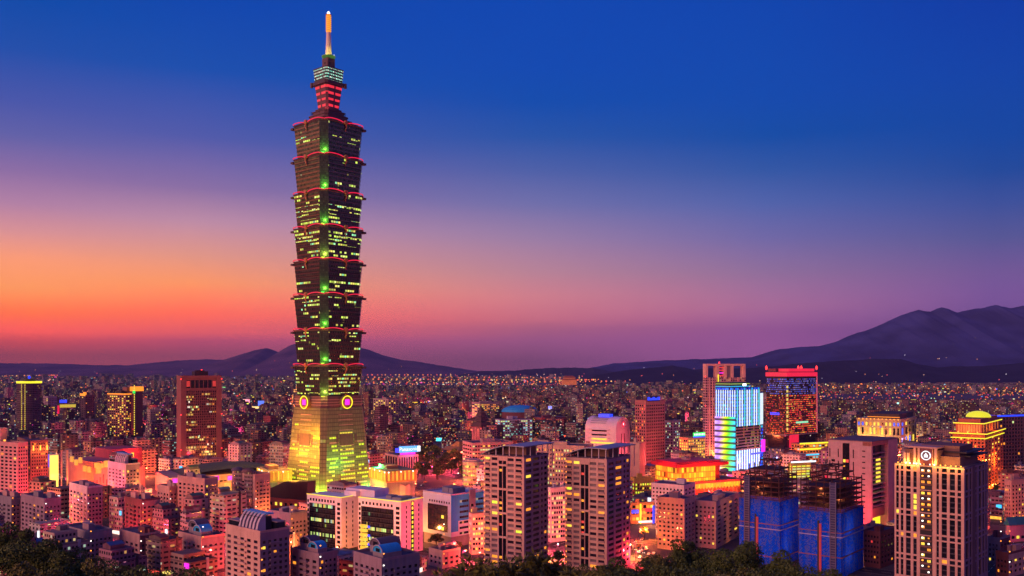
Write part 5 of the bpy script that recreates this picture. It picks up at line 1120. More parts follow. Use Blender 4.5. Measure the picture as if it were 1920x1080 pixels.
def podium(xl, xc, xr, yt, d, label, th):
    b = Bld("tower_podium", label, "mall podium", xl, xc, xr, yt, d, th); W, D, Z = b.W, b.D, b.Z
    PD = wall("fluted grey green stone", (.4, .38, .3)); b.core(PD, z1=Z - 11)
    for k in range(22): b.part("flute", PD, [(W * (k + .2) / 22, -.5, 0, W * (k + .7) / 22, 0, Z - 12)])
    b.part("gold_crown", wall("gold crown stone", (.6, .35, .08)), [(-1.2, -1.2, Z - 11, W + 1.2, D + 1.2, Z)])
    for face in ('L', 'R'):
        L = b.L(face); n = max(5, int(L / 4.2))
        for k in range(n): u = L * (k + .25) / n; b.fpart("crown_lamp", NEON_ORG if k % 2 else emit("gold niche", (1, .55, .03), 1.3, .2), face, u, u + 1.5, Z - 9.5, Z - 2, 1.2, 1.5); b.fpart("crown_bulb", BULB_W if k % 3 == 0 else YEL, face, u, u + 1, Z - 1.6, Z - .4, 1.2, 1.8)
    b.part("roof_slab", ROOFG, [(0, 0, Z, W, D, Z + .4)]); b.part("roof_house", BROWN, [(W * .2, D * .3, Z + .4, W * .6, D * .8, Z + 4)])
    m = MB(); m.face([(W * .45, -1, 8), (W * .62, -2.4, 9), (W * .62, -2.4, 17), (W * .45, -1, 19)]); m.face([(W * .62, -2.4, 9), (W * .79, -1, 8), (W * .79, -1, 19), (W * .62, -2.4, 17)]); m.build("open_book_canopy", PINK, b.root)
    b.part("entrance_light", NEON_YEL, [(W * .45, -1.5, 4, W * .8, -.6, 6)])
    plight(b.pt(-10, D * .4, 14), (1, .85, .1), 22000); plight(b.pt(W * .4, -10, 8), (1, .5, .08), 6000); plight(b.pt(W * .3, D * .3, Z + 10), (1, .55, .1), 9000)
podium(694, 725, 778, 884, 880, "grey fluted podium with a gold lit crown right of the supertall tower", 30)
podium(484, 500, 545, 884, 900, "grey fluted podium with a gold lit crown left of the supertall tower", 20)
def sign_hotel():
    b = Bld("hotel_building", "pink striped hotel with a glowing cyan rooftop sign near the dark park", "hotel", 722, 746, 784, 855, 1130, 32); W, D, Z = b.W, b.D, b.Z
    b.core(GLP, ins=.3)
    for face in ('L', 'R'):
        L = b.L(face); n = 8 if face == 'R' else 5
        for k in range(n + 1): b.fpart("white_pier", PINK, face, (L - 1.6) * k / n, (L - 1.6) * k / n + 1.6, 0, Z - 2, -.1, .6)
        b.fpart("top_band", PINK, face, 0, L, Z - 2, Z + .8, -.1, .8)
    for k in range(7): b.fpart("window_band", facade("hotel band", (.1, .05, .06), (.05, .03, .05), 9, 2, .7, 2, .2, PAL_WARM, .9), 'R', 0, W, 4 + k * 5, 6.4 + k * 5, .02, .3)
    b.part("roof_slab", ROOFG, [(0, 0, Z, W, D, Z + .8)]); b.part("sign_board", emit("cyan sign board", (.03, .45, 1), 1.3, .15), [(W * .05, -.6, Z + 4, W * 1.0, .4, Z + 12)])
    b.part("red_light_bar", NEON_MAG, [(W * .1, -1, Z + 1.2, W * .85, .2, Z + 3.6)]); b.part("sign_end_light", NEON_WHITE, [(W * .95, -1.0, Z + 4.5, W * 1.1, .6, Z + 11.5)]); b.part("sign_end_light", NEON_BLUE, [(-W * .12, -1.0, Z + 4.5, W * .05, .6, Z + 10)])
    text("Panasonic", 6.6, NEON_WHITE, b.root, (W * .52, -.7, Z + 8), (R(90), 0, 0))
    plight(b.pt(W * .5, -9, Z + 6), (.4, .2, 1), 8000)
sign_hotel()
def hall_roofed():
    d = 1330; b = Bld("memorial_hall", "traditional hall with sweeping yellow roof among the dark park trees", "memorial hall", 838, 862, 884, 846, d, 40); W, D, Z = b.W, b.D, b.Z
    b.core(wall("hall ochre wall", (.5, .38, .12)), z1=Z); m = MB(); e = 9
    A = [(-e, -e, Z + 1), (W + e, -e, Z + 1), (W + e, D + e, Z + 1), (-e, D + e, Z + 1)]; Bq = [(W * .15, D * .15, Z + 6), (W * .85, D * .15, Z + 6), (W * .85, D * .85, Z + 6), (W * .15, D * .85, Z + 6)]; C = [(W * .4, D * .4, Z + 13), (W * .6, D * .4, Z + 13), (W * .6, D * .6, Z + 13), (W * .4, D * .6, Z + 13)]
    for X, Y in ((A, Bq), (Bq, C)):
        for k in range(4): m.face([X[k], X[(k + 1) % 4], Y[(k + 1) % 4], Y[k]])
    m.face(C); m.build("sweeping_roof", wall("yellow glazed tile", (.45, .24, .05), .5), b.root)
    for k in range(7): b.part("pillar", CREAM, [(W * k / 7, -2.5, 0, W * k / 7 + 1.2, -1.3, Z + 1)])
    plight(b.pt(W / 2, -10, 8), (.8, .9, .1), 14000)
hall_roofed()
b = block("terraced_office", "cream terraced office with rounded roof beside the dark park", "office", 868, 885, 962, 832, 1080, 22, PINK, 4, 16, 4.4, .8, .4, .22, (GRN, YEL), roof=4, seed=41); b.done()
def library():
    b = Bld("round_library", "low round cream building with glowing windows at the park edge", "library", 868, 884, 905, 868, 1010, 45); W, D, Z = b.W, b.D, b.Z; cir = lambda r, n=26: [(W / 2 + r * math.cos(a), D / 2 + r * math.sin(a)) for a in np.linspace(0, 2 * math.pi, n + 1)[:-1]]
    m = MB(); m.prism(cir(11.5), 0, Z); m.build("wall", facade("library wall", (.6, .45, .38), (.1, .08, .05), 5, 2.4, .7, .45, .6, PAL_GREEN, .8), b.root); m = MB(); m.prism(cir(12.2), Z, Z + 1); m.prism(cir(9), Z + 1, Z + 3.4); m.build("roof_drum", CREAM, b.root)
library()
def wedge():
    b = Bld("wedge_building", "black wedge-roofed block standing before the supertall tower's foot", "office", 500, 577, 592, 903, 800, 62); W, D, Z = b.W, b.D, b.Z
    m = MB(); zl = b.zy(925); f = [(0, 0, 0), (W, 0, 0), (W, D, 0), (0, D, 0)]; t = [(0, 0, Z), (W, 0, Z), (W, D * .55, Z - 1.5), (W, D, zl), (0, D, zl), (0, D * .55, Z - 1.5)]
    m.face([f[0], f[1], t[1], t[0]]); m.face([f[1], f[2], t[3], t[2], t[1]]); m.face([f[2], f[3], t[4], t[3]]); m.face([f[3], f[0], t[0], t[5], t[4]]); m.face([t[0], t[1], t[2], t[5]]); m.face([t[5], t[2], t[3], t[4]])
    m.build("wedge_shell", wall("black metal shell", (.03, .015, .025), .45), b.root)
    b.part("lower_block", MAROON, [(-2, -6, 0, W + 8, D * 1.25, b.zy(938))])
    for k in range(8): b.part("window", YEL if k in (1, 4, 5) else GL, [(-2.15, D * (.1 + .12 * k), b.zy(952), -2.0, D * (.1 + .12 * k) + 2.6, b.zy(946))])
wedge()

# lower left: post-modern apartment houses
def fancy(xl, xc, xr, yt, d, label, seed, frame, fr2, cap, th=50, nl=5, nr=4, p=.06):
    r = random.Random(seed); b = Bld("apartment_house", label, "apartment house", xl, xc, xr, yt, d, th); W, D, Z = b.W, b.D, b.Z
    b.core(GL, ins=.2); fl = 3.3; zs = [(2.4 + k * fl, 2.4 + k * fl + 1.7) for k in range(int((Z - 3.4) / fl))]
    b.grid('L', even(nl, D, .54, .5, .5), zs, frame, .45, lit=lambda i, j, q: r.choice([YEL, ORG]) if r.random() < p else r.choice([GL, MIDG, GLP])); b.grid('R', even(nr, W, .54, .5, .5), zs, fr2, .45, lit=lambda i, j, q: r.choice([YEL, ORG]) if r.random() < p else r.choice([GL, GL2, GLP]))
    for k, (z0, z1) in enumerate(zs[2:]):
        b.fpart("balcony_slab", fr2, 'R', W * .3, W * .62, z0 - .5, z0 + .5, .4, 1.5)
        b.fpart("balcony_slab", frame, 'L', D * .38, D * .62, z0 - .5, z0 + .5, .4, 1.5)
    parapet(b, frame, 1.4, .4, Z, .3); b.part("roof_slab", ROOFG, [(.1, .1, Z - .2, W - .1, D - .1, Z + .1)])
    if cap == 'vault':
        for (x0, y0, x1, y1, h) in ((.1, .1, .6, .45, 3.4), (.35, .5, .9, .9, 4.2)):
            X0, X1, Y0, Y1 = W * x0, W * x1, D * y0, D * y1; b.part("roof_house", fr2, [(X0, Y0, Z + .1, X1, Y1, Z + h)]); m = MB(); pr = [((Y0 + Y1) / 2 - (Y1 - Y0) / 2 * math.cos(t), Z + h + (Y1 - Y0) / 2 * math.sin(t) * .8) for t in np.linspace(0, math.pi, 11)]
            for (ya, za), (yb, zb_) in zip(pr, pr[1:]): m.face([(X0 - .3, ya, za), (X1, ya, za), (X1, yb, zb_), (X0 - .3, yb, zb_)][::-1])
            m.face([(X0, y, z) for y, z in pr]); m.face([(X1, y, z) for y, z in reversed(pr)]); v = m.build("vaulted_roof", BLUEP if x0 < .2 else ROOFG, b.root)
            m = MB(); m.tube([(X0 - .4, y, z) for y, z in pr], .28, 5); m.build("arch_trim", WHITE, v)
            b.part("arch_window", GL2, [(X0 - .12, Y0 + (Y1 - Y0) * .3, Z + h + .2, X0 + .1, Y0 + (Y1 - Y0) * .7, Z + h + (Y1 - Y0) * .22)])
    if cap == 'mono':
        m = MB(); n = 6
        for k in range(n):
            y0, y1 = D * (.16 + .6 * k / n), D * (.16 + .6 * (k + .5) / n)
            pr = [(W * (.08 + .3 * t), Z + .1 + 10 * math.sin(t * 1.5) ** .6) for t in np.linspace(0, 1, 7)]
            for (xa, za), (xb, zb_) in zip(pr, pr[1:]): m.face([(xa, y0, za), (xa, y1, za), (xb, y1, zb_), (xb, y0, zb_)][::-1]); m.face([(xa, y0, za), (xb, y0, zb_), (xb, y0, Z), (xa, y0, Z)]); m.face([(xa, y1, za), (xa, y1, Z), (xb, y1, Z), (xb, y1, zb_)])
        m.build("ribbed_crown_frame", WHITE, b.root); b.part("crown_core", DARKM, [(W * .22, D * .17, Z + .1, W * .6, D * .74, Z + 8)]); b.part("blue_canopy", BLUEP, [(W * .34, D * .14, Z + 9.2, W * .64, D * .78, Z + 9.9)])
        for (x0, y0, h) in ((.65, .05, 4.4), (.7, .5, 5.2), (.1, .7, 3.6)): b.part("glass_house", GL2, [(W * x0, D * y0, Z + .1, W * (x0 + .27), D * (y0 + .3), Z + h)]); b.part("roof_frame", fr2, [(W * x0 - .3, D * y0 - .3, Z + h, W * (x0 + .27) + .3, D * (y0 + .3) + .3, Z + h + .6)])
    if cap == 'barrel':
        for y0 in (.08, .55):
            Y0, Y1 = D * y0, D * (y0 + .36); m = MB(); m.prism([(-.9 - 1.6 * math.sin(math.pi * q / 8), Y0 + (Y1 - Y0) * q / 8) for q in range(9)][::-1] + [(3, Y0), (3, Y1)], 0, Z + 3); m.build("rounded_bay", facade("rounded bay", (.3, .2, .22), (.03, .03, .04), 3.3, 1.5, .6, .5, .06, PAL_WARM, 1), b.root)
            m = MB(); n = 8
            m.tube([(-.9, Y0 + (Y1 - Y0) * .5, Z + 3), (-.9, Y0 + (Y1 - Y0) * .5, Z + 5), (-.9, Y0 + (Y1 - Y0) * .5, Z + 6.3)], [(Y1 - Y0) * .5, (Y1 - Y0) * .38, .3], 12); m.build("bay_cap", ROOFG if y0 > .3 else BROWN, b.root)
        roofstuff(b, 2, seed, DARKM)
    if cap == 'plain': roofstuff(b, 3, seed, fr2)
    for k in range(5): b.part("facade_lamp", BULB_O if r.random() < .6 else BULB_W, [(W * .02, -.9, 3 + k * 6.6, W * .02 + .6, -.45, 3.6 + k * 6.6)])
    return b.done()
fancy(424, 488, 542, 1000, 520, "grey purple apartment house with ribbed white crown and blue canopy", 51, PINK, MAUVE, 'mono', 48, 5, 5)
fancy(546, 598, 632, 1042, 528, "mauve apartment house with blue arched roof room below the white office", 52, MAUVE, MAUVE, 'vault', 50, 4, 4)
fancy(664, 716, 786, 1052, 505, "grey apartment house with twin arched roof rooms at the bottom centre", 53, MAUVE, GREY, 'vault', 42, 5, 6)
fancy(334, 384, 408, 900, 740, "dusty pink apartment tower with dark roof boxes in front of the exhibition hall", 54, PINK2, MAUVE, 'plain', 55, 6, 4)
fancy(436, 478, 506, 892, 760, "twin-bay apartment tower with rounded tops left of the black wedge", 55, PINK2, MAUVE, 'barrel', 52, 5, 4)
fancy(131, 164, 192, 915, 735, "pale apartment block with white window surrounds below the pink mall", 56, WHITE, MAUVE, 'plain', 45, 5, 4)
fancy(203, 236, 262, 872, 845, "tiered grey apartment block with white frames before the crimson mall box", 57, WHITE, GREY, 'mono', 48, 5, 4)
fancy(40, 84, 114, 938, 690, "low mauve apartment block with lit rooftop pavilion at lower left", 58, MAUVE, GREY, 'plain', 50, 6, 4)
fancy(235, 266, 300, 940, 690, "plum apartment block standing below the tiered grey block", 59, MAROON, PINK2, 'plain', 48, 4, 4)
fancy(295, 318, 338, 915, 760, "narrow salmon apartment block left of the dusty pink tower", 60, PINK, PINK2, 'plain', 48, 4, 3)
fancy(120, 168, 210, 1000, 610, "wide grey apartment block low at left above the dark trees", 61, GREY, MAUVE, 'plain', 50, 6, 5)
fancy(335, 378, 420, 1010, 590, "low pink apartment block left of the ribbed crown house", 62, PINK2, GREY, 'vault', 48, 5, 4)
fancy(505, 545, 575, 965, 660, "grey stepped apartment block beneath the black wedge", 63, GREY, MAUVE, 'plain', 52, 4, 4)
fancy(225, 262, 300, 1005, 610, "plum walled apartment block with lit stair lamps above the dark trees", 64, PINK2, MAROON, 'plain', 48, 4, 4)
fancy(-20, 22, 45, 935, 720, "grey apartment block at the lower left edge", 65, GREY, PINK2, 'plain', 55, 5, 3)
fancy(805, 830, 862, 1036, 600, "small pink house block with flat roof beside the leafy trees", 66, PINK, MAUVE, 'plain', 42, 3, 3)
fancy(1852, 1874, 1893, 1012, 610, "low grey apartment block under the teal roofed hall", 67, GREY, MAROON, 'plain', 40, 3, 3)
fancy(1868, 1890, 1925, 1040, 575, "low maroon apartment block in the lower right corner", 68, MAROON, PINK2, 'plain', 35, 3, 4)
# ------------------------------------------------------------------ the ordinary city blocks
import re
rc = random.Random(21)
SEEN_NICK = {}
for o in list(COL.objects):
    if o.parent is None and o.get('label') and o.get('category'):
        k = re.split(r" (?:with|beside|behind|in|of|by|just|left|right|below|between|at|under|near|above|before|touching|standing|on|among|squeezed|second|around|right|cut|from|that|crowned) ", o['label'])[0]
        SEEN_NICK.setdefault(k, []).append(o)
LAND = [(k, v[0].location.x, v[0].location.y) for k, v in SEEN_NICK.items() if len(v) == 1 and len(k.split()) <= 5 and 500 < v[0].location.y < 1500]
def free(x, y, r):
    for (cx, cy, c, s, hw, hd, *_) in HEROES:
        dx, dy = x - cx, y - cy; u, v = dx * c + dy * s, -dx * s + dy * c
        if abs(u) < hw + r and abs(v) < hd + r: return False
    return True
def inpark(x, y):
    px = CX + F * x / y
    if 1000 < y < 1390 and 772 < px < 912: return True
    if 640 < y < 1000 and 768 < px < 900 and y > 700: return True      # avenue running up to the park
    if 1183 < px < 1232 and 560 < y < 760: return True
    return False
TINTS = [("beige", (.56, .42, .36)), ("grey", (.36, .32, .37)), ("mauve", (.46, .34, .42)), ("salmon", (.62, .38, .34)), ("brown", (.34, .21, .19)), ("white", (.66, .58, .62)), ("plum", (.32, .18, .24)), ("rust red", (.45, .18, .15))]
FAC = [facade("block wall %d" % i, (1, 1, 1), (.025, .022, .035), fh, cw, ww, wh, p, pal, st, tint=True) for i, (fh, cw, ww, wh, p, pal, st) in enumerate([(3.3, 3.4, .5, .45, .16, PAL_WARM, 1.2), (3.4, 4.6, .7, .4, .15, PAL_MIX, 1.1), (3.6, 2.6, .6, .5, .18, PAL_MIX, 1.1), (3.3, 5.2, .42, .55, .18, PAL_WARM, 1.3), (3.8, 3.0, .8, .42, .2, PAL_CYAN, .9)])]
ROOFT = wall("block roof", (.5, .5, .55), .9, .4, .2, tint=True)
SHOP = [emit('amber shop front', (1, .45, .05), 1.5, .6, .5), emit('yellow shop front', (1, .75, .15), 1.5, .6, .5), emit('red shop front', (1, .08, .05), 1.3, .6, .5), emit('white shop front', (1, .85, .7), 1.4, .6, .5), emit('pink shop front', (1, .1, .35), 1.3, .6, .5)]
TINS = [wall('red tin roof', (.3, .05, .04), .6), wall('green tin roof', (.06, .16, .12), .6), wall('blue tin roof', (.05, .12, .3), .6), wall('grey tin roof', (.25, .24, .27), .6)]
TANK = wall("steel water tank", (.45, .43, .47), .35, .2, .6, .6, .6)
GRID_T = R(54); gc, gs = math.cos(GRID_T), math.sin(GRID_T)
cells = []
for i in range(-60, 61):
    for j in range(-60, 80):
        if i % 4 == 0 or j % 3 == 0: continue
        U, V = i * 31 + rc.uniform(-3, 3), j * 31 + rc.uniform(-3, 3); x, y = U * gc - V * gs, U * gs + V * gc
        if y < 545 or y > 1500: continue
        px = CX + F * x / y
        if not -60 < px < 1990: continue
        if inpark(x, y) or not free(x, y, 13): continue
        if y < 640 and px > 880: continue
        cells.append((x, y))
cells.sort(key=lambda c: c[1])
near_cells, mid_cells = cells[:215], cells[215:]
rows = []
for (x, y) in near_cells:
    h = rc.choice([14, 18, 22, 26, 30, 36]) * (1.15 if y > 900 else 1.0)
    if y < 640: h = min(h, 26)
    px = CX + F * x / y
    if 1180 < px < 1420 and y < 900: h = min(h, 18)
    h = sight(x, y, h, 13)
    if h < 6: continue
    w, d = rc.uniform(15, 25), rc.uniform(14, 24); ti = rc.randrange(len(TINTS)); rz = GRID_T + rc.choice([0, 0, 0, R(8), R(-12)])
    m = MB(); t = TINTS[ti][1]; t = tuple(c * rc.uniform(.85, 1.15) for c in t); uo = rc.randrange(400) * 31; step_ = rc.random() < .4
    h1 = h * .72 if step_ else h
    m.box(-w / 2, -d / 2, 0, w / 2, d / 2, h1, 0, t, uo, top=1, bottom=False)
    if step_: m.box(-w / 2 + .2, -d / 2 + d * .35, h1, w / 2 - w * .2, d / 2 - .2, h, 0, t, uo + 60, top=1, bottom=False)
    o = m.build("apartment_block", [rc.choice(FAC), ROOFT], None, (x, y, 0), rz); tr = tuple(c * .5 for c in t)
    # parapet, roof houses, tanks, balconies
    q = MB(); k = .35; zp = h1
    for bx in ((-w / 2, -d / 2, w / 2, -d / 2 + k), (-w / 2, -d / 2 + k, -w / 2 + k, d / 2), (w / 2 - k, -d / 2 + k, w / 2, d / 2)): q.box(bx[0] - .05, bx[1] - .05, zp, bx[2] + .05, bx[3] + .05, zp + 1.1, 0, t)
    q.build("parapet_frame", ROOFT, o)
    feat = rc.choice(["water tank", "roof shed", "roof sheds", "flat roof", "water tank"])
    if feat != "flat roof":
        q = MB(); sx = rc.uniform(-.3, .1) * w; sy = rc.uniform(-.05, .2) * d; q.box(sx, sy, h, sx + w * .25, sy + d * .22, h + 3, 0, t); q.build("roof_shed", ROOFT, o)
    for side in (0, 1):
        if rc.random() < .65:
            q = MB(); f0, f1 = rc.uniform(.03, .3), rc.uniform(.6, .97); z1_ = rc.uniform(2.8, 3.6)
            if side == 0: q.box(-w / 2 + w * f0, -d / 2 - .3, .5, -w / 2 + w * f1, -d / 2 - .05, z1_)
            else: q.box(-w / 2 - .3, -d / 2 + d * f0, .5, -w / 2 - .05, -d / 2 + d * f1, z1_)
            q.build('shop_front', rc.choice(SHOP), o)
    if rc.random() < .45:
        q = MB(); x0, x1 = -w * .42, w * rc.uniform(-.05, .3); y0, y1 = d * .02 if step_ else -d * .4, d * .4; zr = h + .1; hh = zr + 2.6; e = .4
        q.face([(x0, y0, zr), (x1, y0, zr), (x1, y0, hh), (x0, y0, hh)], None, 1, t); q.face([(x0, y1, zr), (x0, y0, zr), (x0, y0, hh), (x0, (y0 + y1) / 2, hh + 1.4), (x0, y1, hh)], None, 1, t); q.face([(x1, y0, zr), (x1, y1, zr), (x1, y1, hh), (x1, (y0 + y1) / 2, hh + 1.4), (x1, y0, hh)], None, 1, t)
        ym = (y0 + y1) / 2; q.face([(x0 - e, y0 - e, hh - .3), (x1 + e, y0 - e, hh - .3), (x1 + e, ym, hh + 1.5), (x0 - e, ym, hh + 1.5)]); q.face([(x0 - e, ym, hh + 1.5), (x1 + e, ym, hh + 1.5), (x1 + e, y1 + e, hh - .3), (x0 - e, y1 + e, hh - .3)])
        q.build("tin_roof", [rc.choice(TINS), ROOFT], o)
    if y < 850:
        q = MB(); f0 = rc.uniform(.55, .8); q.box(-w / 2 + w * f0, -d / 2 - .25, 2, -w / 2 + w * (f0 + .1), -d / 2 + .1, h1 + 2.4); q.build("stair_strip", rc.choice([DARKM, GLP, ROOFT]), o)
    if feat == "roof sheds": q = MB(); q.box(w * .12, -d * .1 if not step_ else d * .1, h, w * .28, d * .2, h + 4.2, 0, tr); q.build("roof_shed", ROOFT, o)
    if feat == "water tank":
        cx, cy = rc.uniform(-.2, .2) * w, rc.uniform(.1, .3) * d; q = MB(); q.tube([(cx, cy, h), (cx, cy, h + 1), (cx, cy, h + 3.2), (cx, cy, h + 3.7)], [1.0, 1.5, 1.5, .4], 10); q.build("water_tank", TANK, o)
    if y < 900 or rc.random() < .3:
        for side in (0, 1):
            n = max(1, int((h1 - 5) / 3.4)); f0 = rc.choice([.15, .35, .55])
            for e in range(n):
                q = MB(); z = 3.4 + e * 3.4
                if side == 0: q.box(-w / 2 + w * f0, -d / 2 - 1.1, z, -w / 2 + w * (f0 + .28), -d / 2 - .02, z + 1.0, 0, t)
                else: q.box(-w / 2 - 1.1, -d / 2 + d * f0, z, -w / 2 - .02, -d / 2 + d * (f0 + .28), z + 1.0, 0, t)
                if e < 7: q.build("balcony", ROOFT, o)
    if rc.random() < .4:
        q = MB(); z = h1 * rc.uniform(.4, .8); q.box(-w / 2 - .9, -d / 2 + 1, z, -w / 2 - .2, -d / 2 + rc.uniform(2.5, 6), z + rc.uniform(2, 5)); q.build("wall_sign", rc.choice([NEON_RED, NEON_CYAN, NEON_WHITE, NEON_MAG, NEON_YEL, NEON_ORG]), o)
    rows.append((o, TINTS[ti][0], h, feat, step_))
# every block gets a label that tells it from its neighbours by colour, height, roof and the landmark it stands by
ORD = ["nearest", "second nearest", "third nearest", "fourth nearest", "fifth nearest", "sixth nearest", "seventh nearest", "eighth nearest", "ninth nearest", "tenth nearest", "eleventh nearest", "twelfth nearest", "thirteenth nearest", "fourteenth nearest", "fifteenth nearest", "sixteenth nearest", "seventeenth nearest", "eighteenth nearest", "nineteenth nearest", "twentieth nearest"]
bykey = {}
for o, cn, h, feat, st_ in rows:
    x, y = o.location.x, o.location.y
    k, lx, ly = min(LAND, key=lambda L: math.hypot(L[1] - x, (L[2] - y) * .8))
    rel = "behind" if y - ly > 22 else ("in front of" if ly - y > 22 else ("left of" if x < lx else "right of"))
    bykey.setdefault((k, rel), []).append((math.hypot(lx - x, ly - y), o, cn, h, feat, st_))
for (k, rel), L in bykey.items():
    L.sort(key=lambda q: q[0])
    for n, (dist, o, cn, h, feat, st_) in enumerate(L):
        size = "low" if h < 20 else ("mid-height" if h < 30 else "tall")
        fx = "flat-roofed" if feat == "flat roof" else ("tank-topped" if feat == "water tank" else "shed-roofed")
        tag(o, "%s %s%s %s block, %s %s the %s" % (cn, "stepped " if st_ else "", size, fx, ORD[min(n, 19)], rel, k), "apartment block", "apartment blocks filling the streets")

# ------------------------------------------------------------------ the city beyond, one mass to the foot of the hills
def far_city():
    m = MB(); r = random.Random(77); nrm = [c for _, c in TINTS]
    def one(x, y, w, d, h, rz, mi):
        t = r.choice(nrm); k0 = r.uniform(.16, .6); t = tuple(c * k0 for c in t); M = Matrix.Translation((x, y, 0)) @ Matrix.Rotation(rz, 4, 'Z'); uo = r.randrange(3000) * 17
        m.box(-w / 2, -d / 2, 0, w / 2, d / 2, h, mi, t, uo, 0, False, 5, M)
        if r.random() < .5 and y < 3500:
            a, b = r.uniform(-.3, .1) * w, r.uniform(-.3, .1) * d; m.box(a, b, h, a + w * .3, b + d * .3, h + r.uniform(2, 5), 5, t, 0, 0, False, 5, M)
    for (x, y) in mid_cells:
        hh = sight(x, y, r.choice([14, 18, 22, 28, 34, 42]), 13)
        if hh > 5: one(x, y, r.uniform(15, 26), r.uniform(14, 25), hh, GRID_T + r.choice([0, 0, R(10), R(-20)]), r.randrange(5))
    n = 0
    while n < 12500:
        y = 1480 + (9800 - 1480) * r.random() ** 1.25; x = r.uniform(-.61, .61) * y
        U, V = x * gc + y * gs, -x * gs + y * gc; pt = 30 if y < 3000 else 42
        iu, iv = round(U / pt), round(V / pt)
        if iu % 9 == 0 or iv % 7 == 0: continue
        if math.sin(iu * .31 + 1.7 * math.sin(iv * .13)) + math.sin(iv * .23 + iu * .11) < -1.05 and y < 6000: n += .3; continue
        U, V = iu * pt + r.uniform(-5, 5), iv * pt + r.uniform(-5, 5); x, y = U * gc - V * gs, U * gs + V * gc
        if y < 1480 or not free(x, y, 16): continue
        px = CX + F * x / y
        if 1060 < px and y > 5900: continue
        s = .85 + max(0, y - 3000) / 6500
        h = r.choice([12, 16, 20, 24, 30, 40]) * (1.7 if r.random() < .07 else 1)
        if r.random() < .25: h *= .5
        h = sight(x, y, h, 14 * s)
        n += 1
        if h < 5: continue
        one(x, y, r.uniform(15, 34) * s, r.uniform(14, 30) * s, h, GRID_T + r.choice([0, 0, 0, R(20), R(-12)]) + r.uniform(-.06, .06), r.choice([0, 0, 1, 2, 3, 3]))
    for k in range(420):     # the lit estates at the foot of the dark ridge
        px = r.uniform(1380, 1990); y = r.uniform(5200, 6100); one((px - CX) / F * y, y, r.uniform(30, 60), 30, r.uniform(14, 34), r.uniform(0, 1.5), r.choice([0, 1, 3]))
    o = m.build("far_city_blocks", FAC + [ROOFT]); tag(o, "distant city blocks with scattered lit windows", "city blocks", kind='stuff')
far_city()

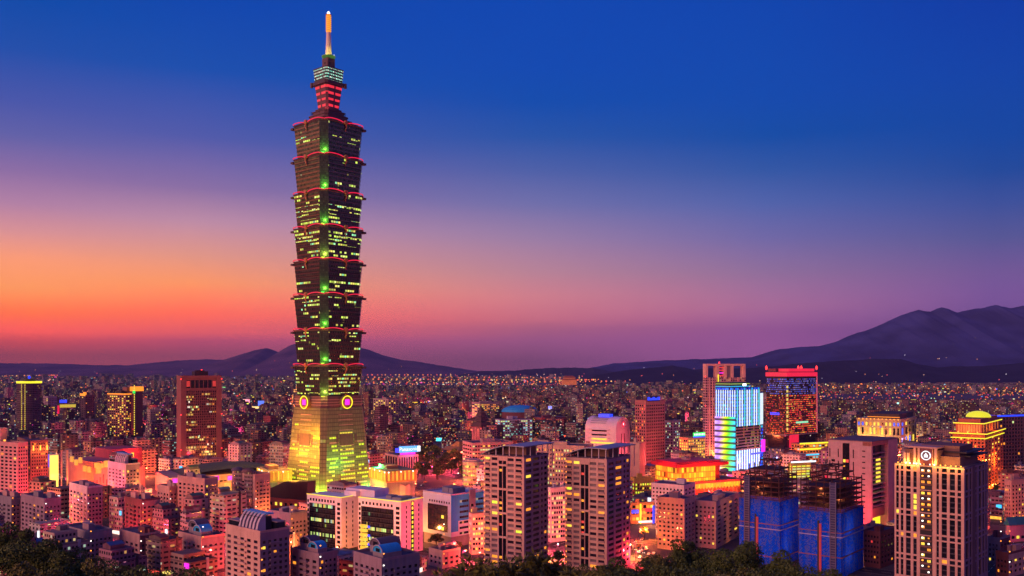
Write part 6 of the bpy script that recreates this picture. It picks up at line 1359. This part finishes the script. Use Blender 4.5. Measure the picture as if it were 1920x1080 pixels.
# lights strewn through the far streets
def tint_emit():
    t = NT("street light glow"); a = t.n('ShaderNodeAttribute', attribute_name='tint'); t.bsdf(Base_Color=(0, 0, 0), Emission_Color=a.outputs['Color'], Emission_Strength=1.5); return t.m
TE = tint_emit()
def octa(m, p, s, c, sx=1, sz=1):
    x, y, z = p; A = [(x + s * sx, y, z), (x, y + s, z), (x - s * sx, y, z), (x, y - s, z)]; T, B = (x, y, z + s * sz), (x, y, z - s * sz)
    for k in range(4): m.face([A[k], A[(k + 1) % 4], T], None, 0, c); m.face([A[(k + 1) % 4], A[k], B], None, 0, c)
LC = [(1, .25, .03)] * 8 + [(1, .5, .12)] * 5 + [(1, .06, .04)] * 4 + [(1, .85, .6)] * 3 + [(.4, .9, 1)] + [(.1, .2, 1)] + [(1, .05, .4)] * 2 + [(1, .9, .1)] * 2
def city_lights():
    m = MB(); r = random.Random(5)
    for k in range(3600):     # lamps along the avenues of the street grid
        y = 1250 + 5600 * r.random() ** 1.2; x = r.uniform(-.6, .6) * y; U, V = x * gc + y * gs, -x * gs + y * gc; pt = 30 if y < 3000 else 42
        if r.random() < .5: U = round(U / pt / 9) * 9 * pt + r.choice([-9, 9]); 
        else: V = round(V / pt / 7) * 7 * pt + r.choice([-9, 9])
        x, y = U * gc - V * gs, U * gs + V * gc
        if y < 1150 or (CX + F * x / y > 1060 and y > 5900): continue
        octa(m, (x, y, r.uniform(7, 13)), y * r.uniform(.0004, .00075), r.choice([(1, .2, .02), (1, .28, .04), (1, .1, .03), (1, .45, .12), (1, .03, .03)]))
    for k in range(3000):
        y = 1150 + 8300 * r.random() ** 1.3; x = r.uniform(-.6, .6) * y; px = CX + F * x / y
        if px > 1060 and y > 5900: continue
        c = r.choice(LC); s = y * r.uniform(.0003, .0008); octa(m, (x, y, r.uniform(5, 30) + (12 if y < 3000 else 8)), s, tuple(q * r.uniform(.6, 1.1) for q in c), r.choice([1, 1, 1, 2.2]))
    # avenues: strings of sodium lamps
    for (xa, ya, xb, yb, st) in ((690, 708, 1060, 709, 60), (660, 714, 1100, 716, 60), (700, 719, 1060, 722, 55), (930, 727, 1180, 724, 40), (1540, 738, 1930, 747, 46), (1535, 735, 1930, 742, 50), (0, 712, 110, 709, 40), (20, 742, 60, 748, 30), (1050, 722, 1130, 720, 30), (700, 727, 900, 729, 60), (560, 735, 540, 800, 30), (1110, 760, 1330, 745, 45), (200, 752, 320, 746, 50)):
        A, B = G(xa, ya), G(xb, yb); L = (B - A).length; n = int(L / st)
        for k in range(n):
            p = A.lerp(B, k / n); s = p.y * r.uniform(.0006, .0012); octa(m, (p.x + r.uniform(-9, 9), p.y + r.uniform(-25, 25), 36), s, r.choice([(1, .22, .03), (1, .3, .05), (1, .14, .05), (1, .5, .15)]))
    for (o_, Xs, zs, d, depth) in RIDGES:
        n = {0: 30, 1: 46, 2: 24, 3: 50}[RIDGES.index((o_, Xs, zs, d, depth)) if False else [q[0] for q in RIDGES].index(o_)]
        for k in range(n):
            for tries in range(30):
                i = r.randrange(len(Xs)); kk = r.uniform(.12, .6); y = d - depth * (1 - kk); z = max(0, zs[i] * kk ** 1.15 - 3)
                px = CX + F * Xs[i] / y
                if 0 < px < 1920: break
            s = y * .0005 * r.uniform(.6, 1.4); octa(m, (Xs[i], y - 40, z + 14), s, r.choice([(1, .6, .4), (1, .35, .12), (1, .12, .1), (.9, .8, 1)]))
    k = 0
    while k < 120:      # the brighter crossings really light what stands round them
        y = 1330 + 2300 * r.random() ** 1.2; x = r.uniform(-.6, .6) * y; U, V = x * gc + y * gs, -x * gs + y * gc; U = round(U / 270) * 270 + 4; V = round(V / 210) * 210 + r.uniform(-80, 80); x, y = U * gc - V * gs, U * gs + V * gc
        k += 1
        if y < 1250 or abs(x) > .6 * y or not free(x, y, 4): continue
        octa(m, (x, y, 12.5), 1.6, (1, .3, .08)); plight((x, y, 15), r.choice([(1, .1, .04), (1, .2, .04), (1, .04, .1), (1, .05, .2)]), r.uniform(60000, 130000), 2)
    # advertising panels glowing on far roofs
    for (px, py, w, h, c) in ((883, 726, 16, 3.2, (.3, .6, 1)), (893, 731, 28, 1.6, (1, .35, .02)), (957, 750, 10, 11, (.75, 1, .2)), (780, 736, 8, 5, (.9, 1, .05)), (782, 755, 18, 2, (1, .7, .02)), (1713, 754, 9, 10, (1, .85, .05)), (492, 756, 16, 9, (.1, .2, 1)), (462, 752, 12, 7, (1, .35, .5)), (478, 764, 14, 4, (1, .7, .25)), (184, 747, 8, 6, (.02, .9, .8)), (534, 735, 14, 3, (.9, .5, 1)), (302, 747, 7, 4, (.1, .4, 1)), (272, 769, 9, 4, (.05, .2, 1)), (1034, 764, 18, 5, (.3, .3, 1)), (668, 733, 3, 8, (.02, .05, 1)), (853, 783, 9, 7, (1, .25, .02)), (822, 789, 6, 4, (1, .05, .05)), (1687, 756, 10, 3, (.5, 1, .9)), (823, 824, 10, 6, (.1, .8, 1)), (78, 755, 9, 5, (1, .25, .1)), (1645, 760, 7, 3, (.8, .8, 1)), (420, 727, 5, 3, (.3, 1, .3)), (172, 735, 6, 3, (1, .05, .15))):
        d = min(4800, CAMZ * F / (py + 9 - HY) * .97); p = P(px, py, d); k = d / F; a, b, e = w * k / 2, h * k / 2, 1.5
        for f in ([(-a, -e, -b), (a, -e, -b), (a, -e, b), (-a, -e, b)], [(-a, e, -b), (-a, e, b), (a, e, b), (a, e, -b)], [(-a, -e, b), (a, -e, b), (a, e, b), (-a, e, b)], [(-a, -e, -b), (-a, -e, b), (-a, e, b), (-a, e, -b)], [(a, -e, -b), (a, e, -b), (a, e, b), (a, -e, b)]): m.face([(p.x + q[0], p.y + q[1], p.z + q[2]) for q in f], None, 0, c)
        m.box(p.x - .6, p.y - .6, 0, p.x + .6, p.y + .6, p.z - b, 0, (.01, .01, .01))
    tag(m.build("city_lights", TE), "scattered coloured lights of distant streets", "city lights", kind='stuff')
city_lights()

# ------------------------------------------------------------------ middle distance buildings that stand out
block("office_building", "long cream office pair with yellow lit floors in the far middle", "office", 885, 900, 936, 755, 2050, 24, BEIGE, 3, 12, 4, .8, .45, .5, (YEL, ORG), roof=2, seed=71, par=False).done()
block("office_building", "pale office with rows of cyan windows behind the terraced cream office", "office", 929, 938, 998, 787, 1560, 20, WHITE, 2, 14, 4, .75, .5, .45, (CYN, GRN), roof=2, seed=72, par=False).done()
block("office_building", "dark red office lit by glowing red lamps beside the pale cyan-windowed office", "office", 1000, 1015, 1062, 783, 1650, 25, MAROON, 4, 9, 4, .5, .5, .2, (REDL, ORG), roof=2, seed=73, par=False).done()
block("office_building", "beige square office with bright ribs in the far middle just right of the supertall", "office", 700, 728, 747, 748, 1950, 40, BEIGE, 6, 4, 4, .5, .7, .3, (YEL,), roof=1, seed=74, par=False).done()
def pyramid():
    b = Bld("pyramid_roof_tower", "dark tower with a stepped pyramid roof in the middle distance", "office tower", 884, 902, 921, 800, 1450, 45); b.core(MAROON); W, D, Z = b.W, b.D, b.Z; DK = wall("dark pyramid slate", (.07, .05, .05))
    for k in range(4): q = MB(); e = k * .12; q.prism([(W * e - 1, D * e - 1), (W * (1 - e) + 1, D * e - 1), (W * (1 - e) + 1, D * (1 - e) + 1), (W * e - 1, D * (1 - e) + 1)], Z + k * 8, Z + k * 8 + 7, 0, (1, 1, 1), [(W * (e + .09), D * (e + .09)), (W * (1 - e - .09), D * (e + .09)), (W * (1 - e - .09), D * (1 - e - .09)), (W * (e + .09), D * (1 - e - .09))]); q.build("roof_tier", DK, b.root)
    for k in range(6): b.fpart("pier", PINK2, 'L', D * k / 6, D * k / 6 + 1.5, 0, Z - 2, 0, .8); b.fpart("pier", PINK2, 'R', W * k / 6, W * k / 6 + 1.5, 0, Z - 2, 0, .8)
    b.part("ridge_light", ORG, [(W * .35, -.5, Z + 26, W * .6, .5, Z + 27)])
pyramid()
def stadium():
    d = 1950; p = P(975, 0, d); o = empty("sports_arena", (p.x, d, 0), 0, "arena with low blue domed roof in the far middle", "arena"); HEROES.append((p.x, d, 1, 0, 42, 42, "", 0, 0, 0))
    z = Zat(772, d); m = MB(); m.prism([(40 * math.cos(a), 30 * math.sin(a)) for a in np.linspace(0, 6.283, 29)[:-1]], 0, z); m.build("wall", MAROON, o); m = MB()
    for k in range(5):
        a0, a1 = k / 5 * 1.57, (k + 1) / 5 * 1.57
        for q in range(28):
            t0, t1 = q / 28 * 6.2832, (q + 1) / 28 * 6.2832; f = lambda a, t: (41 * math.cos(a) * math.cos(t), 31 * math.cos(a) * math.sin(t), z + .1 + 15 * math.sin(a)); m.face([f(a0, t0), f(a0, t1), f(a1, t1), f(a1, t0)])
    m.build("domed_roof", BLUEP, o, smooth=True)
stadium()
def grand_hotel():
    d = 5600; p = P(1067, 0, d); o = empty("palace_hotel", (p.x, d, 0), R(12), "distant floodlit palace hotel with red tiled double roof below the hills", "hotel"); m = MB(); z0 = Zat(722, d)
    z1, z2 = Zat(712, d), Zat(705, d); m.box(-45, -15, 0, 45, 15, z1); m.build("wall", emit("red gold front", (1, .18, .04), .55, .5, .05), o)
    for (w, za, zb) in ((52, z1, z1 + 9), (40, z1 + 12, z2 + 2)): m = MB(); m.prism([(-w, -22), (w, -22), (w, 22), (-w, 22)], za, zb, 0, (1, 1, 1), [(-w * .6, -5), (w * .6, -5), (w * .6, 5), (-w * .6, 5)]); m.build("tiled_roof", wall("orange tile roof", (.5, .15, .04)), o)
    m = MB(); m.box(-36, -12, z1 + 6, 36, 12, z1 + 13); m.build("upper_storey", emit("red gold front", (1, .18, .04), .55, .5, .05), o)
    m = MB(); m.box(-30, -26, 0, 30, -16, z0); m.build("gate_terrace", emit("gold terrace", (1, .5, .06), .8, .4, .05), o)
grand_hotel()

# ------------------------------------------------------------------ street lamps: pole, arm, glowing head, and the light they cast
def street_lamp_meshes():
    m = MB(); m.tube([(0, 0, 0), (0, 0, 5), (0, 0, 9)], [.16, .12, .09], 6); m.tube([(0, 0, 9), (.8, 0, 9.5), (2, 0, 9.6)], .08, 5); pole = m.mesh("street_lamp", DARKM)
    m = MB(); m.tube([(1.5, 0, 9.5), (1.7, 0, 9.35), (2.7, 0, 9.35), (2.9, 0, 9.5)], [.25, .55, .55, .2], 8); return pole, {c: m.mesh("lamp_head", c) for c in (BULB_O, BULB_R, BULB_W, BULB_B)}
POLE, HEADS = street_lamp_meshes()
def lamp(x, y, rz, c, w, col):
    o = bpy.data.objects.new("street_lamp", POLE); COL.objects.link(o); o.location = (x, y, 0); o.rotation_euler = (0, 0, rz); o.scale = (1, 1, 1)
    h = bpy.data.objects.new("lamp_head", HEADS[c]); COL.objects.link(h); h.parent = o
    nm = {BULB_O: "orange", BULB_R: "red", BULB_W: "white", BULB_B: "blue"}[c]
    tag(o, "tall street lamp with a glowing %s head along the city avenues" % nm, "street lamp", "%s street lamps along the avenues" % nm)
    if w: plight((x + 1.5 * math.cos(rz), y + 1.5 * math.sin(rz), 8.6), col, w, .8)
cand = []
for i in range(-60, 61):
    for j in range(-60, 80):
        for (U, V) in ((i * 124, j * 40 + 9), (i * 44 + 17, j * 93)):
            x, y = U * gc - V * gs, U * gs + V * gc
            if 560 < y < 1330 and -40 < CX + F * x / y < 1960 and free(x, y, 3) and not (y < 640 and 900 < CX + F * x / y < 1700): cand.append((x, y))
for k in range(30): p = G(rc.uniform(785, 905), rc.uniform(868, 1000)); cand.append((p.x, p.y))
for k in range(8): p = G(rc.uniform(1185, 1228), rc.uniform(1005, 1050)); cand.append((p.x, p.y))
for k in range(9): p = G(rc.uniform(1852, 1918), rc.uniform(930, 1070)); cand.append((p.x, p.y))
for q in ((1008, 1050), (1022, 1040), (1030, 1056), (1045, 1046), (1056, 1060), (898, 1062), (868, 1058), (1192, 1058)): cand.insert(0, tuple(G(*q))[:2])
for k in range(5): p = G(rc.uniform(622, 670), rc.uniform(1050, 1078)); cand.append((p.x, p.y))
extra = [tuple(G(rc.uniform(115, 335), rc.uniform(922, 965)))[:2] for _ in range(14)] + [tuple(G(rc.uniform(5, 110), rc.uniform(930, 990)))[:2] for _ in range(8)]; first8 = cand[:8] + [q for q in extra if free(q[0], q[1], 3)]; cand = cand[8:]; rc.shuffle(cand); cand = first8 + cand; print("lamp candidates", len(cand), "blocks", len(near_cells), len(mid_cells))
for k, (x, y) in enumerate(cand[:190]):
    c = rc.choice([BULB_O] * 6 + [BULB_R] * 2 + [BULB_W] * 2 + [BULB_B] * (1 if 1020 < y < 1330 else 0)); col = rc.choice([(1, .2, .03), (1, .12, .04), (1, .08, .05), (1, .04, .05), (1, .05, .12), (1, .3, .06)])
    lamp(x, y, rc.uniform(0, 6.28), c, rc.uniform(45000, 90000) * (.35 if CX + F * x / y > 1845 else 1), col)

# ------------------------------------------------------------------ roads on the street grid, with lane markings
def roads():
    m, q = MB(), MB()
    def strip(mb, U0, V0, U1, V1, w, z):
        a, b = Vector((U0 * gc - V0 * gs, U0 * gs + V0 * gc, z)), Vector((U1 * gc - V1 * gs, U1 * gs + V1 * gc, z)); d = (b - a).normalized(); n = Vector((-d.y, d.x, 0)) * w / 2
        mb.face([a - n, b - n, b + n, a + n])
    for i in range(-60, 61):
        if i % 4 == 0: strip(m, i * 31, -300, i * 31, 1900, 17, .03)
        if i % 4 == 0:
            for v in range(-300, 1900, 12): strip(q, i * 31, v, i * 31, v + 6, .35, .055)
            for o in (-7.6, 7.6): strip(q, i * 31 + o, -300, i * 31 + o, 1900, .3, .055)
    for j in range(-20, 80):
        if j % 3 == 0: strip(m, -1500, j * 31, 1800, j * 31, 15, .036)
        if j % 3 == 0:
            for u in range(-1500, 1800, 12): strip(q, u, j * 31, u + 6, j * 31, .35, .062)
            for o in (-6.8, 6.8): strip(q, -1500, j * 31 + o, 1800, j * 31 + o, .3, .062)
    tag(m.build("road", wall("asphalt", (.045, .042, .045), .8, .35, .08)), kind='structure'); tag(q.build("road_markings", wall("road paint", (.7, .68, .62), .7)), kind='structure')
roads()

# ------------------------------------------------------------------ traffic on the open avenues
def car_meshes():
    m = MB(); m.prism([(-2.2, -.9), (2.2, -.9), (2.2, .9), (-2.2, .9)], .35, .95); m.prism([(-1.5, -.82), (1.1, -.82), (1.1, .82), (-1.5, .82)], .95, 1.5, 0, (1, 1, 1), [(-1.1, -.7), (.5, -.7), (.5, .7), (-1.1, .7)])
    g = MB(); g.tube([(0, -.1, 0), (0, .1, 0)], .34, 10); h = MB(); h.box(2.2, -.8, .6, 2.35, -.4, .85); t = MB(); t.box(-2.35, -.8, .6, -2.2, -.4, .85)
    return m, g.mesh("wheel", DARKM), h.mesh("headlight", BULB_W), t.mesh("tail_light", BULB_R)
CB, CWH, CHL, CTL = car_meshes(); CARM = [CB.mesh("car", wall("car paint %s" % n, c, .3, .1, 1, .6)) for n, c in (("silver", (.4, .4, .42)), ("dark", (.03, .03, .04)), ("yellow", (.6, .35, .02)), ("white", (.7, .7, .7)))]
CN = ["silver", "dark", "yellow", "white"]
cspots = [(G(rc.uniform(790, 900), rc.uniform(905, 1005)), .6) for _ in range(26)] + [(G(rc.uniform(1186, 1226), rc.uniform(1006, 1048)), 1.2) for _ in range(12)] + [(G(rc.uniform(1855, 1915), rc.uniform(940, 1065)), .9) for _ in range(10)] + [(G(rc.uniform(626, 668), rc.uniform(1052, 1078)), 1.5) for _ in range(6)]
for p, a in cspots:
    if not free(p.x, p.y, 3): continue
    k = rc.randrange(4); o = bpy.data.objects.new("car", CARM[k]); COL.objects.link(o); o.location = (p.x, p.y, .02); o.rotation_euler = (0, 0, a + rc.choice([0, math.pi]) + rc.uniform(-.05, .05))
    tag(o, "small %s car with its lights on in evening traffic on the avenue" % CN[k], "car", "%s cars in the evening traffic" % CN[k])
    for nm, me, L in (("wheel", CWH, [(1.35, -.85, .34), (-1.35, -.85, .34), (1.35, .85, .34), (-1.35, .85, .34)]), ("headlight", CHL, [(0, 0, 0), (0, 1.2, 0)]), ("tail_light", CTL, [(0, 0, 0), (0, 1.2, 0)])):
        for q in L: c = bpy.data.objects.new(nm, me); COL.objects.link(c); c.parent = o; c.location = q

# ------------------------------------------------------------------ trees
def leafmat(name, col):
    t = NT(name); co = t.n('ShaderNodeTexCoord'); oi = t.n('ShaderNodeObjectInfo'); n1 = t.n('ShaderNodeTexNoise'); t.put(n1.inputs['Vector'], co.outputs['Object']); n1.inputs['Scale'].default_value = 1.1; n1.inputs['Detail'].default_value = 3
    a = t.n('ShaderNodeAttribute', attribute_name='tint')
    base = t.ramp(n1.outputs[0], [(.3, tuple(c * .5 for c in col)), (.55, col), (.75, tuple(c * 1.7 for c in col))]); base = t.mix(1.0, base, a.outputs['Color'], 'MULTIPLY')
    t.bsdf(Base_Color=base, Roughness=.6, Specular_IOR_Level=.25); return t.m
LEAF = leafmat("broad leaf", (.1, .15, .03)); LEAF2 = leafmat("olive leaf", (.15, .17, .035)); BARK = wall("bark", (.06, .045, .03), .9, .4, 1.5)
def crown_mesh(name, seed, n, rad, hh, leaf, mat, frond=False):
    r = random.Random(seed); m = MB(); lobes = []
    for k in range(26):
        a, e = r.uniform(0, 6.283), r.uniform(-.35, 1.45); q = r.uniform(.35, 1.08)
        lobes.append((rad * q * math.cos(a) * math.cos(e), rad * q * math.sin(a) * math.cos(e), hh * .5 * q * math.sin(e), r.uniform(.16, .36) * rad))
    for k in range(n):
        L = r.choice(lobes); u = Vector((r.gauss(0, 1), r.gauss(0, 1), r.gauss(0, 1))).normalized() * (L[3] * r.uniform(.55, 1.0) ** .6)
        p = Vector((L[0], L[1], L[2])) + Vector((u.x, u.y, u.z * .8))
        d1 = (u.normalized() + Vector((r.gauss(0, .5), r.gauss(0, .5), r.gauss(0, .5)))).normalized(); d2 = d1.orthogonal().normalized(); d2.rotate(Matrix.Rotation(r.uniform(0, 6.28), 3, d1))
        s = leaf * r.uniform(.6, 1.3); d3 = d1.cross(d2); k2 = r.uniform(.6, 1.25); tt = (k2, k2 * r.uniform(.9, 1.1), k2)
        if frond: d2, d3 = (d1 * 1.2 + Vector((0, 0, -.5))).normalized(), d3; m.face([p - d3 * s * .16, p + d2 * s * .8 - d3 * s * .24, p + d2 * s * 1.9, p + d2 * s * .8 + d3 * s * .24], None, 0, tt)
        else: m.face([p - d2 * s, p - d3 * s * .55, p + d2 * s, p + d3 * s * .55 + d1 * s * .25], None, 0, tt)
    return m.mesh(name, mat), lobes
def trunk_mesh(name, lobes, hh, base, seed):
    r = random.Random(seed); m = MB(); m.tube([(0, 0, -base), (.1, 0, -base * .5), (0, .15, -hh * .25), (.1, 0, 0)], [.4, .32, .25, .14], 8)
    for L in lobes[::3]: p0 = Vector((0, 0, -hh * .35 * r.random())); p1 = Vector(L[:3]); m.tube([p0, p0.lerp(p1, .5) + Vector((0, 0, .3)), p1], [.16, .1, .04], 5)
    return m.mesh(name, BARK)
KINDS = []
for k, (n, rad, hh, leaf, mat, fr) in enumerate(((9000, 4.2, 7.0, .17, LEAF, False), (8000, 3.8, 7.6, .19, LEAF2, False), (9000, 4.8, 6.4, .16, LEAF, False), (2600, 2.6, 4.4, .36, LEAF2, True))):
    cm, lb = crown_mesh("crown", 30 + k, n, rad, hh, leaf, mat, fr); KINDS.append((cm, trunk_mesh("trunk", lb, hh, 7.5, k), rad, hh))
def tree(px, ytop, d, kind, sc, label, group=None, z=None):
    cm, tm, rad, hh = KINDS[kind]; zt = Zat(ytop, d); o = empty("tree", ((px - CX) / F * d, d, zt - hh * .62 * sc), rc.uniform(0, 6.28), label, "tree", group); o.scale = (sc, sc, sc)
    for nm, me in (("trunk", tm), ("crown", cm)): q = bpy.data.objects.new(nm, me); COL.objects.link(q); q.parent = o
    return o
TP = [(1290, 1012, 118, 0, 1.0, "rounded dark tree at the crest of the hillside trees below the salmon blocks"), (1402, 1017, 112, 2, 1.0, "broad dark tree crest overlapping the first blue netted tower"), (1345, 1034, 104, 0, .95, "dark tree in the dip between the two hillside crests"), (1238, 1036, 108, 1, .95, "olive tree just left of the rounded crest"), (1190, 1052, 100, 0, .95, "dark tree left of the olive one on the hillside"), (1455, 1036, 98, 0, .9, "dark tree sloping down right of the broad crest"), (1500, 1058, 90, 2, .9, "low dark tree below the netted towers' meeting corner"), (1270, 1062, 84, 2, .9, "dark tree at the frame's bottom under the rounded crest"), (1380, 1060, 82, 1, .9, "olive tree at the frame's bottom under the broad crest"), (1140, 1046, 96, 0, .85, "dark tree before the second twin tower's foot"), (1100, 1062, 84, 1, .85, "olive tree left of the second twin tower's foot"), (1160, 1068, 76, 2, .8, "low dark tree at the bottom before the second twin tower"), (1040, 1056, 66, 3, .9, "leafy drooping-frond tree between the twin towers' feet"), (1000, 1036, 62, 3, .85, "tallest drooping-frond tree before the first twin tower"), (950, 1052, 58, 3, .85, "drooping-frond tree left of the tallest frond tree"), (890, 1046, 60, 3, .9, "yellow green frond tree below the small pink office"), (850, 1066, 54, 3, .8, "low frond tree at the bottom left of the frond row"), (1085, 1070, 58, 3, .8, "low frond tree right of the frond row"), (1545, 1066, 84, 0, .75, "low dark tree below the second netted tower"), (1590, 1074, 78, 1, .6, "small olive tree top under the second netted tower"), (1210, 1074, 70, 0, .8, "dark tree top at the bottom edge between olive trees"), (1330, 1072, 72, 0, .9, "dark tree top at the bottom edge in the dip"), (1440, 1070, 74, 2, .85, "dark tree top at the bottom edge right of the broad crest"),
      (18, 985, 105, 0, 1.0, "dark tree filling the lower left corner"), (75, 1012, 98, 2, 1.0, "broad dark tree right of the corner tree"), (130, 1030, 92, 0, .95, "dark tree third from the lower left corner"), (60, 1056, 80, 1, .9, "olive tree at the bottom edge near the left corner"), (190, 1046, 86, 1, .9, "olive tree fourth along the lower left edge"), (245, 1060, 78, 0, .85, "low dark tree fifth along the lower left edge"), (305, 1068, 74, 2, .8, "low broad tree sixth along the lower left edge"), (365, 1072, 70, 0, .75, "last dark tree top of the lower left row")]
for q in TP: tree(*q[:5], q[5], "hillside trees in front of the city")
pk, pl_ = crown_mesh("crown", 61, 1400, 4.5, 7.5, .55, LEAF); KINDS.append((pk, trunk_mesh("trunk", pl_, 7.5, 6, 9), 4.5, 7.5))
for k in range(70):
    p = G(rc.uniform(778, 912), rc.uniform(852, 900))
    if not free(p.x, p.y, 6): continue
    sc = rc.uniform(1.1, 1.9); cm, tm, rad, hh = KINDS[4]; o = empty("tree", (p.x, p.y, 6 * sc), rc.uniform(0, 6), "dark tree in the unlit park beyond the grey podium", "tree", "trees of the dark park"); o.scale = (sc, sc, sc)
    for nm, me in (("trunk", tm), ("crown", cm)): q = bpy.data.objects.new(nm, me); COL.objects.link(q); q.parent = o
for (px, py, sc, lab) in ((648, 1062, 1.3, "dark bushy tree at the white office's inner corner"), (662, 1058, 1.1, "small dark tree right of the bushy one by the white office"), (632, 1066, .9, "dark tree left of the white office corner"), (818, 1030, 1.2, "dark street tree below the blue clad office"), (1046, 1062, 1.1, "dark street tree between the twin towers"), (1068, 1058, .9, "small street tree beside the second twin tower"), (1208, 1012, 1.1, "street tree before the neon edged orange store"), (1874, 935, 1.5, "dark tree below the domed gold tower"), (1896, 925, 1.3, "dark tree right of the domed gold tower's foot"), (1866, 955, 1.2, "dark tree beside the massive pink tower"), (858, 1040, 1.0, "street tree left of the small pink office")):
    p = G(px, py); cm, tm, rad, hh = KINDS[4]; o = empty("tree", (p.x, p.y, 6 * sc), rc.uniform(0, 6), lab, "tree", "street trees among the blocks"); o.scale = (sc, sc, sc)
    for nm, me in (("trunk", tm), ("crown", cm)): q = bpy.data.objects.new(nm, me); COL.objects.link(q); q.parent = o
# ------------------------------------------------------------------ dusk air
def haze():
    m = MB(); m.box(-17000, -1500, -30, 17000, 20500, 1010)
    t = bpy.data.materials.new("evening haze"); t.use_nodes = True; n = t.node_tree.nodes; n.clear()
    v = n.new('ShaderNodeVolumePrincipled'); o = n.new('ShaderNodeOutputMaterial'); t.node_tree.links.new(v.outputs[0], o.inputs[1])
    v.inputs['Color'].default_value = (.17, .22, .6, 1); v.inputs['Density'].default_value = 5e-5; v.inputs['Anisotropy'].default_value = 0.0
    h = m.build("haze", t); tag(h, kind='stuff')
haze()
